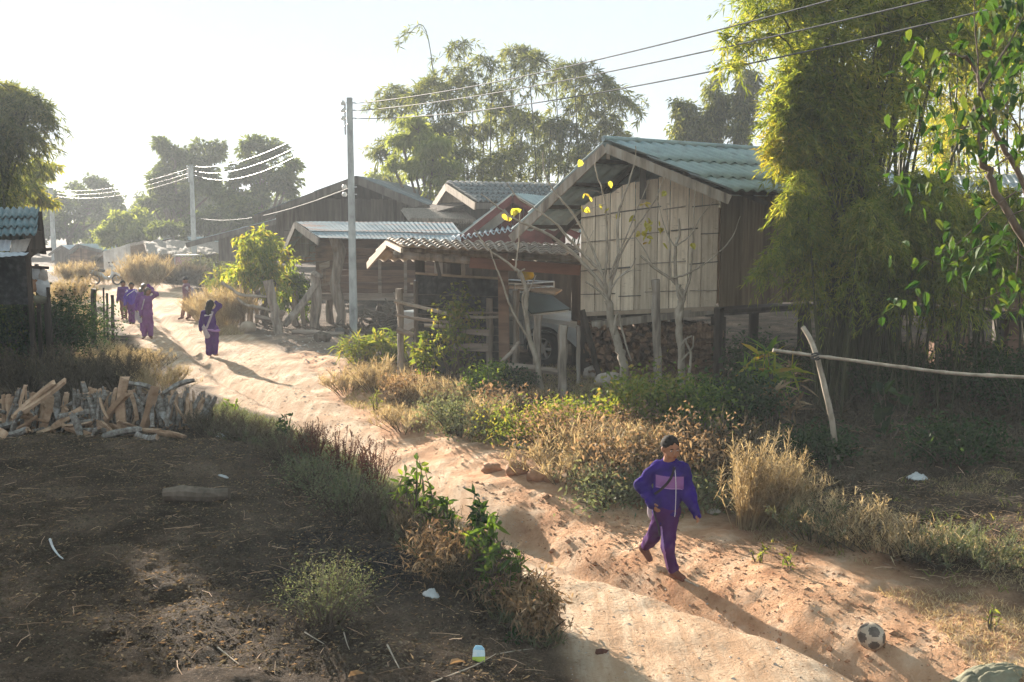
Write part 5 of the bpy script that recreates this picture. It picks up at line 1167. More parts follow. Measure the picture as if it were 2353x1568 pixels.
def person(px, py, J, label, h=.007, rough=.006, pants=None, jac=None, hairm='hair', face=0., girl=False, long=None, shoes='shoe', hat=False, arms_bag=None, neckr=.034, legw=1., sc=1., cap=None, tw=1., wr=.02, tp=1.):
    """J joints in metres: x right in the photo, y away from camera, z up, feet at z=0"""
    g = G(px, py) if not isinstance(py, tuple) else A(*py); J = {k: A(*v) * sc for k, v in J.items()}
    t = thing('person', g, label, 'person'); t.rotation_euler.z = -math.atan2(g[0], g[1]); t['_o'] = [0., 0., 0.]
    pts = np.array(list(J.values())); lo = pts.min(0) - .17; hi = pts.max(0) + .17; lo[2] = min(lo[2], -.06)
    HD = J['head']; fd = A(math.sin(face), -math.cos(face), 0); sd_ = A(math.cos(face), math.sin(face), 0)     # face direction, subject side axis
    hr = .078 * (1 if sc > .95 else 1); S = SDF(lo, hi, h)
    if 'tilt' in J: fz = J['tilt'][2]
    down = -.28
    F3 = unit(fd + A(0, 0, down)); U3 = unit(A(0, 0, 1) - F3 * F3[2])
    S.ell(HD + A(0, 0, .014) - fd * .012, (.074, .086, .088), .02, rot=face); S.ell(HD + fd * .016 - U3 * .045, (.054, .058, .062), .03, rot=face)   # skull, jaw
    S.cap(HD + fd * .045 - U3 * .085, HD + fd * .02 - U3 * .08, .024, .03, .03)
    S.cap(HD + F3 * .082 - U3 * .0, HD + F3 * .092 - U3 * .032, .008, .0125, .014)                       # nose
    for s in (-1, 1):
        S.ell(HD + sd_ * s * .075 - U3 * .012 - fd * .004, (.012, .02, .027), .006, rot=face); S.ell(HD + F3 * .052 + sd_ * s * .04 - U3 * .04, (.022, .02, .022), .02)
        S.ell(HD + F3 * .088 + sd_ * s * .03 + U3 * .004, (.017, .012, .012), .01, 'd')
    S.cap(HD + F3 * .075 + sd_ * -.02 - U3 * .055, HD + F3 * .075 + sd_ * .02 - U3 * .055, .011, .011, .012)
    nk = J['neck']; S.cap(HD - A(0, 0, .06) - fd * .012, nk - A(0, 0, .02), neckr + .004, neckr + .012, .025)
    ch = (J['shl'] + J['shr']) / 2 - A(0, 0, .05); pv = J['pelvis']
    S.chain([nk - A(0, 0, .03), ch, (ch + pv) / 2, pv], [.045, .08, .07, .066], .04)
    for s in 'lr':
        S.chain([J['sh' + s], J['el' + s], J['wr' + s]], [.036, .03, .02], .03)
        d = J['ha' + s] - J['wr' + s]; hand(S, J['wr' + s], d, J['up' + s] if 'up' + s in J else A(0, -.7, .5) if False else A(-1 if s == 'l' else 1, -.2, 0), side=-1 if s == 'l' else 1, L=max(.062, min(.085, np.linalg.norm(d) * .8)), curl=.6)
        S.chain([J['hp' + s], J['kn' + s], J['an' + s]], [.05, .042, .027], .03); S.cap(J['an' + s], J['to' + s], .03, .025, .02)
    S.mesh('body', M['skin'], t)
    S = SDF(lo, hi, h); k = .03   # jacket
    zh = J['hem'][2] if 'hem' in J else pv[2] - .02
    S.chain([nk - A(0, 0, .045), ch + A(0, 0, .0), (ch + pv) / 2, A(pv[0], pv[1], zh + .02)], [.062, .118 * tw, .116 * tw * (tp + 1) / 2, .118 * tw * tp], .05, fl=(1.08, .85, 1))
    S.cap(A(pv[0] - .055 * tp, pv[1], zh + .055), A(pv[0] + .055 * tp, pv[1], zh + .055), .088 * tp, .088 * tp, .04, fl=(1, 1, .8)); S.cap(J['shl'], J['shr'], .055, .055, .04); S.cap(nk - A(0, 0, .04), nk - A(0, 0, .005), .052, .046, .01)
    for s in 'lr': S.chain([J['sh' + s], J['el' + s], J['wr' + s]], [.06, .058, .046], .03); S.cap(J['wr' + s] - unit(J['wr' + s] - J['el' + s]) * .03, J['wr' + s], .036, .036, .01)
    S.wrinkle(wr, 16, int(px)); ax = S.lo[2] + S.h * np.arange(S.n[2])
    lowcut = ax < zh - .03; 
    S.ell(nk + A(0, 0, .03), (.03, .03, .04), .001, 'd') if False else None
    jo = S.mesh('jacket', jac, t)
    S = SDF(lo, hi, h)   # trousers
    S.cap(pv + A(-.03, 0, .03), pv + A(.03, 0, .03), .098, .098, .03, fl=(1, .85, 1))
    for s in 'lr':
        S.chain([J['hp' + s], J['kn' + s], J['an' + s] + (J['kn' + s] - J['an' + s]) * .12], [.082 * (legw + 1) / 2, .068 * legw, .06 * legw], .03)
    S.wrinkle(.022, 14, int(px) + 5); S.mesh('trousers', pants, t)
    for s in 'lr':
        S = SDF(np.minimum(J['an' + s], J['to' + s]) - .12, np.maximum(J['an' + s], J['to' + s]) + .12, .006)
        a_, b_ = J['an' + s], J['to' + s]; dd = b_ - a_; S.cap(a_ + A(0, 0, -.005), a_ - dd * .25 + A(0, 0, -.02), .036, .033, .02); S.cap(a_ + A(0, 0, -.01), b_, .036, .03, .03); S.mesh('shoe', M[shoes], t)
    # hair
    S = SDF(HD - .35, HD + .18, .006)
    S.ell(HD + A(0, 0, .02) - fd * .016, (.079, .09, .088), .01, rot=face)
    S.ell(HD + F3 * .08 - U3 * .022, (.085, .07, .078), .01, 'd', rot=face); S.ell(HD - U3 * .06, (.13, .13, .078 if not long else .05), .01, 'd')
    if long:
        q = [HD + A(*v) for v in long]; S.ell(HD - fd * .03, (.086, .088, .1), .02, rot=face); S.chain(q, [.075, .075, .062, .035][:len(q)], .03); 
        if face == 0 or abs(face) < 1.6: S.ell(HD + F3 * .09 - U3 * .03, (.06, .07, .09), .01, 'd', rot=face)
        S.wrinkle(.012, 45, 3)
    else: S.wrinkle(.004, 40, 3)
    S.mesh('hair', M[hairm], t)
    if abs(face) < 1.4 and not girl:
        for s in (-1, 1):
            for nm, mt, off, r in (('eye', 'ceramic', (.066, .029, .002), (.011, .008, .0035)), ('iris', 'strap', (.0715, .029, .002), (.0055, .0055, .0045)), ('eyebrow', 'hair', (.0735, .03, .022), (.018, .007, .0035))):
                mb = MB(); c = HD + F3 * off[0] + sd_ * s * off[1] + U3 * off[2]; sphere(mb, (0, 0, 0), 1, n=6, sq=r); V = mb.v[0]; co, si = math.cos(face), math.sin(face); mb.v[0] = V @ np.array([[co, si, 0], [-si, co, 0], [0, 0, 1]]) + c; mb.build(nm, M[mt], t, smooth=True)
        mb = MB(); sphere(mb, (0, 0, 0), 1, n=6, sq=(.02, .008, .006)); co, si = math.cos(face), math.sin(face); mb.v[0] = mb.v[0] @ np.array([[co, si, 0], [-si, co, 0], [0, 0, 1]]) + HD + F3 * .083 - U3 * .056; mb.build('mouth', M['lips'], t, smooth=True)
    if cap:
        S = SDF(HD - .2, HD + .25, .006); S.ell(HD + A(0, 0, .045) - fd * .01, (.088, .094, .07), .01, rot=face); S.cap(HD + A(0, 0, .035) + fd * .07, HD + A(0, 0, .025) + fd * .15, .06, .045, .01, fl=(1, 1, .2)); S.ell(HD + A(0, 0, -.04), (.1, .1, .055), .01, 'd'); S.mesh('cap', M[cap], t)
    return t, jo, J
def ribbon(t, jo, pts, w, nm, mat, off=.006, th=.004, side=-1, skin=True):
    """strap or sewn stripe: path (x,z) projected onto the garment from the front (side=-1) or back"""
    bv = BVHTree.FromPolygons([v.co[:] for v in jo.data.vertices], [p.vertices[:] for p in jo.data.polygons]); out = []
    Pp = smooth_path([A(x, 0, z) for x, z in pts], 8)
    for p in Pp:
        hit = bv.ray_cast(Vector((p[0], side * 1.0, p[2])), Vector((0, -side, 0)))
        y = hit[0][1] if hit[0] is not None else (out[-1][1] if out else 0)
        out.append(A(p[0], y + side * off, p[2]))
    out = np.array(out); k = out[:, 1].copy()
    for _ in range(2): k[1:-1] = (k[:-2] + k[1:-1] + k[2:]) / 3
    out[:, 1] = np.minimum(k, out[:, 1]) if side < 0 else np.maximum(k, out[:, 1])
    mb = MB(); T = np.gradient(out, axis=0); sdv = np.cross(T, A(0, 1, 0)); sdv /= np.linalg.norm(sdv, axis=1, keepdims=True) + 1e-9
    L_, R_ = out - sdv * w / 2, out + sdv * w / 2; n = len(out); V = np.concatenate([L_, R_]); f = [[i, i + 1, n + i + 1, n + i] for i in range(n - 1)]
    mb.add(V, f); o_ = t['_o']; t['_o'] = [0., 0., 0.]; o = mb.build(nm, M[mat], t, solid=th, smooth=True); return o
def bag(t, c, w, h_, d, mat, nm='bag', rot=0, cat='bag'):
    S = SDF(A(*c) - .3, A(*c) + .3, .007); a = A(math.sin(rot) * h_ / 2, 0, -h_ / 2); S.cap(A(*c) - a, A(*c) + a, w * .36, w * .5, .02, fl=(1, d, 1)); S.wrinkle(.012, 18, 2); return S.mesh(nm, M[mat], t)
PUR = (.065, .022, .20); VIO = (.13, .035, .21)
# running boy, foreground
X = 932.
def b_(x, y, d=0): return ((x - 700) / X, d, (1400 - y) / X)
J = dict(head=b_(668, 322, -.02), neck=b_(655, 418, 0), shl=b_(562, 502, .03), shr=b_(768, 505, -.02), ell=b_(432, 655, .06), wrl=b_(530, 792, -.06), hal=b_(578, 850, -.12), elr=b_(828, 735, -.04), wrr=b_(885, 850, -.10), har=b_(905, 905, -.14),
         pelvis=b_(645, 880), hem=(0, 0, .515), hpl=b_(590, 930, .03), hpr=b_(670, 930, -.02), knl=b_(545, 1095, .1), anl=b_(455, 1268, .30), tol=b_(505, 1352, .26), knr=b_(665, 1130, -.08), anr=b_(715, 1362, -.03), tor=b_(785, 1390, -.10))
jm = cloth('purple_jacket', (.030, .010, .155), (.016, .006, .08), band=(-.16, .082, .806, .918, (.20, .09, .25)))
pm = cloth('violet_trousers', (.060, .014, .095))
t, jo, Jb = person(1545, 1322, J, 'boy in purple tracksuit with lilac chest panel striding down the road in the foreground', h=.006, jac=jm, pants=pm, face=.5, shoes='shoe', tw=1.03, wr=.022, tp=.8, legw=.76)
for o in t.children:
    if o.name.startswith('trousers'): tro = o
ribbon(t, jo, [b_(700, 470)[::2], b_(680, 540)[::2], b_(620, 630)[::2], b_(545, 705)[::2]], .022, 'bag_strap', 'strap')
ribbon(t, jo, [b_(702, 470)[::2], b_(712, 560)[::2], b_(716, 700)[::2], b_(712, 860)[::2], b_(700, 915)[::2]], .006, 'zipper', 'white_cloth', off=.003, th=.002)
ribbon(t, jo, [b_(560, 640)[::2], b_(690, 646)[::2], b_(768, 652)[::2]], .006, 'piping', 'lilac', off=.003, th=.002)
ribbon(t, tro, [b_(607, 975)[::2], b_(622, 1110)[::2], b_(640, 1220)[::2], b_(665, 1330)[::2]], .024, 'side_stripe', 'lilac', off=.004)
mb = MB(); q = smooth_path([b_(525, 810, -.02), b_(552, 880, -.09), b_(580, 960, -.12), b_(592, 1035, -.13)]); tube(mb, q, .008, 6)
mb.build('loose_strap', M['strap'], t, smooth=True)
mb = MB(); sphere(mb, b_(548, 880, .12), .10, n=10, sq=(.75, .5, 1.1), noise=.2); mb.build('shoulder_bag', M['bagcloth'], t, smooth=True)

def std(hh, **k):
    """upright child, height hh, photo-plane joints, arms hanging"""
    s = hh / 1.35
    J = dict(head=(0, 0, 1.245), neck=(0, 0, 1.13), shl=(-.125, 0, 1.07), shr=(.125, 0, 1.07), ell=(-.185, .01, .85), wrl=(-.2, -.03, .655), hal=(-.2, -.05, .57), elr=(.185, .01, .85), wrr=(.2, -.03, .655), har=(.2, -.05, .57),
             pelvis=(0, 0, .70), hem=(0, 0, .66), hpl=(-.065, 0, .68), hpr=(.065, 0, .68), knl=(-.07, -.02, .38), knr=(.07, 0, .38), anl=(-.07, 0, .07), anr=(.07, .02, .07), tol=(-.08, -.12, .03), tor=(.08, -.11, .03))
    J.update(k); return {a: tuple(np.array(v) * s) for a, v in J.items()}
# girl seen from behind
J = std(1.38, head=(-.03, 0, 1.235), neck=(-.045, 0, 1.12), shl=(-.19, 0, 1.04), shr=(.055, 0, 1.06), elr=(.185, .02, 1.19), wrr=(.10, .06, 1.27), har=(.03, .07, 1.28), ell=(-.245, .0, .82), wrl=(-.26, 0, .64), hal=(-.26, 0, .56), pelvis=(-.03, 0, .68), hem=(0, 0, .66), hpl=(-.09, 0, .66), hpr=(.05, 0, .66), knl=(-.085, 0, .36), knr=(.06, .02, .36), anl=(-.085, 0, .07), anr=(.04, .02, .07), tol=(-.06, .1, .03), tor=(.09, .11, .03))
t, jo, _ = person(490, 820, J, 'long-haired girl in purple tracksuit seen from behind, one arm raised to her head', jac=cloth('purple_jacket_back', (.065, .018, .14)), pants=cloth('purple_trousers_back', (.09, .025, .15)), face=PI, girl=True, hairm='hair', long=[(0, -.02, .0), (-.04, -.06, -.10), (-.05, -.07, -.2), (-.05, -.06, -.27)], legw=1.25, shoes='shoe_tan')
ribbon(t, jo, [(.02, 1.09), (-.03, .95), (-.09, .8), (-.13, .7)], .05, 'bag_strap', 'bagcloth'); bag(t, (-.155, -.14, .62), .13, .2, .35, 'bagcloth', rot=.35)
ribbon(t, jo, [(-.17, 1.0), (-.05, 1.015), (.0, 1.01)], .035, 'back_print', 'white_cloth', off=.003, th=.002)
S = SDF((-.3, -.25, .45), (.35, .25, .9), .007); S.cap((-.06, 0, .66), (.05, 0, .63), .125, .13, .03, fl=(1, .85, .35)); S.mesh('shirt_hem', M['lilac'], t)
# front girl of the pair with arm over eyes
J = std(1.42, head=(.035, 0, 1.235), neck=(.01, 0, 1.12), shl=(-.12, 0, 1.04), shr=(.12, 0, 1.06), elr=(.25, -.04, 1.15), wrr=(.15, -.10, 1.245), har=(.07, -.12, 1.25), hem=(0, 0, .60), hpl=(-.05, 0, .66), hpr=(.06, 0, .66), anl=(-.10, .02, .07), anr=(.06, -.02, .07), knl=(-.06, -.01, .37), knr=(.065, 0, .37), tol=(-.13, -.10, .03), tor=(.08, -.14, .03), ell=(-.17, 0, .82), wrl=(-.15, -.06, .63), hal=(-.14, -.08, .55))
t, jo, _ = person(341, 779, J, 'girl in faded mauve tracksuit shading her eyes, nearest of the pair on the road', jac=cloth('mauve_jacket', (.21, .08, .22)), pants=cloth('mauve_trousers', (.22, .085, .22)), face=.2, girl=True, hairm='hair_brown', long=[(0, .0, .0), (-.03, .05, -.08), (-.05, .05, -.16)], legw=1.12)
ribbon(t, jo, [(-.06, 1.1), (-.10, .95), (-.14, .8)], .03, 'bag_strap', 'bagcloth'); bag(t, (-.19, -.05, .62), .12, .24, .35, 'bagcloth')
# girl behind her
J = std(1.44, head=(.03, 0, 1.25), shr=(.11, 0, 1.08), elr=(.22, -.04, 1.2), wrr=(.12, -.1, 1.29), har=(.05, -.12, 1.3), hem=(0, 0, .62))
t, jo, _ = person(334, 766, J, 'girl with long sunlit hair mostly hidden behind the girl shading her eyes', jac=cloth('purple_jacket_third', (.16, .05, .22)), pants=cloth('purple_trousers_third', (.16, .05, .20)), face=.4, girl=True, hairm='hair_brown', long=[(0, .0, .0), (-.09, .02, -.1), (-.13, .02, -.19), (-.15, .0, -.26)])
bag(t, (-.22, -.03, .58), .1, .3, .35, 'bagcloth')
# two boys at left
J = std(1.35, head=(.01, 0, 1.245), elr=(.165, 0, .85), hem=(0, 0, .68), anl=(-.06, .05, .09), anr=(.02, -.08, .06), knl=(-.06, -.02, .38), knr=(.05, -.07, .38), tol=(-.07, -.07, .05), tor=(.02, -.2, .03))
t, jo, _ = person(305, 746, J, 'boy in blue-purple jacket with pale diagonal bag strap walking down the road', jac=cloth('blue_purple_jacket', (.10, .045, .33)), pants=cloth('plum_trousers', (.15, .045, .18)), face=0)
ribbon(t, jo, [(.08, 1.1), (.0, 1.04), (-.1, .97), (-.14, .92)], .022, 'bag_strap', 'white_cloth')
for x in (-.13, .13): ribbon(t, jo, [(x * .85, 1.11), (x, 1.075), (x * 1.25, 1.03)], .05, 'shoulder_patch', 'white_cloth', off=.004, th=.002)
J = std(1.30, elr=(.16, -.03, .87), wrr=(.1, -.12, .78), har=(.05, -.13, .76), hem=(0, 0, .68), anl=(-.05, .0, .07), anr=(.04, -.05, .07), ell=(-.165, 0, .85))
t, jo, _ = person(286, 734, J, 'boy in dark purple jacket and brown trousers at the far left of the group', jac=cloth('dark_purple_jacket', (.11, .035, .18)), pants=cloth('brown_trousers', (.20, .09, .085)), face=.2, legw=.8)
# boy with cap
J = std(1.42, head=(-.02, 0, 1.24), neck=(.02, 0, 1.13), shl=(-.02, -.1, 1.07), shr=(.05, .1, 1.07), ell=(.0, -.12, .86), wrl=(-.05, -.12, .7), hal=(-.08, -.12, .63), elr=(.05, .14, .87), wrr=(.0, .14, .7), har=(-.03, .14, .62), pelvis=(.02, 0, .69), hpl=(-.02, -.06, .67), hpr=(.04, .06, .67), knl=(-.08, -.06, .38), knr=(.05, .06, .37), anl=(-.15, -.06, .07), anr=(.07, .06, .07), tol=(-.25, -.07, .03), tor=(-.02, .05, .03), hem=(0, 0, .62))
t, jo, _ = person(430, 734, J, 'boy in dark cap standing side-on with a grey bag on his back', jac=cloth('grey_purple_jacket', (.22, .12, .17)), pants=cloth('dusty_brown_trousers', (.23, .11, .10)), face=-1.35, cap='strap')
bag(t, (.17, 0, .86), .16, .28, .8, 'bagcloth', rot=-.3); ribbon(t, jo, [(-.02, 1.07), (.02, 1.0), (.1, .92)], .03, 'bag_strap', 'bagcloth')
ribbon(t, jo, [(-.0, 1.09), (.02, 1.04), (.03, .99)], .1, 'shoulder_patch', 'white_cloth', off=.004, th=.002)
# ------------------------------------------------------------ vegetation
def rdir(n, up=0., sp=1.):
    d = RG.normal(size=(n, 3)) * sp; d[:, 2] += up; return d / np.linalg.norm(d, axis=1, keepdims=True)
def sprays(mb, base, out, L, nl, leafL, leafW, droop=.5, mode=0, cup=.15, spread=.8):
    """branchlets from base along out (arrays), each carrying nl leaves"""
    n = len(base); t = RG.random((n, nl)) ** .7; L = np.broadcast_to(L, (n,))[:, None]
    P_ = base[:, None, :] + out[:, None, :] * (L * t)[..., None]; P_[..., 2] -= droop * L * t * t
    D = out[:, None, :] + RG.normal(0, spread, (n, nl, 3)); D[..., 2] -= droop * (.4 + t)
    P_ = P_ + RG.normal(0, .02, P_.shape) * L[..., None]
    leaves(mb, P_.reshape(-1, 3), D.reshape(-1, 3), leafL * RG.uniform(.6, 1.2, n * nl), leafW * RG.uniform(.7, 1.2, n * nl), mode=mode, cup=cup)
def bamboo(name, base, culms, label, cat, lmat, cr=.03, leafL=.15, leafW=.022, nsp=55, nl=34, sl=.8, droop=.6, start=.3, group=None, cmat='culm', twigs=True, indiv=True):
    t = thing(name, base, label, cat, group); fol = MB()
    for ci, (pts, dens) in enumerate(culms):
        q = smooth_path(pts, 8); m = len(q); rr = np.linspace(cr, cr * .15, m)
        mb = MB(); tube(mb, q, rr, 6, cap=False)
        n = int(nsp * dens)
        if n:
            s = start + (1 - start) * RG.random(n) ** .8; x = s * (m - 1); i = np.minimum(x.astype(int), m - 2); f = (x - i)[:, None]
            b = q[i] * (1 - f) + q[i + 1] * f; o = rdir(n, .15); o[:, 2] *= .6
            LL = sl * RG.uniform(.4, 1.1, n) * (1.15 - .6 * s)
            sprays(fol, b, o, LL, nl, leafL, leafW, droop)
            if twigs:
                for k in range(0, n, 3):
                    e = b[k] + o[k] * LL[k] - A(0, 0, droop * LL[k]); tube(mb, [b[k], b[k] * .5 + e * .5 + A(0, 0, .12 * LL[k]), e], [cr * .2, cr * .15, cr * .08], 3, cap=False)
        mb.build('culm', M[cmat], t)
    fol.build('foliage', M[lmat], t); return t
def pxc(pts, Ys):
    return [P(x, y, Y) for (x, y), Y in zip(pts, Ys)]
# giant bamboo on the right
def giant():
    cl = []
    for i in range(46):
        bx = rnd.uniform(1885, 2080); Y = rnd.uniform(14.2, 16.2); g = A((bx - CX) / F * Y, Y, 0); g[2] = Hs(g[0], g[1]) - .1
        tx = bx + rnd.gauss(60, 120) if i > 8 else rnd.uniform(1800, 1900); ty = rnd.uniform(-260, 60)
        if tx < 1830: ty = rnd.uniform(-60, 120)
        tp = P(tx, ty, Y + rnd.uniform(-1, .6)); m = g * .45 + tp * .55; m[0] = g[0] + (tp[0] - g[0]) * .3
        tip = tp + A((tp[0] - g[0]) * .35 + rnd.gauss(0, .3), rnd.gauss(-.2, .4), -.4)
        cl.append(([g, m, tp, tip], .9))
    for i in range(15):    # culms bowing to the left, sunlit
        bx = rnd.uniform(1880, 1990); Y = rnd.uniform(14.2, 15.2); g = A((bx - CX) / F * Y, Y, 0); g[2] = Hs(g[0], g[1])
        tx, ty = rnd.choice([(1795, 240), (1830, 330), (1810, 290), (1850, 380), (1830, 200), (1850, 300), (1830, 390), (1880, 350), (1900, 250)]); tx += rnd.gauss(0, 18); ty += rnd.gauss(0, 20)
        tp = P(tx + 70, ty - 60, Y - .3); cl.append(([g, g * .5 + tp * .5 + A(.3, 0, .4), tp, P(tx + 5, ty + 15, Y - .5)], 1.25))
    return bamboo('giant_bamboo', gz(A(5.0, 15.3, 0)), cl, 'tall dense green bamboo clump rising right of the bamboo house', 'bamboo', 'bamboo_leaf', .03, .14, .021, 84, 21, .75, .42, .36)
giant()
def hang():
    cl = []
    for i in range(44):   # low drooping shaded growth
        bx = rnd.uniform(1860, 2400); Y = rnd.uniform(13.2, 15.4); g = A((bx - CX) / F * Y, Y, 0); g[2] = Hs(g[0], g[1])
        tx = max(1835, bx + rnd.uniform(-110, 80)); ty = rnd.uniform(400, 560); tp = P(tx, ty, Y - .2); cl.append(([g, g * .5 + tp * .5, tp, tp + A(rnd.gauss(-.1, .4), -.2, -.5)], 1.0))
    return bamboo('low_bamboo', gz(A(5.3, 13.9, 0)), cl, 'shaded lower bamboo thicket drooping between the bamboo house and the right edge', 'bamboo', 'bamboo_leaf', .016, .11, .015, 84, 26, .6, .8, .36)
hang()
def ybam():
    cl = []
    for i in range(26):
        bx = rnd.uniform(2150, 2620); Y = rnd.uniform(19.8, 23); g = A((bx - CX) / F * Y, Y, .2); tx = bx + rnd.gauss(0, 60); ty = rnd.uniform(-150, 180)
        tp = P(tx, ty, Y); cl.append(([g, g * .4 + tp * .6, tp, tp + A(rnd.gauss(0, .6), 0, -.6)], 1))
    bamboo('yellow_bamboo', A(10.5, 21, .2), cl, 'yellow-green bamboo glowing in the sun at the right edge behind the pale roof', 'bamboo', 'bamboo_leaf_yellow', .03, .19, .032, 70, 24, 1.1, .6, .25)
ybam()
def yfront():
    cl = []
    for i in range(16):
        bx = rnd.uniform(1870, 1960); Y = rnd.uniform(13.9, 14.6); g = A((bx - CX) / F * Y, Y, 0); g[2] = Hs(g[0], g[1])
        tx, ty = rnd.choice([(1785, 280), (1780, 330), (1800, 380), (1830, 400), (1850, 410), (1880, 330), (1930, 380), (1800, 350)]); tx += rnd.gauss(0, 12); ty += rnd.gauss(0, 12)
        tp = P(tx + 60, ty - 50, Y - .1); cl.append(([g, g * .5 + tp * .5 + A(.3, 0, .3), tp, P(tx, ty + 8, Y - .2)], 1.1))
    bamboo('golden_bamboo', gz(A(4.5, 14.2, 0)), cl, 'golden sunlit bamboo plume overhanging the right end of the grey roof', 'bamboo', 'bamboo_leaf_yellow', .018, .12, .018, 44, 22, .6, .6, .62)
yfront()
# central bamboo grove behind the houses
def grove():
    cl = []; tops = [(960, 80, .15), (1045, 115, .6), (1105, 150, .8), (1195, 135, 1.3), (1240, 150, 1.2), (1300, 165, .8), (1345, 165, .8), (1385, 200, 1.1), (905, 215, 1), (930, 235, 1), (985, 200, 1.2), (1010, 180, 1), (1060, 200, 1.3), (1130, 215, 1), (1160, 260, 1), (1350, 240, 1.4), (1400, 300, 1.3), (1440, 240, .4), (900, 330, 1.), (960, 300, 1.2), (1020, 300, 1.3), (1090, 300, 1.3), (1220, 280, 1.3), (1290, 290, 1.2), (1180, 340, 1.2), (1340, 350, 1.3), (1050, 360, 1.3), (1380, 370, 1.), (1260, 360, 1.2), (1140, 370, 1.3)]
    for tx, ty, dn in tops:
        Y = rnd.uniform(46, 53); bx = 1150 + (tx - 1150) * .55 + rnd.gauss(0, 25); g = A((bx - CX) / F * Y, Y, 0); tp = P(tx, ty, Y)
        cl.append(([g, g * .5 + tp * .5 + A(0, 0, .5), tp + A(-np.sign(tx - bx) * .4, 0, .2), tp + A(np.sign(tx - bx) * .9, 0, -.5)], dn))
    bamboo('bamboo_grove', A(0, 50, 0), cl, 'tall feathery bamboo grove rising behind the houses at the centre', 'bamboo', 'bamboo_leaf_far', .05, .44, .065, 40, 24, 1.9, .6, .3)
grove()
def lbam():
    cl = []
    for i in range(34):
        bx = rnd.uniform(-420, 20); Y = rnd.uniform(28, 33); g = A((bx - CX) / F * Y, Y, 0); tx = bx + rnd.uniform(-60, 70); ty = rnd.uniform(-30, 220)
        tx = min(tx, 60)
        if tx > -170: ty = rnd.uniform(200, 330)
        tp = P(tx, ty, Y); cl.append(([g, g * .4 + tp * .6, tp, tp + A(.8 if tx > -100 else rnd.gauss(0, .6), 0, -.4)], 1.1))
    for tx, ty in ((105, 250), (120, 285), (90, 320), (85, 240)):
        Y = 29.; g = A((-60 - CX) / F * Y, Y, 0); tp = P(tx - 30, ty - 20, Y); cl.append(([g, g * .4 + tp * .6 + A(-.2, 0, .3), tp, P(tx, ty + 5, Y)], .55))
    bamboo('dark_bamboo', A(-16, 30, 0), cl, 'dark tall bamboo clump filling the upper left edge', 'bamboo', 'bamboo_leaf_far', .045, .24, .04, 74, 28, 1.25, .7, .18)
lbam()

def tree(name, px, Y, crown, label, lmat, leafL=.3, leafW=.12, n=9000, group=None, trunk_r=.2, tmat='bark', zb=0, cat='tree', clumps=60, mode=0, seed=0, droop=.2):
    """crown: list of (px,py,rx_px,ry_px) lobes"""
    rg = np.random.default_rng(int(px) + 5 + seed); base = A((px - CX) / F * Y, Y, zb); t = thing(name, base, label, cat, group)
    tr = MB(); fol = MB(); S_ = F / Y; tot = sum(c[2] * c[3] for c in crown)
    top = P(px, min(c[1] for c in crown), Y); fork = base + (top - base) * .3; tube(tr, smooth_path([base, (base + fork) / 2 + rg.normal(0, .1, 3), fork]), trunk_r, 8)
    for (cx_, cy_, rx, ry) in crown:
        c = P(cx_, cy_, Y) + A(0, rg.uniform(-.6, .6), 0); rx, ry = rx / S_, ry / S_; k = max(4, int(clumps * rx * ry * S_ * S_ / tot))
        tube(tr, smooth_path([fork, fork * .5 + c * .5 + rg.normal(0, .15 * rx, 3), c]), [trunk_r * .55] * 4 + [trunk_r * .3] * 4 + [trunk_r * .12], 6)
        for _ in range(k):
            d = rg.normal(size=3); d /= np.linalg.norm(d); cc = c + d * rg.random() ** .4 * rg.choice([.8, 1, 1.25]) * A(rx, rx * .9, ry); cr_ = rg.uniform(.12, .34) * min(rx, ry) + .15
            tube(tr, [c, c * .4 + cc * .6 + rg.normal(0, .05, 3), cc], [trunk_r * .16, trunk_r * .1, trunk_r * .05], 4, cap=False)
            m = int(n * .55 * (rx * ry * S_ * S_ / tot) / k); dd = rg.normal(size=(m, 3)); dd /= np.linalg.norm(dd, axis=1, keepdims=True)
            pp = cc + dd * (rg.random((m, 1)) ** .45) * cr_ * A(1.25, 1.25, .8)
            leaves(fol, pp, dd * .7 + rg.normal(0, .6, (m, 3)) - A(0, 0, droop), leafL * rg.uniform(.6, 1.2, m), leafW * rg.uniform(.7, 1.2, m), mode=mode)
    tr.build('trunk', M[tmat], t); fol.build('crown', M[lmat], t); return t
tree('leafy_tree', 400, 76, [(400, 370, 60, 45), (350, 420, 50, 60), (440, 400, 55, 60), (480, 370, 45, 40), (350, 480, 45, 50), (420, 490, 60, 50), (500, 440, 40, 50), (400, 340, 35, 25)], 'large hazy tree behind the middle power pole', 'tree_leaf_far', .5, .2, 16000, 'hazy trees in the distance', .3)
tree('leafy_tree', 610, 70, [(600, 350, 50, 38), (560, 380, 40, 45), (650, 400, 42, 40), (600, 430, 50, 45), (540, 450, 30, 40), (660, 430, 25, 25)], 'large hazy tree between the middle pole and the dark timber house', 'tree_leaf_far', .45, .18, 13000, 'hazy trees in the distance', .3)
tree('leafy_tree', 160, 100, [(160, 470, 60, 45), (120, 450, 40, 35), (220, 480, 50, 45), (190, 520, 60, 40), (110, 520, 50, 50), (270, 500, 40, 40)], 'dark round tree mass behind the farthest power pole', 'tree_leaf_far', .5, .2, 14000, 'hazy trees in the distance', .3)
tree('leafy_tree', 215, 104, [(212, 420, 16, 18), (245, 430, 14, 16), (180, 430, 18, 12), (262, 460, 18, 20)], 'thin ragged treetop standing above the dark tree mass at far left', 'tree_leaf_far', .5, .2, 3500, 'hazy trees in the distance', .2)
tree('leafy_tree', 290, 72, [(290, 505, 42, 26), (250, 535, 40, 28), (330, 530, 42, 30), (300, 550, 50, 20)], 'low pale green tree above the far hut roofs', 'tree_leaf_pale', .4, .17, 8000, 'hazy trees in the distance', .2)
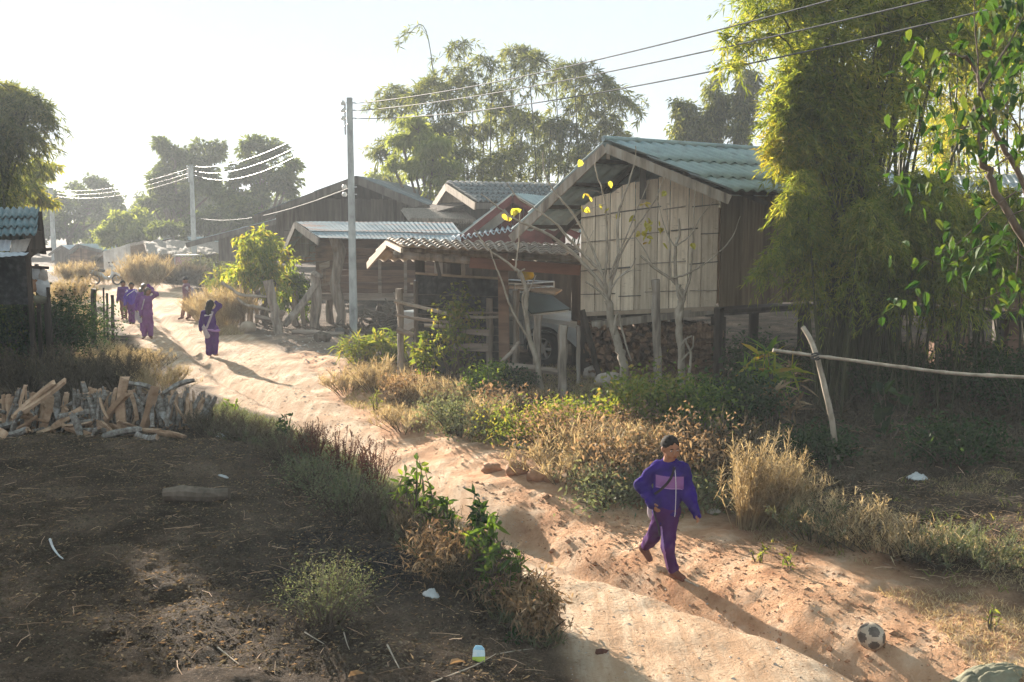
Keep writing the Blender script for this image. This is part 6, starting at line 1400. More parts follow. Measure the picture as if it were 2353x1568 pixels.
tree('leafy_tree', 450, 66, [(430, 520, 50, 25), (500, 510, 45, 35), (380, 530, 40, 22), (560, 490, 40, 35)], 'low grey-green trees behind the thatched hut', 'tree_leaf_far', .4, .16, 9000, 'hazy trees in the distance', .2)
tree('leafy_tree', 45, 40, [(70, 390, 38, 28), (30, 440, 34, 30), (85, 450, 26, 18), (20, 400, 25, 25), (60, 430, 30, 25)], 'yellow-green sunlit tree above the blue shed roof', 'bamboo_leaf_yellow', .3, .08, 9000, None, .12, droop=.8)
tree('leafy_tree', 985, 44, [(960, 300, 38, 32), (1000, 340, 40, 45), (920, 320, 28, 28), (1010, 400, 32, 40), (950, 385, 25, 30), (900, 380, 18, 20), (1040, 430, 30, 22)], 'pale green leafy tree in front of the central bamboo grove', 'tree_leaf_pale', .3, .09, 11000, None, .2, droop=.9)
tree('leafy_tree', 870, 60, [(870, 405, 30, 14), (900, 420, 30, 18)], 'small faint treetop just right of the nearest power pole', 'tree_leaf_pale', .3, .12, 1500, None, .1)
tree('leafy_tree', 1580, 46, [(1580, 290, 34, 42), (1560, 250, 20, 20), (1610, 310, 22, 20)], 'dark bushy tree just above the ridge of the grey roof', 'bamboo_leaf_far', .3, .09, 5000, 'trees above the grey roof', .12, droop=.8)
tree('leafy_tree', 1650, 45, [(1650, 230, 34, 42), (1640, 280, 38, 50), (1630, 320, 40, 20)], 'tallest dark tree above the grey roof, left of the sunlit bamboo', 'bamboo_leaf_far', .3, .09, 7000, 'trees above the grey roof', .15, droop=.8)
tree('leafy_tree', 1728, 44, [(1725, 185, 26, 34), (1720, 240, 26, 40), (1710, 290, 26, 36)], 'dark tree above the grey roof touching the golden bamboo', 'bamboo_leaf_far', .3, .09, 6000, 'trees above the grey roof', .12, droop=.8)
for i, (px, Y, cr, lb) in enumerate(((90, 108, [(60, 480, 45, 40), (110, 500, 45, 40), (20, 500, 45, 40)], 'dark distant tree behind the sunlit yellow-green tree'), (250, 112, [(245, 500, 50, 40), (300, 520, 45, 35), (200, 540, 50, 25)], 'dim distant tree filling the gap left of the largest hazy tree'), (350, 110, [(330, 500, 45, 60), (380, 540, 50, 30), (300, 540, 40, 25)], 'distant tree directly beneath the largest hazy tree crown'), (480, 105, [(470, 470, 45, 45), (520, 500, 50, 45), (450, 530, 45, 25)], 'distant tree between the two largest hazy trees'), (640, 100, [(600, 480, 50, 35), (660, 470, 40, 35), (560, 500, 40, 30)], 'distant tree peering over the left slope of the dark timber house'), (420, 96, [(410, 440, 50, 40), (460, 430, 40, 50)], 'faint tree rising directly behind the middle power pole'))):
    tree('leafy_tree', px, Y, cr, lb, 'tree_leaf_far', .55, .2, 9000, 'hazy trees in the distance', .25)
# orange-green leafy tree by the crooked fence
tree('garden_tree', 610, 29.8, [(600, 560, 42, 32), (560, 600, 40, 36), (640, 580, 30, 34), (610, 620, 50, 40), (545, 640, 30, 26), (640, 650, 30, 36), (590, 540, 20, 16)], 'leafy tree with orange and green leaves by the crooked fence', 'orange_leaf', .24, .07, 4500, None, .07, droop=.7, clumps=60)
tree('garden_shrub', 685, 30.6, [(680, 640, 26, 28), (660, 690, 30, 34), (690, 700, 22, 30)], 'dark green shrub filling the gap beneath the granary gable', 'shrub_green', .16, .07, 3500, None, .04)

# broad-leaf tree, upper right
def big_tree():
    Y = 7.6; t = thing('broad_leaf_tree', P(2330, 900, Y) * A(1, 1, 0), 'near tree with crooked dark trunk and big heart-shaped leaves at the right edge', 'tree')
    tr = MB(); z0 = P(2560, 1000, Y); z0[2] = Hs(z0[0], z0[1])
    br = [([(2560, 1010), (2450, 760), (2360, 560), (2290, 440), (2262, 380), (2250, 330), (2258, 290), (2245, 250), (2255, 200), (2235, 150), (2215, 130), (2178, 122)], .034), ([(2560, 1010), (2430, 700), (2353, 430), (2310, 350), (2280, 290), (2262, 240), (2256, 210)], .028), ([(2256, 205), (2270, 180), (2300, 130), (2330, 80), (2345, 40)], .012), ([(2262, 290), (2230, 290), (2190, 300), (2150, 310)], .007), ([(2250, 210), (2246, 130), (2240, 60), (2238, -20)], .008), ([(2320, 360), (2260, 395), (2200, 390)], .006), ([(2335, 440), (2280, 480), (2200, 560), (2140, 590)], .006), ([(2360, 600), (2300, 560), (2240, 570), (2180, 610), (2120, 590)], .006), ([(2340, 560), (2330, 640), (2250, 690), (2180, 660)], .005), ([(2360, 480), (2320, 500), (2300, 560), (2290, 620)], .006), ([(2178, 122), (2150, 135)], .006), ([(2345, 300), (2310, 240), (2300, 220)], .006)]
    for pts, r in br:
        q = smooth_path([P(x, y, Y + .02 * i) for i, (x, y) in enumerate(pts)]); q += RG.normal(0, r * .25, q.shape); 
        if pts[0][1] == 1010: q[0] = z0
        tube(tr, q, np.linspace(r, r * .35, len(q)), 7)
    tr.build('trunk', M['bark'], t, smooth=True)
    cl = [(2105, 80, 3), (2090, 155, 4), (2125, 160, 3), (2165, 155, 3), (2120, 240, 3), (2095, 238, 3), (2135, 320, 3), (2150, 310, 3), (2160, 115, 3), (2215, 80, 4), (2290, 20, 5), (2275, 30, 4), (2340, 30, 7), (2345, 60, 6), (2330, 110, 5), (2300, 130, 4), (2350, 170, 5), (2345, 120, 4), (2260, 150, 3), (2240, 235, 6), (2270, 240, 5), (2220, 270, 4), (2300, 225, 4), (2350, 225, 5), (2180, 330, 3), (2205, 325, 3), (2240, 350, 2), (2090, 420, 4), (2055, 425, 3), (2120, 425, 3), (2300, 385, 4), (2340, 470, 6), (2200, 560, 6), (2180, 590, 6), (2250, 560, 7), (2290, 540, 8), (2230, 600, 6), (2300, 600, 9), (2340, 560, 9), (2330, 640, 8), (2090, 590, 3), (2280, 690, 6), (2060, 700, 5), (2110, 690, 4), (2340, 700, 7), (2240, 450, 5), (2150, 450, 3), (2350, 330, 5), (2210, 370, 3), (2160, 470, 2), (2310, 300, 4), (2255, 330, 5)]
    mb = MB()
    for x, y, n in cl:
        n = int(n * (2.2 if y < 380 else 1.5)); c = P(x, y, Y + rnd.uniform(-.3, .3)); p = c + RG.normal(0, .08, (n, 3)); d = RG.normal(0, .55, (n, 3)); d[:, 2] -= .9
        leaves(mb, p, d, RG.uniform(.05, .125, n), RG.uniform(.04, .09, n), mode=1, fold=.2, cup=.15)
    mb.build('leaves', M['big_leaf'], t)
big_tree()

# bare trees with few yellow leaves
def bare(name, brs, Ys, label, lv=(), rb=None):
    Y = Ys; b0 = brs[0][0][0]; g = G(b0[0], b0[1]); t = thing(name, g, label, 'tree'); mb = MB(); Y = g[1]
    for k, (pts, r0, r1) in enumerate(brs):
        q = [P(x, y, Y - .02 * k + .0) for x, y in pts]
        if k == 0: q[0] = g - A(0, 0, .1)
        q = smooth_path(q, 5); q[1:] += RG.normal(0, r0 * .12, q[1:].shape); tube(mb, q, np.linspace(r0, r1, len(q)), 8, jit=.05)
    mb.build('trunk', M['bark_pale'], t, smooth=True)
    if lv:
        mb = MB(); 
        for x, y, n in lv:
            c = P(x, y, Y - .1); p = c + RG.normal(0, .035, (n, 3)); d = RG.normal(0, .5, (n, 3)); d[:, 2] -= .7; p -= d * .04
            leaves(mb, p, d, RG.uniform(.1, .14, n), RG.uniform(.1, .125, n), mode=1, fold=.1, cup=.05)
        mb.build('leaves', M['yellow_leaf'], t)
bare('bare_tree', [([(1437, 890), (1432, 830), (1420, 790), (1405, 743), (1397, 690)], .075, .058), ([(1399, 700), (1393, 670), (1377, 648), (1328, 593), (1264, 541), (1184, 505), (1140, 472), (1105, 446)], .042, .008), ([(1392, 665), (1385, 630), (1345, 589), (1300, 540), (1276, 513), (1230, 480), (1190, 455), (1165, 420)], .03, .007), ([(1386, 636), (1360, 570), (1320, 497), (1290, 460), (1269, 434), (1250, 395), (1247, 350)], .024, .007), ([(1388, 650), (1393, 610), (1396, 560), (1393, 489), (1385, 440), (1369, 392), (1370, 351)], .024, .007), ([(1398, 690), (1405, 646), (1419, 600), (1419, 513), (1430, 460), (1445, 420), (1460, 368), (1460, 335)], .032, .007), ([(1408, 640), (1425, 589), (1458, 529), (1506, 460), (1528, 404)], .02, .006), ([(1400, 640), (1418, 590), (1437, 549), (1466, 476), (1494, 412)], .018, .006), ([(1402, 670), (1420, 640), (1450, 615), (1461, 593)], .018, .006), ([(1425, 636), (1450, 622), (1474, 622)], .012, .006), ([(1397, 692), (1380, 672), (1365, 660), (1345, 648)], .022, .012), ([(1345, 590), (1350, 560), (1364, 530)], .01, .005), ([(1408, 770), (1420, 720), (1432, 770), (1450, 830)], .03, .01), ([(1393, 450), (1370, 440), (1346, 436)], .006, .003), ([(1390, 470), (1362, 478), (1348, 484)], .006, .003)], 0, 'bare pale branching tree with a few yellow leaves before the bamboo wall',
     [(1409, 426, 2), (1346, 454, 3), (1346, 482, 3), (1393, 482, 2), (1427, 497, 1), (1479, 468, 3), (1455, 502, 2), (1491, 510, 4), (1488, 530, 4), (1484, 548, 4), (1512, 508, 1), (1518, 528, 2), (1518, 561, 1), (1467, 540, 1), (1346, 374, 1), (1527, 442, 1)])
bare('bare_tree', [([(1566, 890), (1566, 830), (1562, 771), (1558, 720), (1566, 690)], .06, .05), ([(1562, 740), (1568, 700), (1572, 674), (1555, 655), (1542, 642), (1506, 618), (1485, 600), (1472, 588)], .036, .014), ([(1566, 700), (1553, 640), (1552, 569), (1562, 540), (1560, 502)], .032, .016), ([(1572, 680), (1582, 650), (1587, 630), (1591, 585), (1594, 500), (1597, 420)], .025, .007), ([(1543, 640), (1587, 626), (1647, 585), (1683, 545), (1701, 497)], .016, .006), ([(1541, 640), (1540, 577), (1535, 520), (1532, 472)], .016, .006), ([(1552, 566), (1587, 541), (1610, 500), (1639, 464)], .012, .005), ([(1552, 570), (1530, 530), (1508, 450)], .012, .005), ([(1500, 612), (1478, 570), (1460, 545)], .012, .006), ([(1562, 800), (1575, 780), (1590, 772)], .02, .01), ([(1566, 830), (1590, 800), (1594, 772)], .02, .008), ([(1570, 690), (1560, 660), (1566, 655)], .02, .014), ([(1580, 880), (1588, 820), (1575, 780)], .025, .015)], 0, 'bare grey pruned tree standing right of the yellow-leaved one', [(1600, 575, 0 + 1)])
bare('bare_tree', [([(1247, 895), (1232, 830), (1216, 774), (1209, 724), (1208, 666), (1196, 631), (1184, 619)], .05, .03), ([(1186, 622), (1166, 604), (1125, 575), (1105, 550), (1090, 528)], .022, .007), ([(1184, 619), (1188, 590), (1192, 560), (1193, 519), (1196, 480)], .016, .007), ([(1210, 770), (1185, 730), (1169, 695), (1155, 651), (1138, 610), (1124, 570)], .024, .008), ([(1208, 680), (1222, 655), (1232, 632)], .014, .006), ([(1207, 724), (1200, 690), (1205, 668)], .02, .014), ([(1194, 640), (1192, 628), (1206, 618)], .018, .012)], 0, 'dark thin crooked tree growing between the fence posts by the pickup', [(1184, 484, 2), (1165, 500, 2), (1176, 478, 1)])

# ------------------------------------------------------------ shrubs and weeds
def shrub(name, px, py, hgt, rad, label, lmat, kind='leaf', n=900, leafL=.07, leafW=.035, stems=14, smat='bark', cat='shrub', group=None, lean=0, mode=0, grow=1, red=False, D0=None):
    g = G(px, py) if D0 is None else D0; t = thing(name, g, label, cat, group); st = MB(); fo = MB()
    for i in range(stems):
        a = rnd.uniform(0, 2 * PI); s = rnd.uniform(.2, 1) ** .6 * rnd.choice((.7, 1, 1, 1.3)); q = s * rad; tp = g + A(math.cos(a) * q + lean * rnd.random(), math.sin(a) * q, hgt * rnd.uniform(.6, 1.05) * (1.12 - .35 * s)); b = g + A(math.cos(a) * q * .3, math.sin(a) * q * .3, 0); b[2] = Hs(b[0], b[1]) - .03
        m = b * .5 + tp * .5 + A(rnd.gauss(0, .04), rnd.gauss(0, .04), .06) * hgt; P_ = smooth_path([b, m, tp], 5)
        if kind in ('leaf', 'sprig'):
            tube(st, P_, np.linspace(.008 + .006 * hgt, .003, len(P_)), 4, cap=False)
            k = max(2, int(n / stems)); s_ = RG.random(k) ** .6 * (.85 if kind == 'leaf' else 1) + (.15 if kind == 'leaf' else 0); x = np.clip(s_, 0, .999) * (len(P_) - 1); ii = x.astype(int); f = (x - ii)[:, None]; c = P_[ii] * (1 - f) + P_[ii + 1] * f
            c = c + RG.normal(0, rad * (.22 if kind == 'leaf' else .05), (k, 3)) * A(1, 1, .7); d = RG.normal(0, .7, (k, 3)) + A(0, 0, .25)
            leaves(fo, c, d, leafL * RG.uniform(.5, 1.2, k), leafW * RG.uniform(.6, 1.2, k), mode=mode, cup=.2)
        else:   # dry twiggy weed
            tube(st, P_, np.linspace(.006, .002, len(P_)), 3, cap=False); k = max(3, int(n / stems)); s_ = .25 + .75 * RG.random(k); x = np.clip(s_, 0, .999) * (len(P_) - 1); ii = x.astype(int); f = (x - ii)[:, None]; c = P_[ii] * (1 - f) + P_[ii + 1] * f
            d = RG.normal(0, .45, (k, 3)) + A(0, 0, .75); blades(fo, c, d, leafL * RG.uniform(.5, 1.6, k), leafW * RG.uniform(.6, 1.2, k), .15, seg=2)
            e = c + d / np.linalg.norm(d, axis=1, keepdims=True) * leafL * .9; kk = k // 2; leaves(fo, e[:kk] + RG.normal(0, .01, (kk, 3)), RG.normal(0, 1, (kk, 3)), .02, .014)
    st.build('stems', M[smat], t); fo.build('foliage', M[lmat], t); return t
G1 = 'weedy bushes along the bank'
# left side
shrub('leafy_bush', 95, 830, 1.4, 1.25, 'big dark green bush below the blue-roofed shed', 'shrub_dark', n=15000, leafL=.08, leafW=.04, stems=90)
shrub('leafy_bush', 10, 830, 1.3, .7, 'brighter green bush cut off by the left edge below the shed', 'shrub_green', n=5000, leafL=.08, leafW=.04, stems=44)
shrub('corn_plant', 60, 800, 1.45, .35, 'pale strap-leaved corn-like plant sticking above the dark green bush', 'shrub_grey', kind='sprig', n=40, leafL=.42, leafW=.05, stems=5, cat='plant')
for px, py, h_, lb in ((60, 905, .85, 'grey dry weed thicket behind the left end of the firewood pile'), (180, 905, .85, 'grey dry weed thicket behind the middle of the firewood pile'), (290, 900, .75, 'grey dry weed thicket behind the right part of the firewood pile')):
    shrub('dry_weeds', px, py, h_, .75, lb, 'straw_dark', 'dry', 4200, .09, .009, 75, 'straw_dark', 'weeds', 'grey dry weeds behind the firewood pile')
shrub('dry_weeds', 375, 905, .5, .6, 'sunlit yellowish weeds at the road edge just right of the grey weed thickets', 'straw', 'dry', 2600, .09, .009, 60, 'straw', 'weeds')
shrub('dry_weeds', 310, 850, .45, .7, 'short sunlit weeds between the short stake fence and the road', 'straw', 'dry', 2000, .09, .009, 50, 'straw', 'weeds')
shrub('tall_grass', 165, 705, 1.1, .9, 'tall pale dry grass left of the short stake fence', 'straw', 'dry', 4200, .22, .014, 70, 'straw', 'grass')
shrub('tall_grass', 175, 655, 1.2, 1.2, 'tall hazy dry grass on the roadside below the farthest pole', 'straw', 'dry', 4000, .3, .02, 70, 'straw', 'grass')
shrub('tall_grass', 250, 655, .9, 1.6, 'low hazy dry grass in front of the scooter', 'straw', 'dry', 3200, .25, .02, 60, 'straw', 'grass')
shrub('reed_clump', 335, 668, 1.7, 1.3, 'big round straw-coloured reed clump left of the small old truck', 'straw', 'dry', 8000, .35, .024, 110, 'straw', 'grass')
shrub('reed_clump', 415, 660, 1.15, 1.6, 'lower dull reed clump in front of the small old truck', 'straw_dark', 'dry', 6000, .35, .024, 80, 'straw_dark', 'grass')
shrub('roadside_bush', 480, 650, 1.5, 1.3, 'dull green bush at the foot of the middle power pole', 'shrub_grey', n=3500, leafL=.14, leafW=.06, stems=40)
shrub('tall_grass', 515, 755, 1.25, 1.0, 'pale sunlit grass clump right of the standing boy with cap', 'straw', 'dry', 6500, .25, .014, 100, 'straw', 'grass')
shrub('tall_grass', 470, 735, .8, .8, 'low fuzzy dry grass at the road edge right of the capped boy', 'straw', 'dry', 3500, .2, .014, 70, 'straw', 'grass')
shrub('bright_bush', 530, 700, 1.6, .9, 'bright yellow-green spiky bush above the crooked sunlit rails', 'shrub_lime', kind='sprig', n=1500, leafL=.35, leafW=.05, stems=40)
# centre bank, by the fence
shrub('strap_plant', 830, 835, .62, .45, 'bright spiky green plant at the left end of the fence row', 'shrub_lime', kind='sprig', n=420, leafL=.34, leafW=.035, stems=16, cat='plant')
shrub('strap_plant', 890, 838, .75, .45, 'yellow-green broad-leaved garden plant beside the spiky green one', 'shrub_lime', kind='sprig', n=300, leafL=.3, leafW=.07, stems=14, cat='plant')
shrub('climbing_shrub', 1055, 870, 1.75, .42, 'pale-leaved climbing shrub growing up the fence before the black screen', 'shrub_lime', n=1500, leafL=.10, leafW=.055, stems=26)
shrub('garden_plant', 985, 890, 1.0, .28, 'upright green plant with large shiny leaves before the fence', 'shrub_lime', kind='sprig', n=260, leafL=.17, leafW=.07, stems=9, cat='plant')
shrub('leafy_bush', 1120, 920, .62, .4, 'fresh green leafy bush under the plank fence', 'shrub_green', n=1600, leafL=.08, leafW=.045, stems=26)
shrub('leafy_bush', 1190, 900, .45, .4, 'dark green weeds at the foot of the pickup fence', 'shrub_dark', n=1500, leafL=.07, leafW=.04, stems=26)
shrub('leafy_bush', 1490, 1010, 1.0, .55, 'bright yellow-green leafy sapling bush below the tall grey post', 'shrub_lime', n=2600, leafL=.085, leafW=.05, stems=36)
shrub('leafy_bush', 1600, 1005, .75, .5, 'green leafy bush right of the bright sapling bush', 'shrub_green', n=2400, leafL=.08, leafW=.045, stems=34)
shrub('leafy_bush', 1390, 1005, .5, .5, 'low yellowish green bush left of the bright sapling bush', 'shrub_lime', n=1800, leafL=.07, leafW=.04, stems=30)
shrub('leafy_bush', 1680, 990, .8, .5, 'dark green bush in shade beside the charred post', 'shrub_dark', n=2600, leafL=.08, leafW=.045, stems=34)
shrub('strap_plant', 1790, 960, 1.15, .42, 'ginger plant with sunlit yellow-red strap leaves by the bent stake', 'ginger', kind='sprig', n=130, leafL=.4, leafW=.075, stems=14, cat='plant', mode=1)
shrub('withered_plant', 1800, 985, .75, .35, 'withered brown strap-leaved plant hanging below the lit ginger leaves', 'dry_leaf', kind='sprig', n=70, leafL=.26, leafW=.05, stems=10, cat='plant', mode=1)
shrub('castor_plant', 2035, 1010, .72, .3, 'dark green plant with a few very large round leaves in the shade', 'shrub_dark', kind='sprig', n=22, leafL=.26, leafW=.24, stems=6, cat='plant', mode=1)
B = [(800, 900, .4, .5, 'straw', 'fuzzy straw weeds at the left tip of the grassy bank'), (870, 900, .55, .5, 'straw', 'straw weeds below the spiky green plant'), (945, 930, .6, .5, 'dry_leaf', 'brown withered weeds below the broad-leaved garden plant'), (1010, 940, .55, .5, 'straw', 'pale weeds below the upright shiny plant'), (930, 985, .35, .5, 'straw', 'low straw tuft at the lower left edge of the bank'), (1060, 1000, .5, .55, 'grass_green', 'yellow-green grass tussock in the middle of the bank'), (1130, 1000, .5, .5, 'straw', 'straw tussock right of the yellow-green one'), (1150, 960, .45, .5, 'dry_leaf', 'brown weeds below the fresh green bush'), (1210, 1020, .55, .55, 'grass_green', 'grassy green tussock below the pickup fence'), (1240, 960, .4, .5, 'straw_dark', 'dull weeds directly below the low fence rail'), (1290, 1040, .6, .55, 'dry_leaf', 'brown and yellow weeds in the centre of the bank'), (1330, 990, .45, .5, 'grass_green', 'green tussock below the pale boulders'), (1370, 1080, .6, .55, 'straw', 'dry stalks left of the running boy, upper row'), (1290, 1100, .35, .5, 'straw', 'low dry grass at the foot of the bank'), (1430, 1120, .6, .5, 'dry_leaf', 'brown stalks immediately left of the running boy'), (1500, 1100, .75, .5, 'straw', 'tall straw stalks behind the running boy'), (1440, 1060, .6, .5, 'dry_leaf', 'brown stalks under the bright sapling bush'), (1600, 1110, .8, .5, 'dry_leaf', 'brown stalks right behind the running boy'), (1400, 1150, .3, .5, 'grass_green', 'short green grass at the ditch edge left of the boy'), (1560, 1160, .3, .4, 'grass_green', 'short green grass behind the legs of the boy'), (1680, 1100, .6, .5, 'straw_dark', 'dull stalks between the boy and the big dry bush')]
for px, py, h_, r_, mt, lb in B: shrub('weed_clump', px, py, h_ * rnd.uniform(.85, 1.2), r_ * rnd.uniform(.9, 1.3), lb, *((mt, 'dry', 1300, .14, .014, 42) if mt.startswith('straw') else (('shrub_lime' if px % 20 else 'shrub_grey') if mt == 'grass_green' else 'dry_leaf', 'leaf', 1700, .075, .03, 36)), 'straw_dark', 'weeds', G1)
shrub('dry_bush', 1722, 1212, .92, .42, 'big straw-coloured dry bush leaning right of the running boy', 'straw', 'dry', 3300, .11, .009, 84, 'straw', 'bush', lean=.35)
shrub('dry_bush', 1795, 1205, .6, .35, 'smaller dry bush touching the right side of the big straw bush', 'straw', 'dry', 2600, .09, .009, 60, 'straw', 'bush')
for px, py, h_, lb in ((1870, 1235, .35, 'short pale weeds right of the big dry bush'), (1940, 1250, .45, 'weeds with an upright curly dry stalk'), (2020, 1260, .3, 'sunlit weeds in the right foreground, left part'), (2100, 1275, .3, 'sunlit weeds in the right foreground, middle part'), (2190, 1290, .28, 'sunlit weeds in the right foreground, right part'), (2290, 1300, .28, 'sunlit weeds near the right edge')):
    shrub('weed_clump', px, py, h_, .45, lb, 'shrub_grey' if px % 20 else 'straw', 'dry', 800, .08, .010, 34, 'straw_dark', 'weeds', 'low weeds at right')
shrub('green_sprig', 2272, 1450, .2, .08, 'single bright green sprig in the right foreground', 'shrub_lime', kind='sprig', n=26, leafL=.07, leafW=.02, stems=3, cat='plant')
shrub('green_sprig', 1745, 1290, .14, .08, 'small bright green seedling on the right bank, left one', 'shrub_lime', kind='sprig', n=30, leafL=.06, leafW=.016, stems=3, cat='plant')
shrub('green_sprig', 1820, 1305, .16, .09, 'small green seedling on the right bank, right one', 'shrub_lime', kind='sprig', n=30, leafL=.06, leafW=.016, stems=3, cat='plant')
shrub('green_sprig', 862, 945, .38, .1, 'slender pale green weed at the left tip of the bank', 'grass_green', kind='sprig', n=70, leafL=.12, leafW=.016, stems=5, cat='plant')
# foreground verge left of the road
for px, py, h_, r_, lb in ((720, 1060, .5, .3, 'reddish dry seedhead weeds, leftmost clump by the road edge'), (790, 1100, .62, .32, 'reddish dry seedhead weeds, middle clump by the road edge'), (860, 1130, .6, .32, 'reddish dry seedhead weeds, right clump by the road edge')):
    shrub('seedhead_weeds', px, py, h_, r_, lb, 'dry_red', kind='dry', n=1100, leafL=.05, leafW=.008, stems=34, smat='dry_red', cat='weeds', group='reddish seedhead weeds')
for px, py, h_, r_, mt, lb in ((560, 1010, .25, .5, 'straw_dark', 'short dull grass right of the firewood pile'), (660, 1050, .28, .5, 'straw_dark', 'short dull grass below the small dark sapling'), (480, 1000, .3, .4, 'straw_dark', 'wispy dull grass at the right foot of the firewood pile'), (720, 1120, .32, .4, 'shrub_grey', 'grey-green herb clump at the left of the verge'), (800, 1170, .36, .4, 'shrub_grey', 'grey-green herb clump at the middle of the verge'), (880, 1220, .38, .36, 'straw_dark', 'dull weeds left of the leafy foreground shrubs'), (960, 1270, .4, .34, 'straw_dark', 'dull weeds under the first leafy foreground shrub'), (1030, 1330, .42, .34, 'dry_leaf', 'brown weeds at the heart of the foreground verge'), (1110, 1370, .4, .32, 'straw_dark', 'dark weeds under the dark leafy shrubs'), (1180, 1420, .36, .28, 'dry_leaf', 'brown stalks near the right tip of the verge'), (1235, 1460, .34, .2, 'dry_leaf', 'brown stalks at the very tip of the verge by the road')):
    shrub('verge_weeds', px, py, h_ * 1.15, r_, lb, mt, 'dry' if mt.startswith('straw') else 'leaf', 1500, .085 if mt != 'shrub_grey' else .035, .009 if mt.startswith('straw') else .016, 44, 'straw_dark', 'weeds', 'weeds on the foreground verge')
shrub('sapling', 528, 960, .36, .08, 'small dark two-leaved sapling at the top of the verge', 'shrub_green', kind='sprig', n=14, leafL=.13, leafW=.05, stems=2, cat='plant', mode=1)
shrub('sapling', 665, 1015, .4, .16, 'small dark leafy sapling standing against the sunlit road', 'shrub_dark', kind='sprig', n=60, leafL=.09, leafW=.045, stems=5, cat='plant', mode=1)
for px, py, h_, r_, n_, lb in ((955, 1250, .66, .12, 60, 'green leafy shrub with shiny leaves, leftmost of the foreground shrubs'), (1010, 1280, .66, .15, 80, 'green and yellow leafy shrub, second of the foreground shrubs'), (1075, 1330, .62, .16, 90, 'dark leafy shrub in the middle of the foreground shrubs'), (1120, 1360, .6, .14, 80, 'dark leafy shrub just right of the middle one'), (1165, 1410, .56, .13, 60, 'leafy shrub leaning over the road, second from the right')):
    shrub('leafy_shrub', px, py, h_ * 1.25, r_ * 1.3, lb, 'shrub_green' if n_ != 90 else 'shrub_dark', kind='sprig', n=int(n_ * 2), leafL=.12, leafW=.05, stems=8, group='leafy foreground shrubs', mode=1)
shrub('leafy_shrub', 1232, 1452, .44, .10, 'rightmost small leafy shrub with reddish leaves against the sunlit road', 'shrub_green', kind='sprig', n=70, leafL=.08, leafW=.045, stems=6, mode=1, group='leafy foreground shrubs')
shrub('feathery_bush', 745, 1420, .42, .3, 'feathery dull green bush alone on the dark soil', 'shrub_grey', n=3600, leafL=.022, leafW=.009, stems=60)
shrub('fern_weed', 1172, 1475, .1, .09, 'small bluish green fern-like weed below the verge', 'shrub_dark', kind='sprig', n=60, leafL=.06, leafW=.02, stems=8, cat='plant')

# ------------------------------------------------------------ ground cover (uncountable)
def in_poly(x, y, Pg):
    c = np.zeros(x.shape, bool); j = len(Pg) - 1
    for i in range(len(Pg)):
        xi, yi = Pg[i]; xj, yj = Pg[j]; m = ((yi > y) != (yj > y)) & (x < (xj - xi) * (y - yi) / (yj - yi + 1e-12) + xi); c ^= m; j = i
    return c
def scatter(poly, n):
    Pg = pline(poly); lo, hi = Pg.min(0), Pg.max(0); o = np.zeros((0, 2))
    while len(o) < n:
        q = lo + RG.random((n * 3, 2)) * (hi - lo); q = q[in_poly(q[:, 0], q[:, 1], Pg)]; o = np.concatenate([o, q])
    o = o[:n]; return np.column_stack([o, H(o[:, 0], o[:, 1])])
def cover(name, label, polys, mat, L, W, bend=.4, spread=.6, clump=6, thin=None):
    mb = MB()
    for poly, n in polys:
        c = scatter(poly, n); 
        if thin: c = c[fbm(c[:, 0] * thin, c[:, 1] * thin, 77) > -.1]
        p = np.repeat(c, clump, 0) + RG.normal(0, .03, (len(c) * clump, 3)) * A(1, 1, 0); d = RG.normal(0, spread, p.shape); d[:, 2] = np.abs(d[:, 2]) + .7
        blades(mb, p - A(0, 0, .01), d, L * RG.uniform(.4, 1.2, len(p)), W, bend, seg=2)
    o = mb.build(name, M[mat]); tag(o, label, 'grass', kind='stuff')
BANK = [(790, 930), (870, 960), (1000, 1005), (1200, 1060), (1420, 1135), (1560, 1175), (1800, 1230), (1900, 1150), (1720, 1000), (1650, 920), (1340, 900), (1100, 890), (900, 840), (800, 830)]
VERGE = [(400, 1000), (520, 960), (640, 990), (800, 1060), (960, 1150), (1100, 1250), (1240, 1400), (1290, 1480), (1230, 1500), (1080, 1400), (950, 1330), (860, 1230), (740, 1160), (650, 1090), (480, 1030)]
RIGHT = [(1700, 1190), (1900, 1180), (2100, 1180), (2400, 1200), (2400, 1420), (2200, 1400), (1950, 1330), (1750, 1290)]
SHADE = [(1700, 1000), (2400, 930), (2400, 1230), (2050, 1210), (1850, 1190)]
cover('dry_grass', 'dry straw grass covering the grassy bank', [(BANK, 5200)], 'straw', .17, .008)
cover('green_weeds', 'short green weeds mixed into the grassy bank', [(BANK, 2200), (RIGHT, 120)], 'grass_green', .12, .009)
cover('verge_grass', 'dull dry grass along the foreground verge', [(VERGE, 3600)], 'straw_dark', .13, .006)
cover('verge_herbs', 'fine grey-green herbs filling the foreground verge', [(VERGE, 2600)], 'shrub_grey', .2, .013, bend=.3, spread=.45)
cover('right_grass', 'thin dry grass on the bare ground at right', [(RIGHT, 2600), ([(2000, 1380), (2420, 1430), (2420, 1600), (2250, 1540)], 700)], 'straw', .09, .006, thin=1.5)
cover('shade_undergrowth', 'dark tangled undergrowth beneath the bamboo', [(SHADE, 2400)], 'straw_dark', .14, .009, spread=.9)
cover('shade_undergrowth', 'dark dead stalks and leaves beneath the bamboo', [([(1700, 860), (2450, 820), (2450, 1060), (1750, 1010)], 3600)], 'straw_dark', .42, .011, spread=.8, clump=5)
cover('roadside_grass', 'pale grass fringe along the far road edges', [([(120, 720), (200, 700), (262, 790), (350, 850), (260, 870), (60, 880), (0, 800)], 1500), ([(440, 690), (520, 745), (560, 775), (500, 775), (450, 730)], 500), ([(0, 655), (200, 655), (230, 690), (0, 720)], 1600)], 'straw', .32, .016)
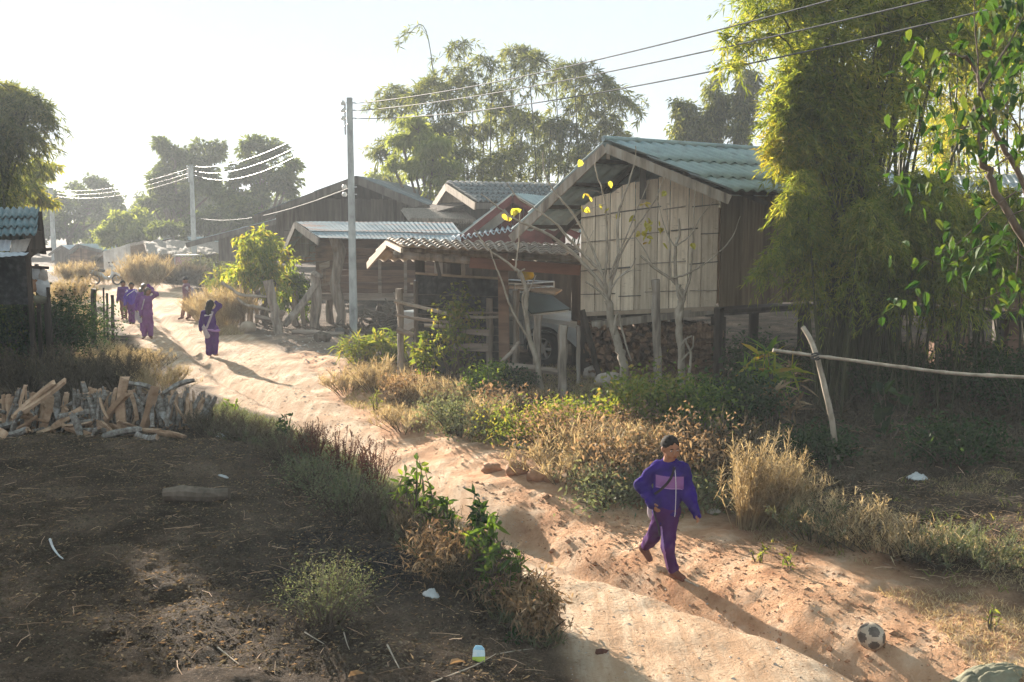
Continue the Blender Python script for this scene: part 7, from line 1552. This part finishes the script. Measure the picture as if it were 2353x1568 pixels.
def litter(name, label, polys, mat, Ls, Ws, cat='litter', up=.15):
    mb = MB()
    for poly, n in polys:
        c = scatter(poly, n); d = RG.normal(0, 1, c.shape); d[:, 2] = RG.normal(0, up, n); leaves(mb, c + A(0, 0, .006), d, Ls * RG.uniform(.3, 1.5, n), Ws * RG.uniform(.4, 1.5, n), fold=.3, cup=-.02)
    o = mb.build(name, M[mat]); tag(o, label, cat, kind='stuff')
LEFTG = [(-120, 1010), (420, 1020), (700, 1120), (860, 1230), (1000, 1350), (1230, 1520), (1330, 1620), (-200, 1620)]
litter('leaf_litter', 'brown dead leaves and chips strewn over the dark soil', [(LEFTG, 24000)], 'straw_dark', .034, .013)
litter('leaf_litter', 'paler straw bits strewn over the dark soil', [(LEFTG, 6500), (RIGHT, 2600), (BANK, 2500)], 'dry_leaf', .038, .012)
litter('leaf_litter', 'dead leaf litter under the bamboo shade', [(SHADE, 5000), ([(1650, 880), (2450, 860), (2450, 1000), (1700, 1020)], 5000)], 'straw_dark', .06, .025)
def pebbles(name, label, polys, mat, r, cat='stones'):
    o8 = np.array([[1, 0, 0], [0, 1, 0], [-1, 0, 0], [0, -1, 0], [0, 0, .7], [0, 0, -.7]]); f8 = np.array([[0, 1, 4], [1, 2, 4], [2, 3, 4], [3, 0, 4], [1, 0, 5], [2, 1, 5], [3, 2, 5], [0, 3, 5]]); mb = MB()
    for poly, n in polys:
        c = scatter(poly, n); s = r * np.exp(RG.normal(0, .5, n)); V = c[:, None, :] + o8[None] * s[:, None, None] * RG.uniform(.6, 1.3, (n, 6, 1)); f = (np.arange(n)[:, None, None] * 6 + f8[None]).reshape(-1, 3); mb.add(V.reshape(-1, 3), f)
    o = mb.build(name, M[mat]); tag(o, label, cat, kind='stuff')
ROADP = [(1330, 1620), (1250, 1400), (900, 1090), (620, 960), (400, 850), (300, 760), (460, 740), (760, 900), (1080, 1115), (1450, 1270), (1900, 1460), (2300, 1620)]
pebbles('pebbles', 'small stones and crumbs scattered on the dusty road', [(ROADP, 2600)], 'stone', .008)
GUL = [(1080, 1110), (1250, 1150), (1450, 1190), (1640, 1250), (1900, 1340), (2300, 1480), (2300, 1570), (2100, 1560), (1900, 1475), (1640, 1375), (1450, 1290), (1250, 1210)]
pebbles('pebbles', 'reddish earth crumbs scattered along the road', [(ROADP, 1500)], 'clod', .006)
litter('leaf_litter', 'fine straw and leaf bits trodden into the road dust', [(ROADP, 2600), (GUL, 900)], 'dry_leaf', .026, .009)
pebbles('soil_crumbs', 'reddish soil crumbs along the eroded gully', [(GUL, 1000)], 'clod', .011)
YARD = [(640, 800), (560, 745), (700, 740), (900, 770), (850, 830), (760, 880)]
pebbles('yard_rubble', 'light rubble and crumbs on the trodden yard by the pole', [(YARD, 900)], 'stone', .018)

def twigs(name, label, polys, mat):
    mb = MB()
    for poly, n in polys:
        for p in scatter(poly, n):
            d = unit(A(RG.normal(), RG.normal(), RG.normal(0, .12))) * RG.uniform(.03, .13); r = RG.uniform(.0015, .0035)
            tube(mb, [p - d + A(0, 0, .012), p + RG.normal(0, .012, 3) * A(1, 1, 0) + A(0, 0, .018), p + d + A(0, 0, .012)], r, 3, cap=False)
    o = mb.build(name, M[mat]); tag(o, label, 'twigs', kind='stuff')
twigs('twig_litter', 'thin broken twigs scattered on the dark soil and under the verge', [(LEFTG, 420), (VERGE, 250), (RIGHT, 250), (SHADE, 250)], 'fire_split')
for px, py, h_, r_, lb in ((1730, 900, .9, .6, 'dark undergrowth shrub directly behind the ginger plant'), (1900, 900, .8, .6, 'dark undergrowth shrub behind the bent stake'), (2010, 930, .7, .6, 'dark undergrowth shrub above the castor plant'), (2130, 920, .9, .7, 'dark undergrowth shrub under the long bamboo rail, middle part'), (2250, 930, .9, .7, 'dark undergrowth shrub under the rail near the right edge'), (2360, 960, .9, .7, 'dark undergrowth shrub cut by the right edge'), (1880, 1060, .4, .4, 'low dark weeds left of the foot of the bent stake'), (2200, 1060, .4, .6, 'low dark weeds between the castor plant and the plastic bag')):
    shrub('undergrowth', px, py, h_, r_, lb, 'shrub_dark', n=2000, leafL=.08, leafW=.035, stems=30, group='dark shrubs in the bamboo shade')
# ------------------------------------------------------------ hazy air
mb = MB(); hexa(mb, [A(-420, -62, -4), A(420, -62, -4), A(420, 620, -4), A(-420, 620, -4)], [A(-420, -62, 17), A(420, -62, 17), A(420, 620, 17), A(-420, 620, 17)])
hm = bpy.data.materials.new('hazy_air'); hm.use_nodes = True; nt = hm.node_tree; nt.nodes.remove(nt.nodes['Principled BSDF'])
pv = N(nt, 'ShaderNodeVolumePrincipled'); pv.inputs['Color'].default_value = (.88, .94, 1.0, 1); pv.inputs['Density'].default_value = .0013; pv.inputs['Anisotropy'].default_value = .15
nt.links.new(pv.outputs[0], nt.nodes['Material Output'].inputs['Volume'])
hz = mb.build('haze', hm); tag(hz, 'thin dusty sunlit air over the village', 'haze', kind='stuff')
for o in list(COL.objects):
    if '_o' in o: del o['_o']
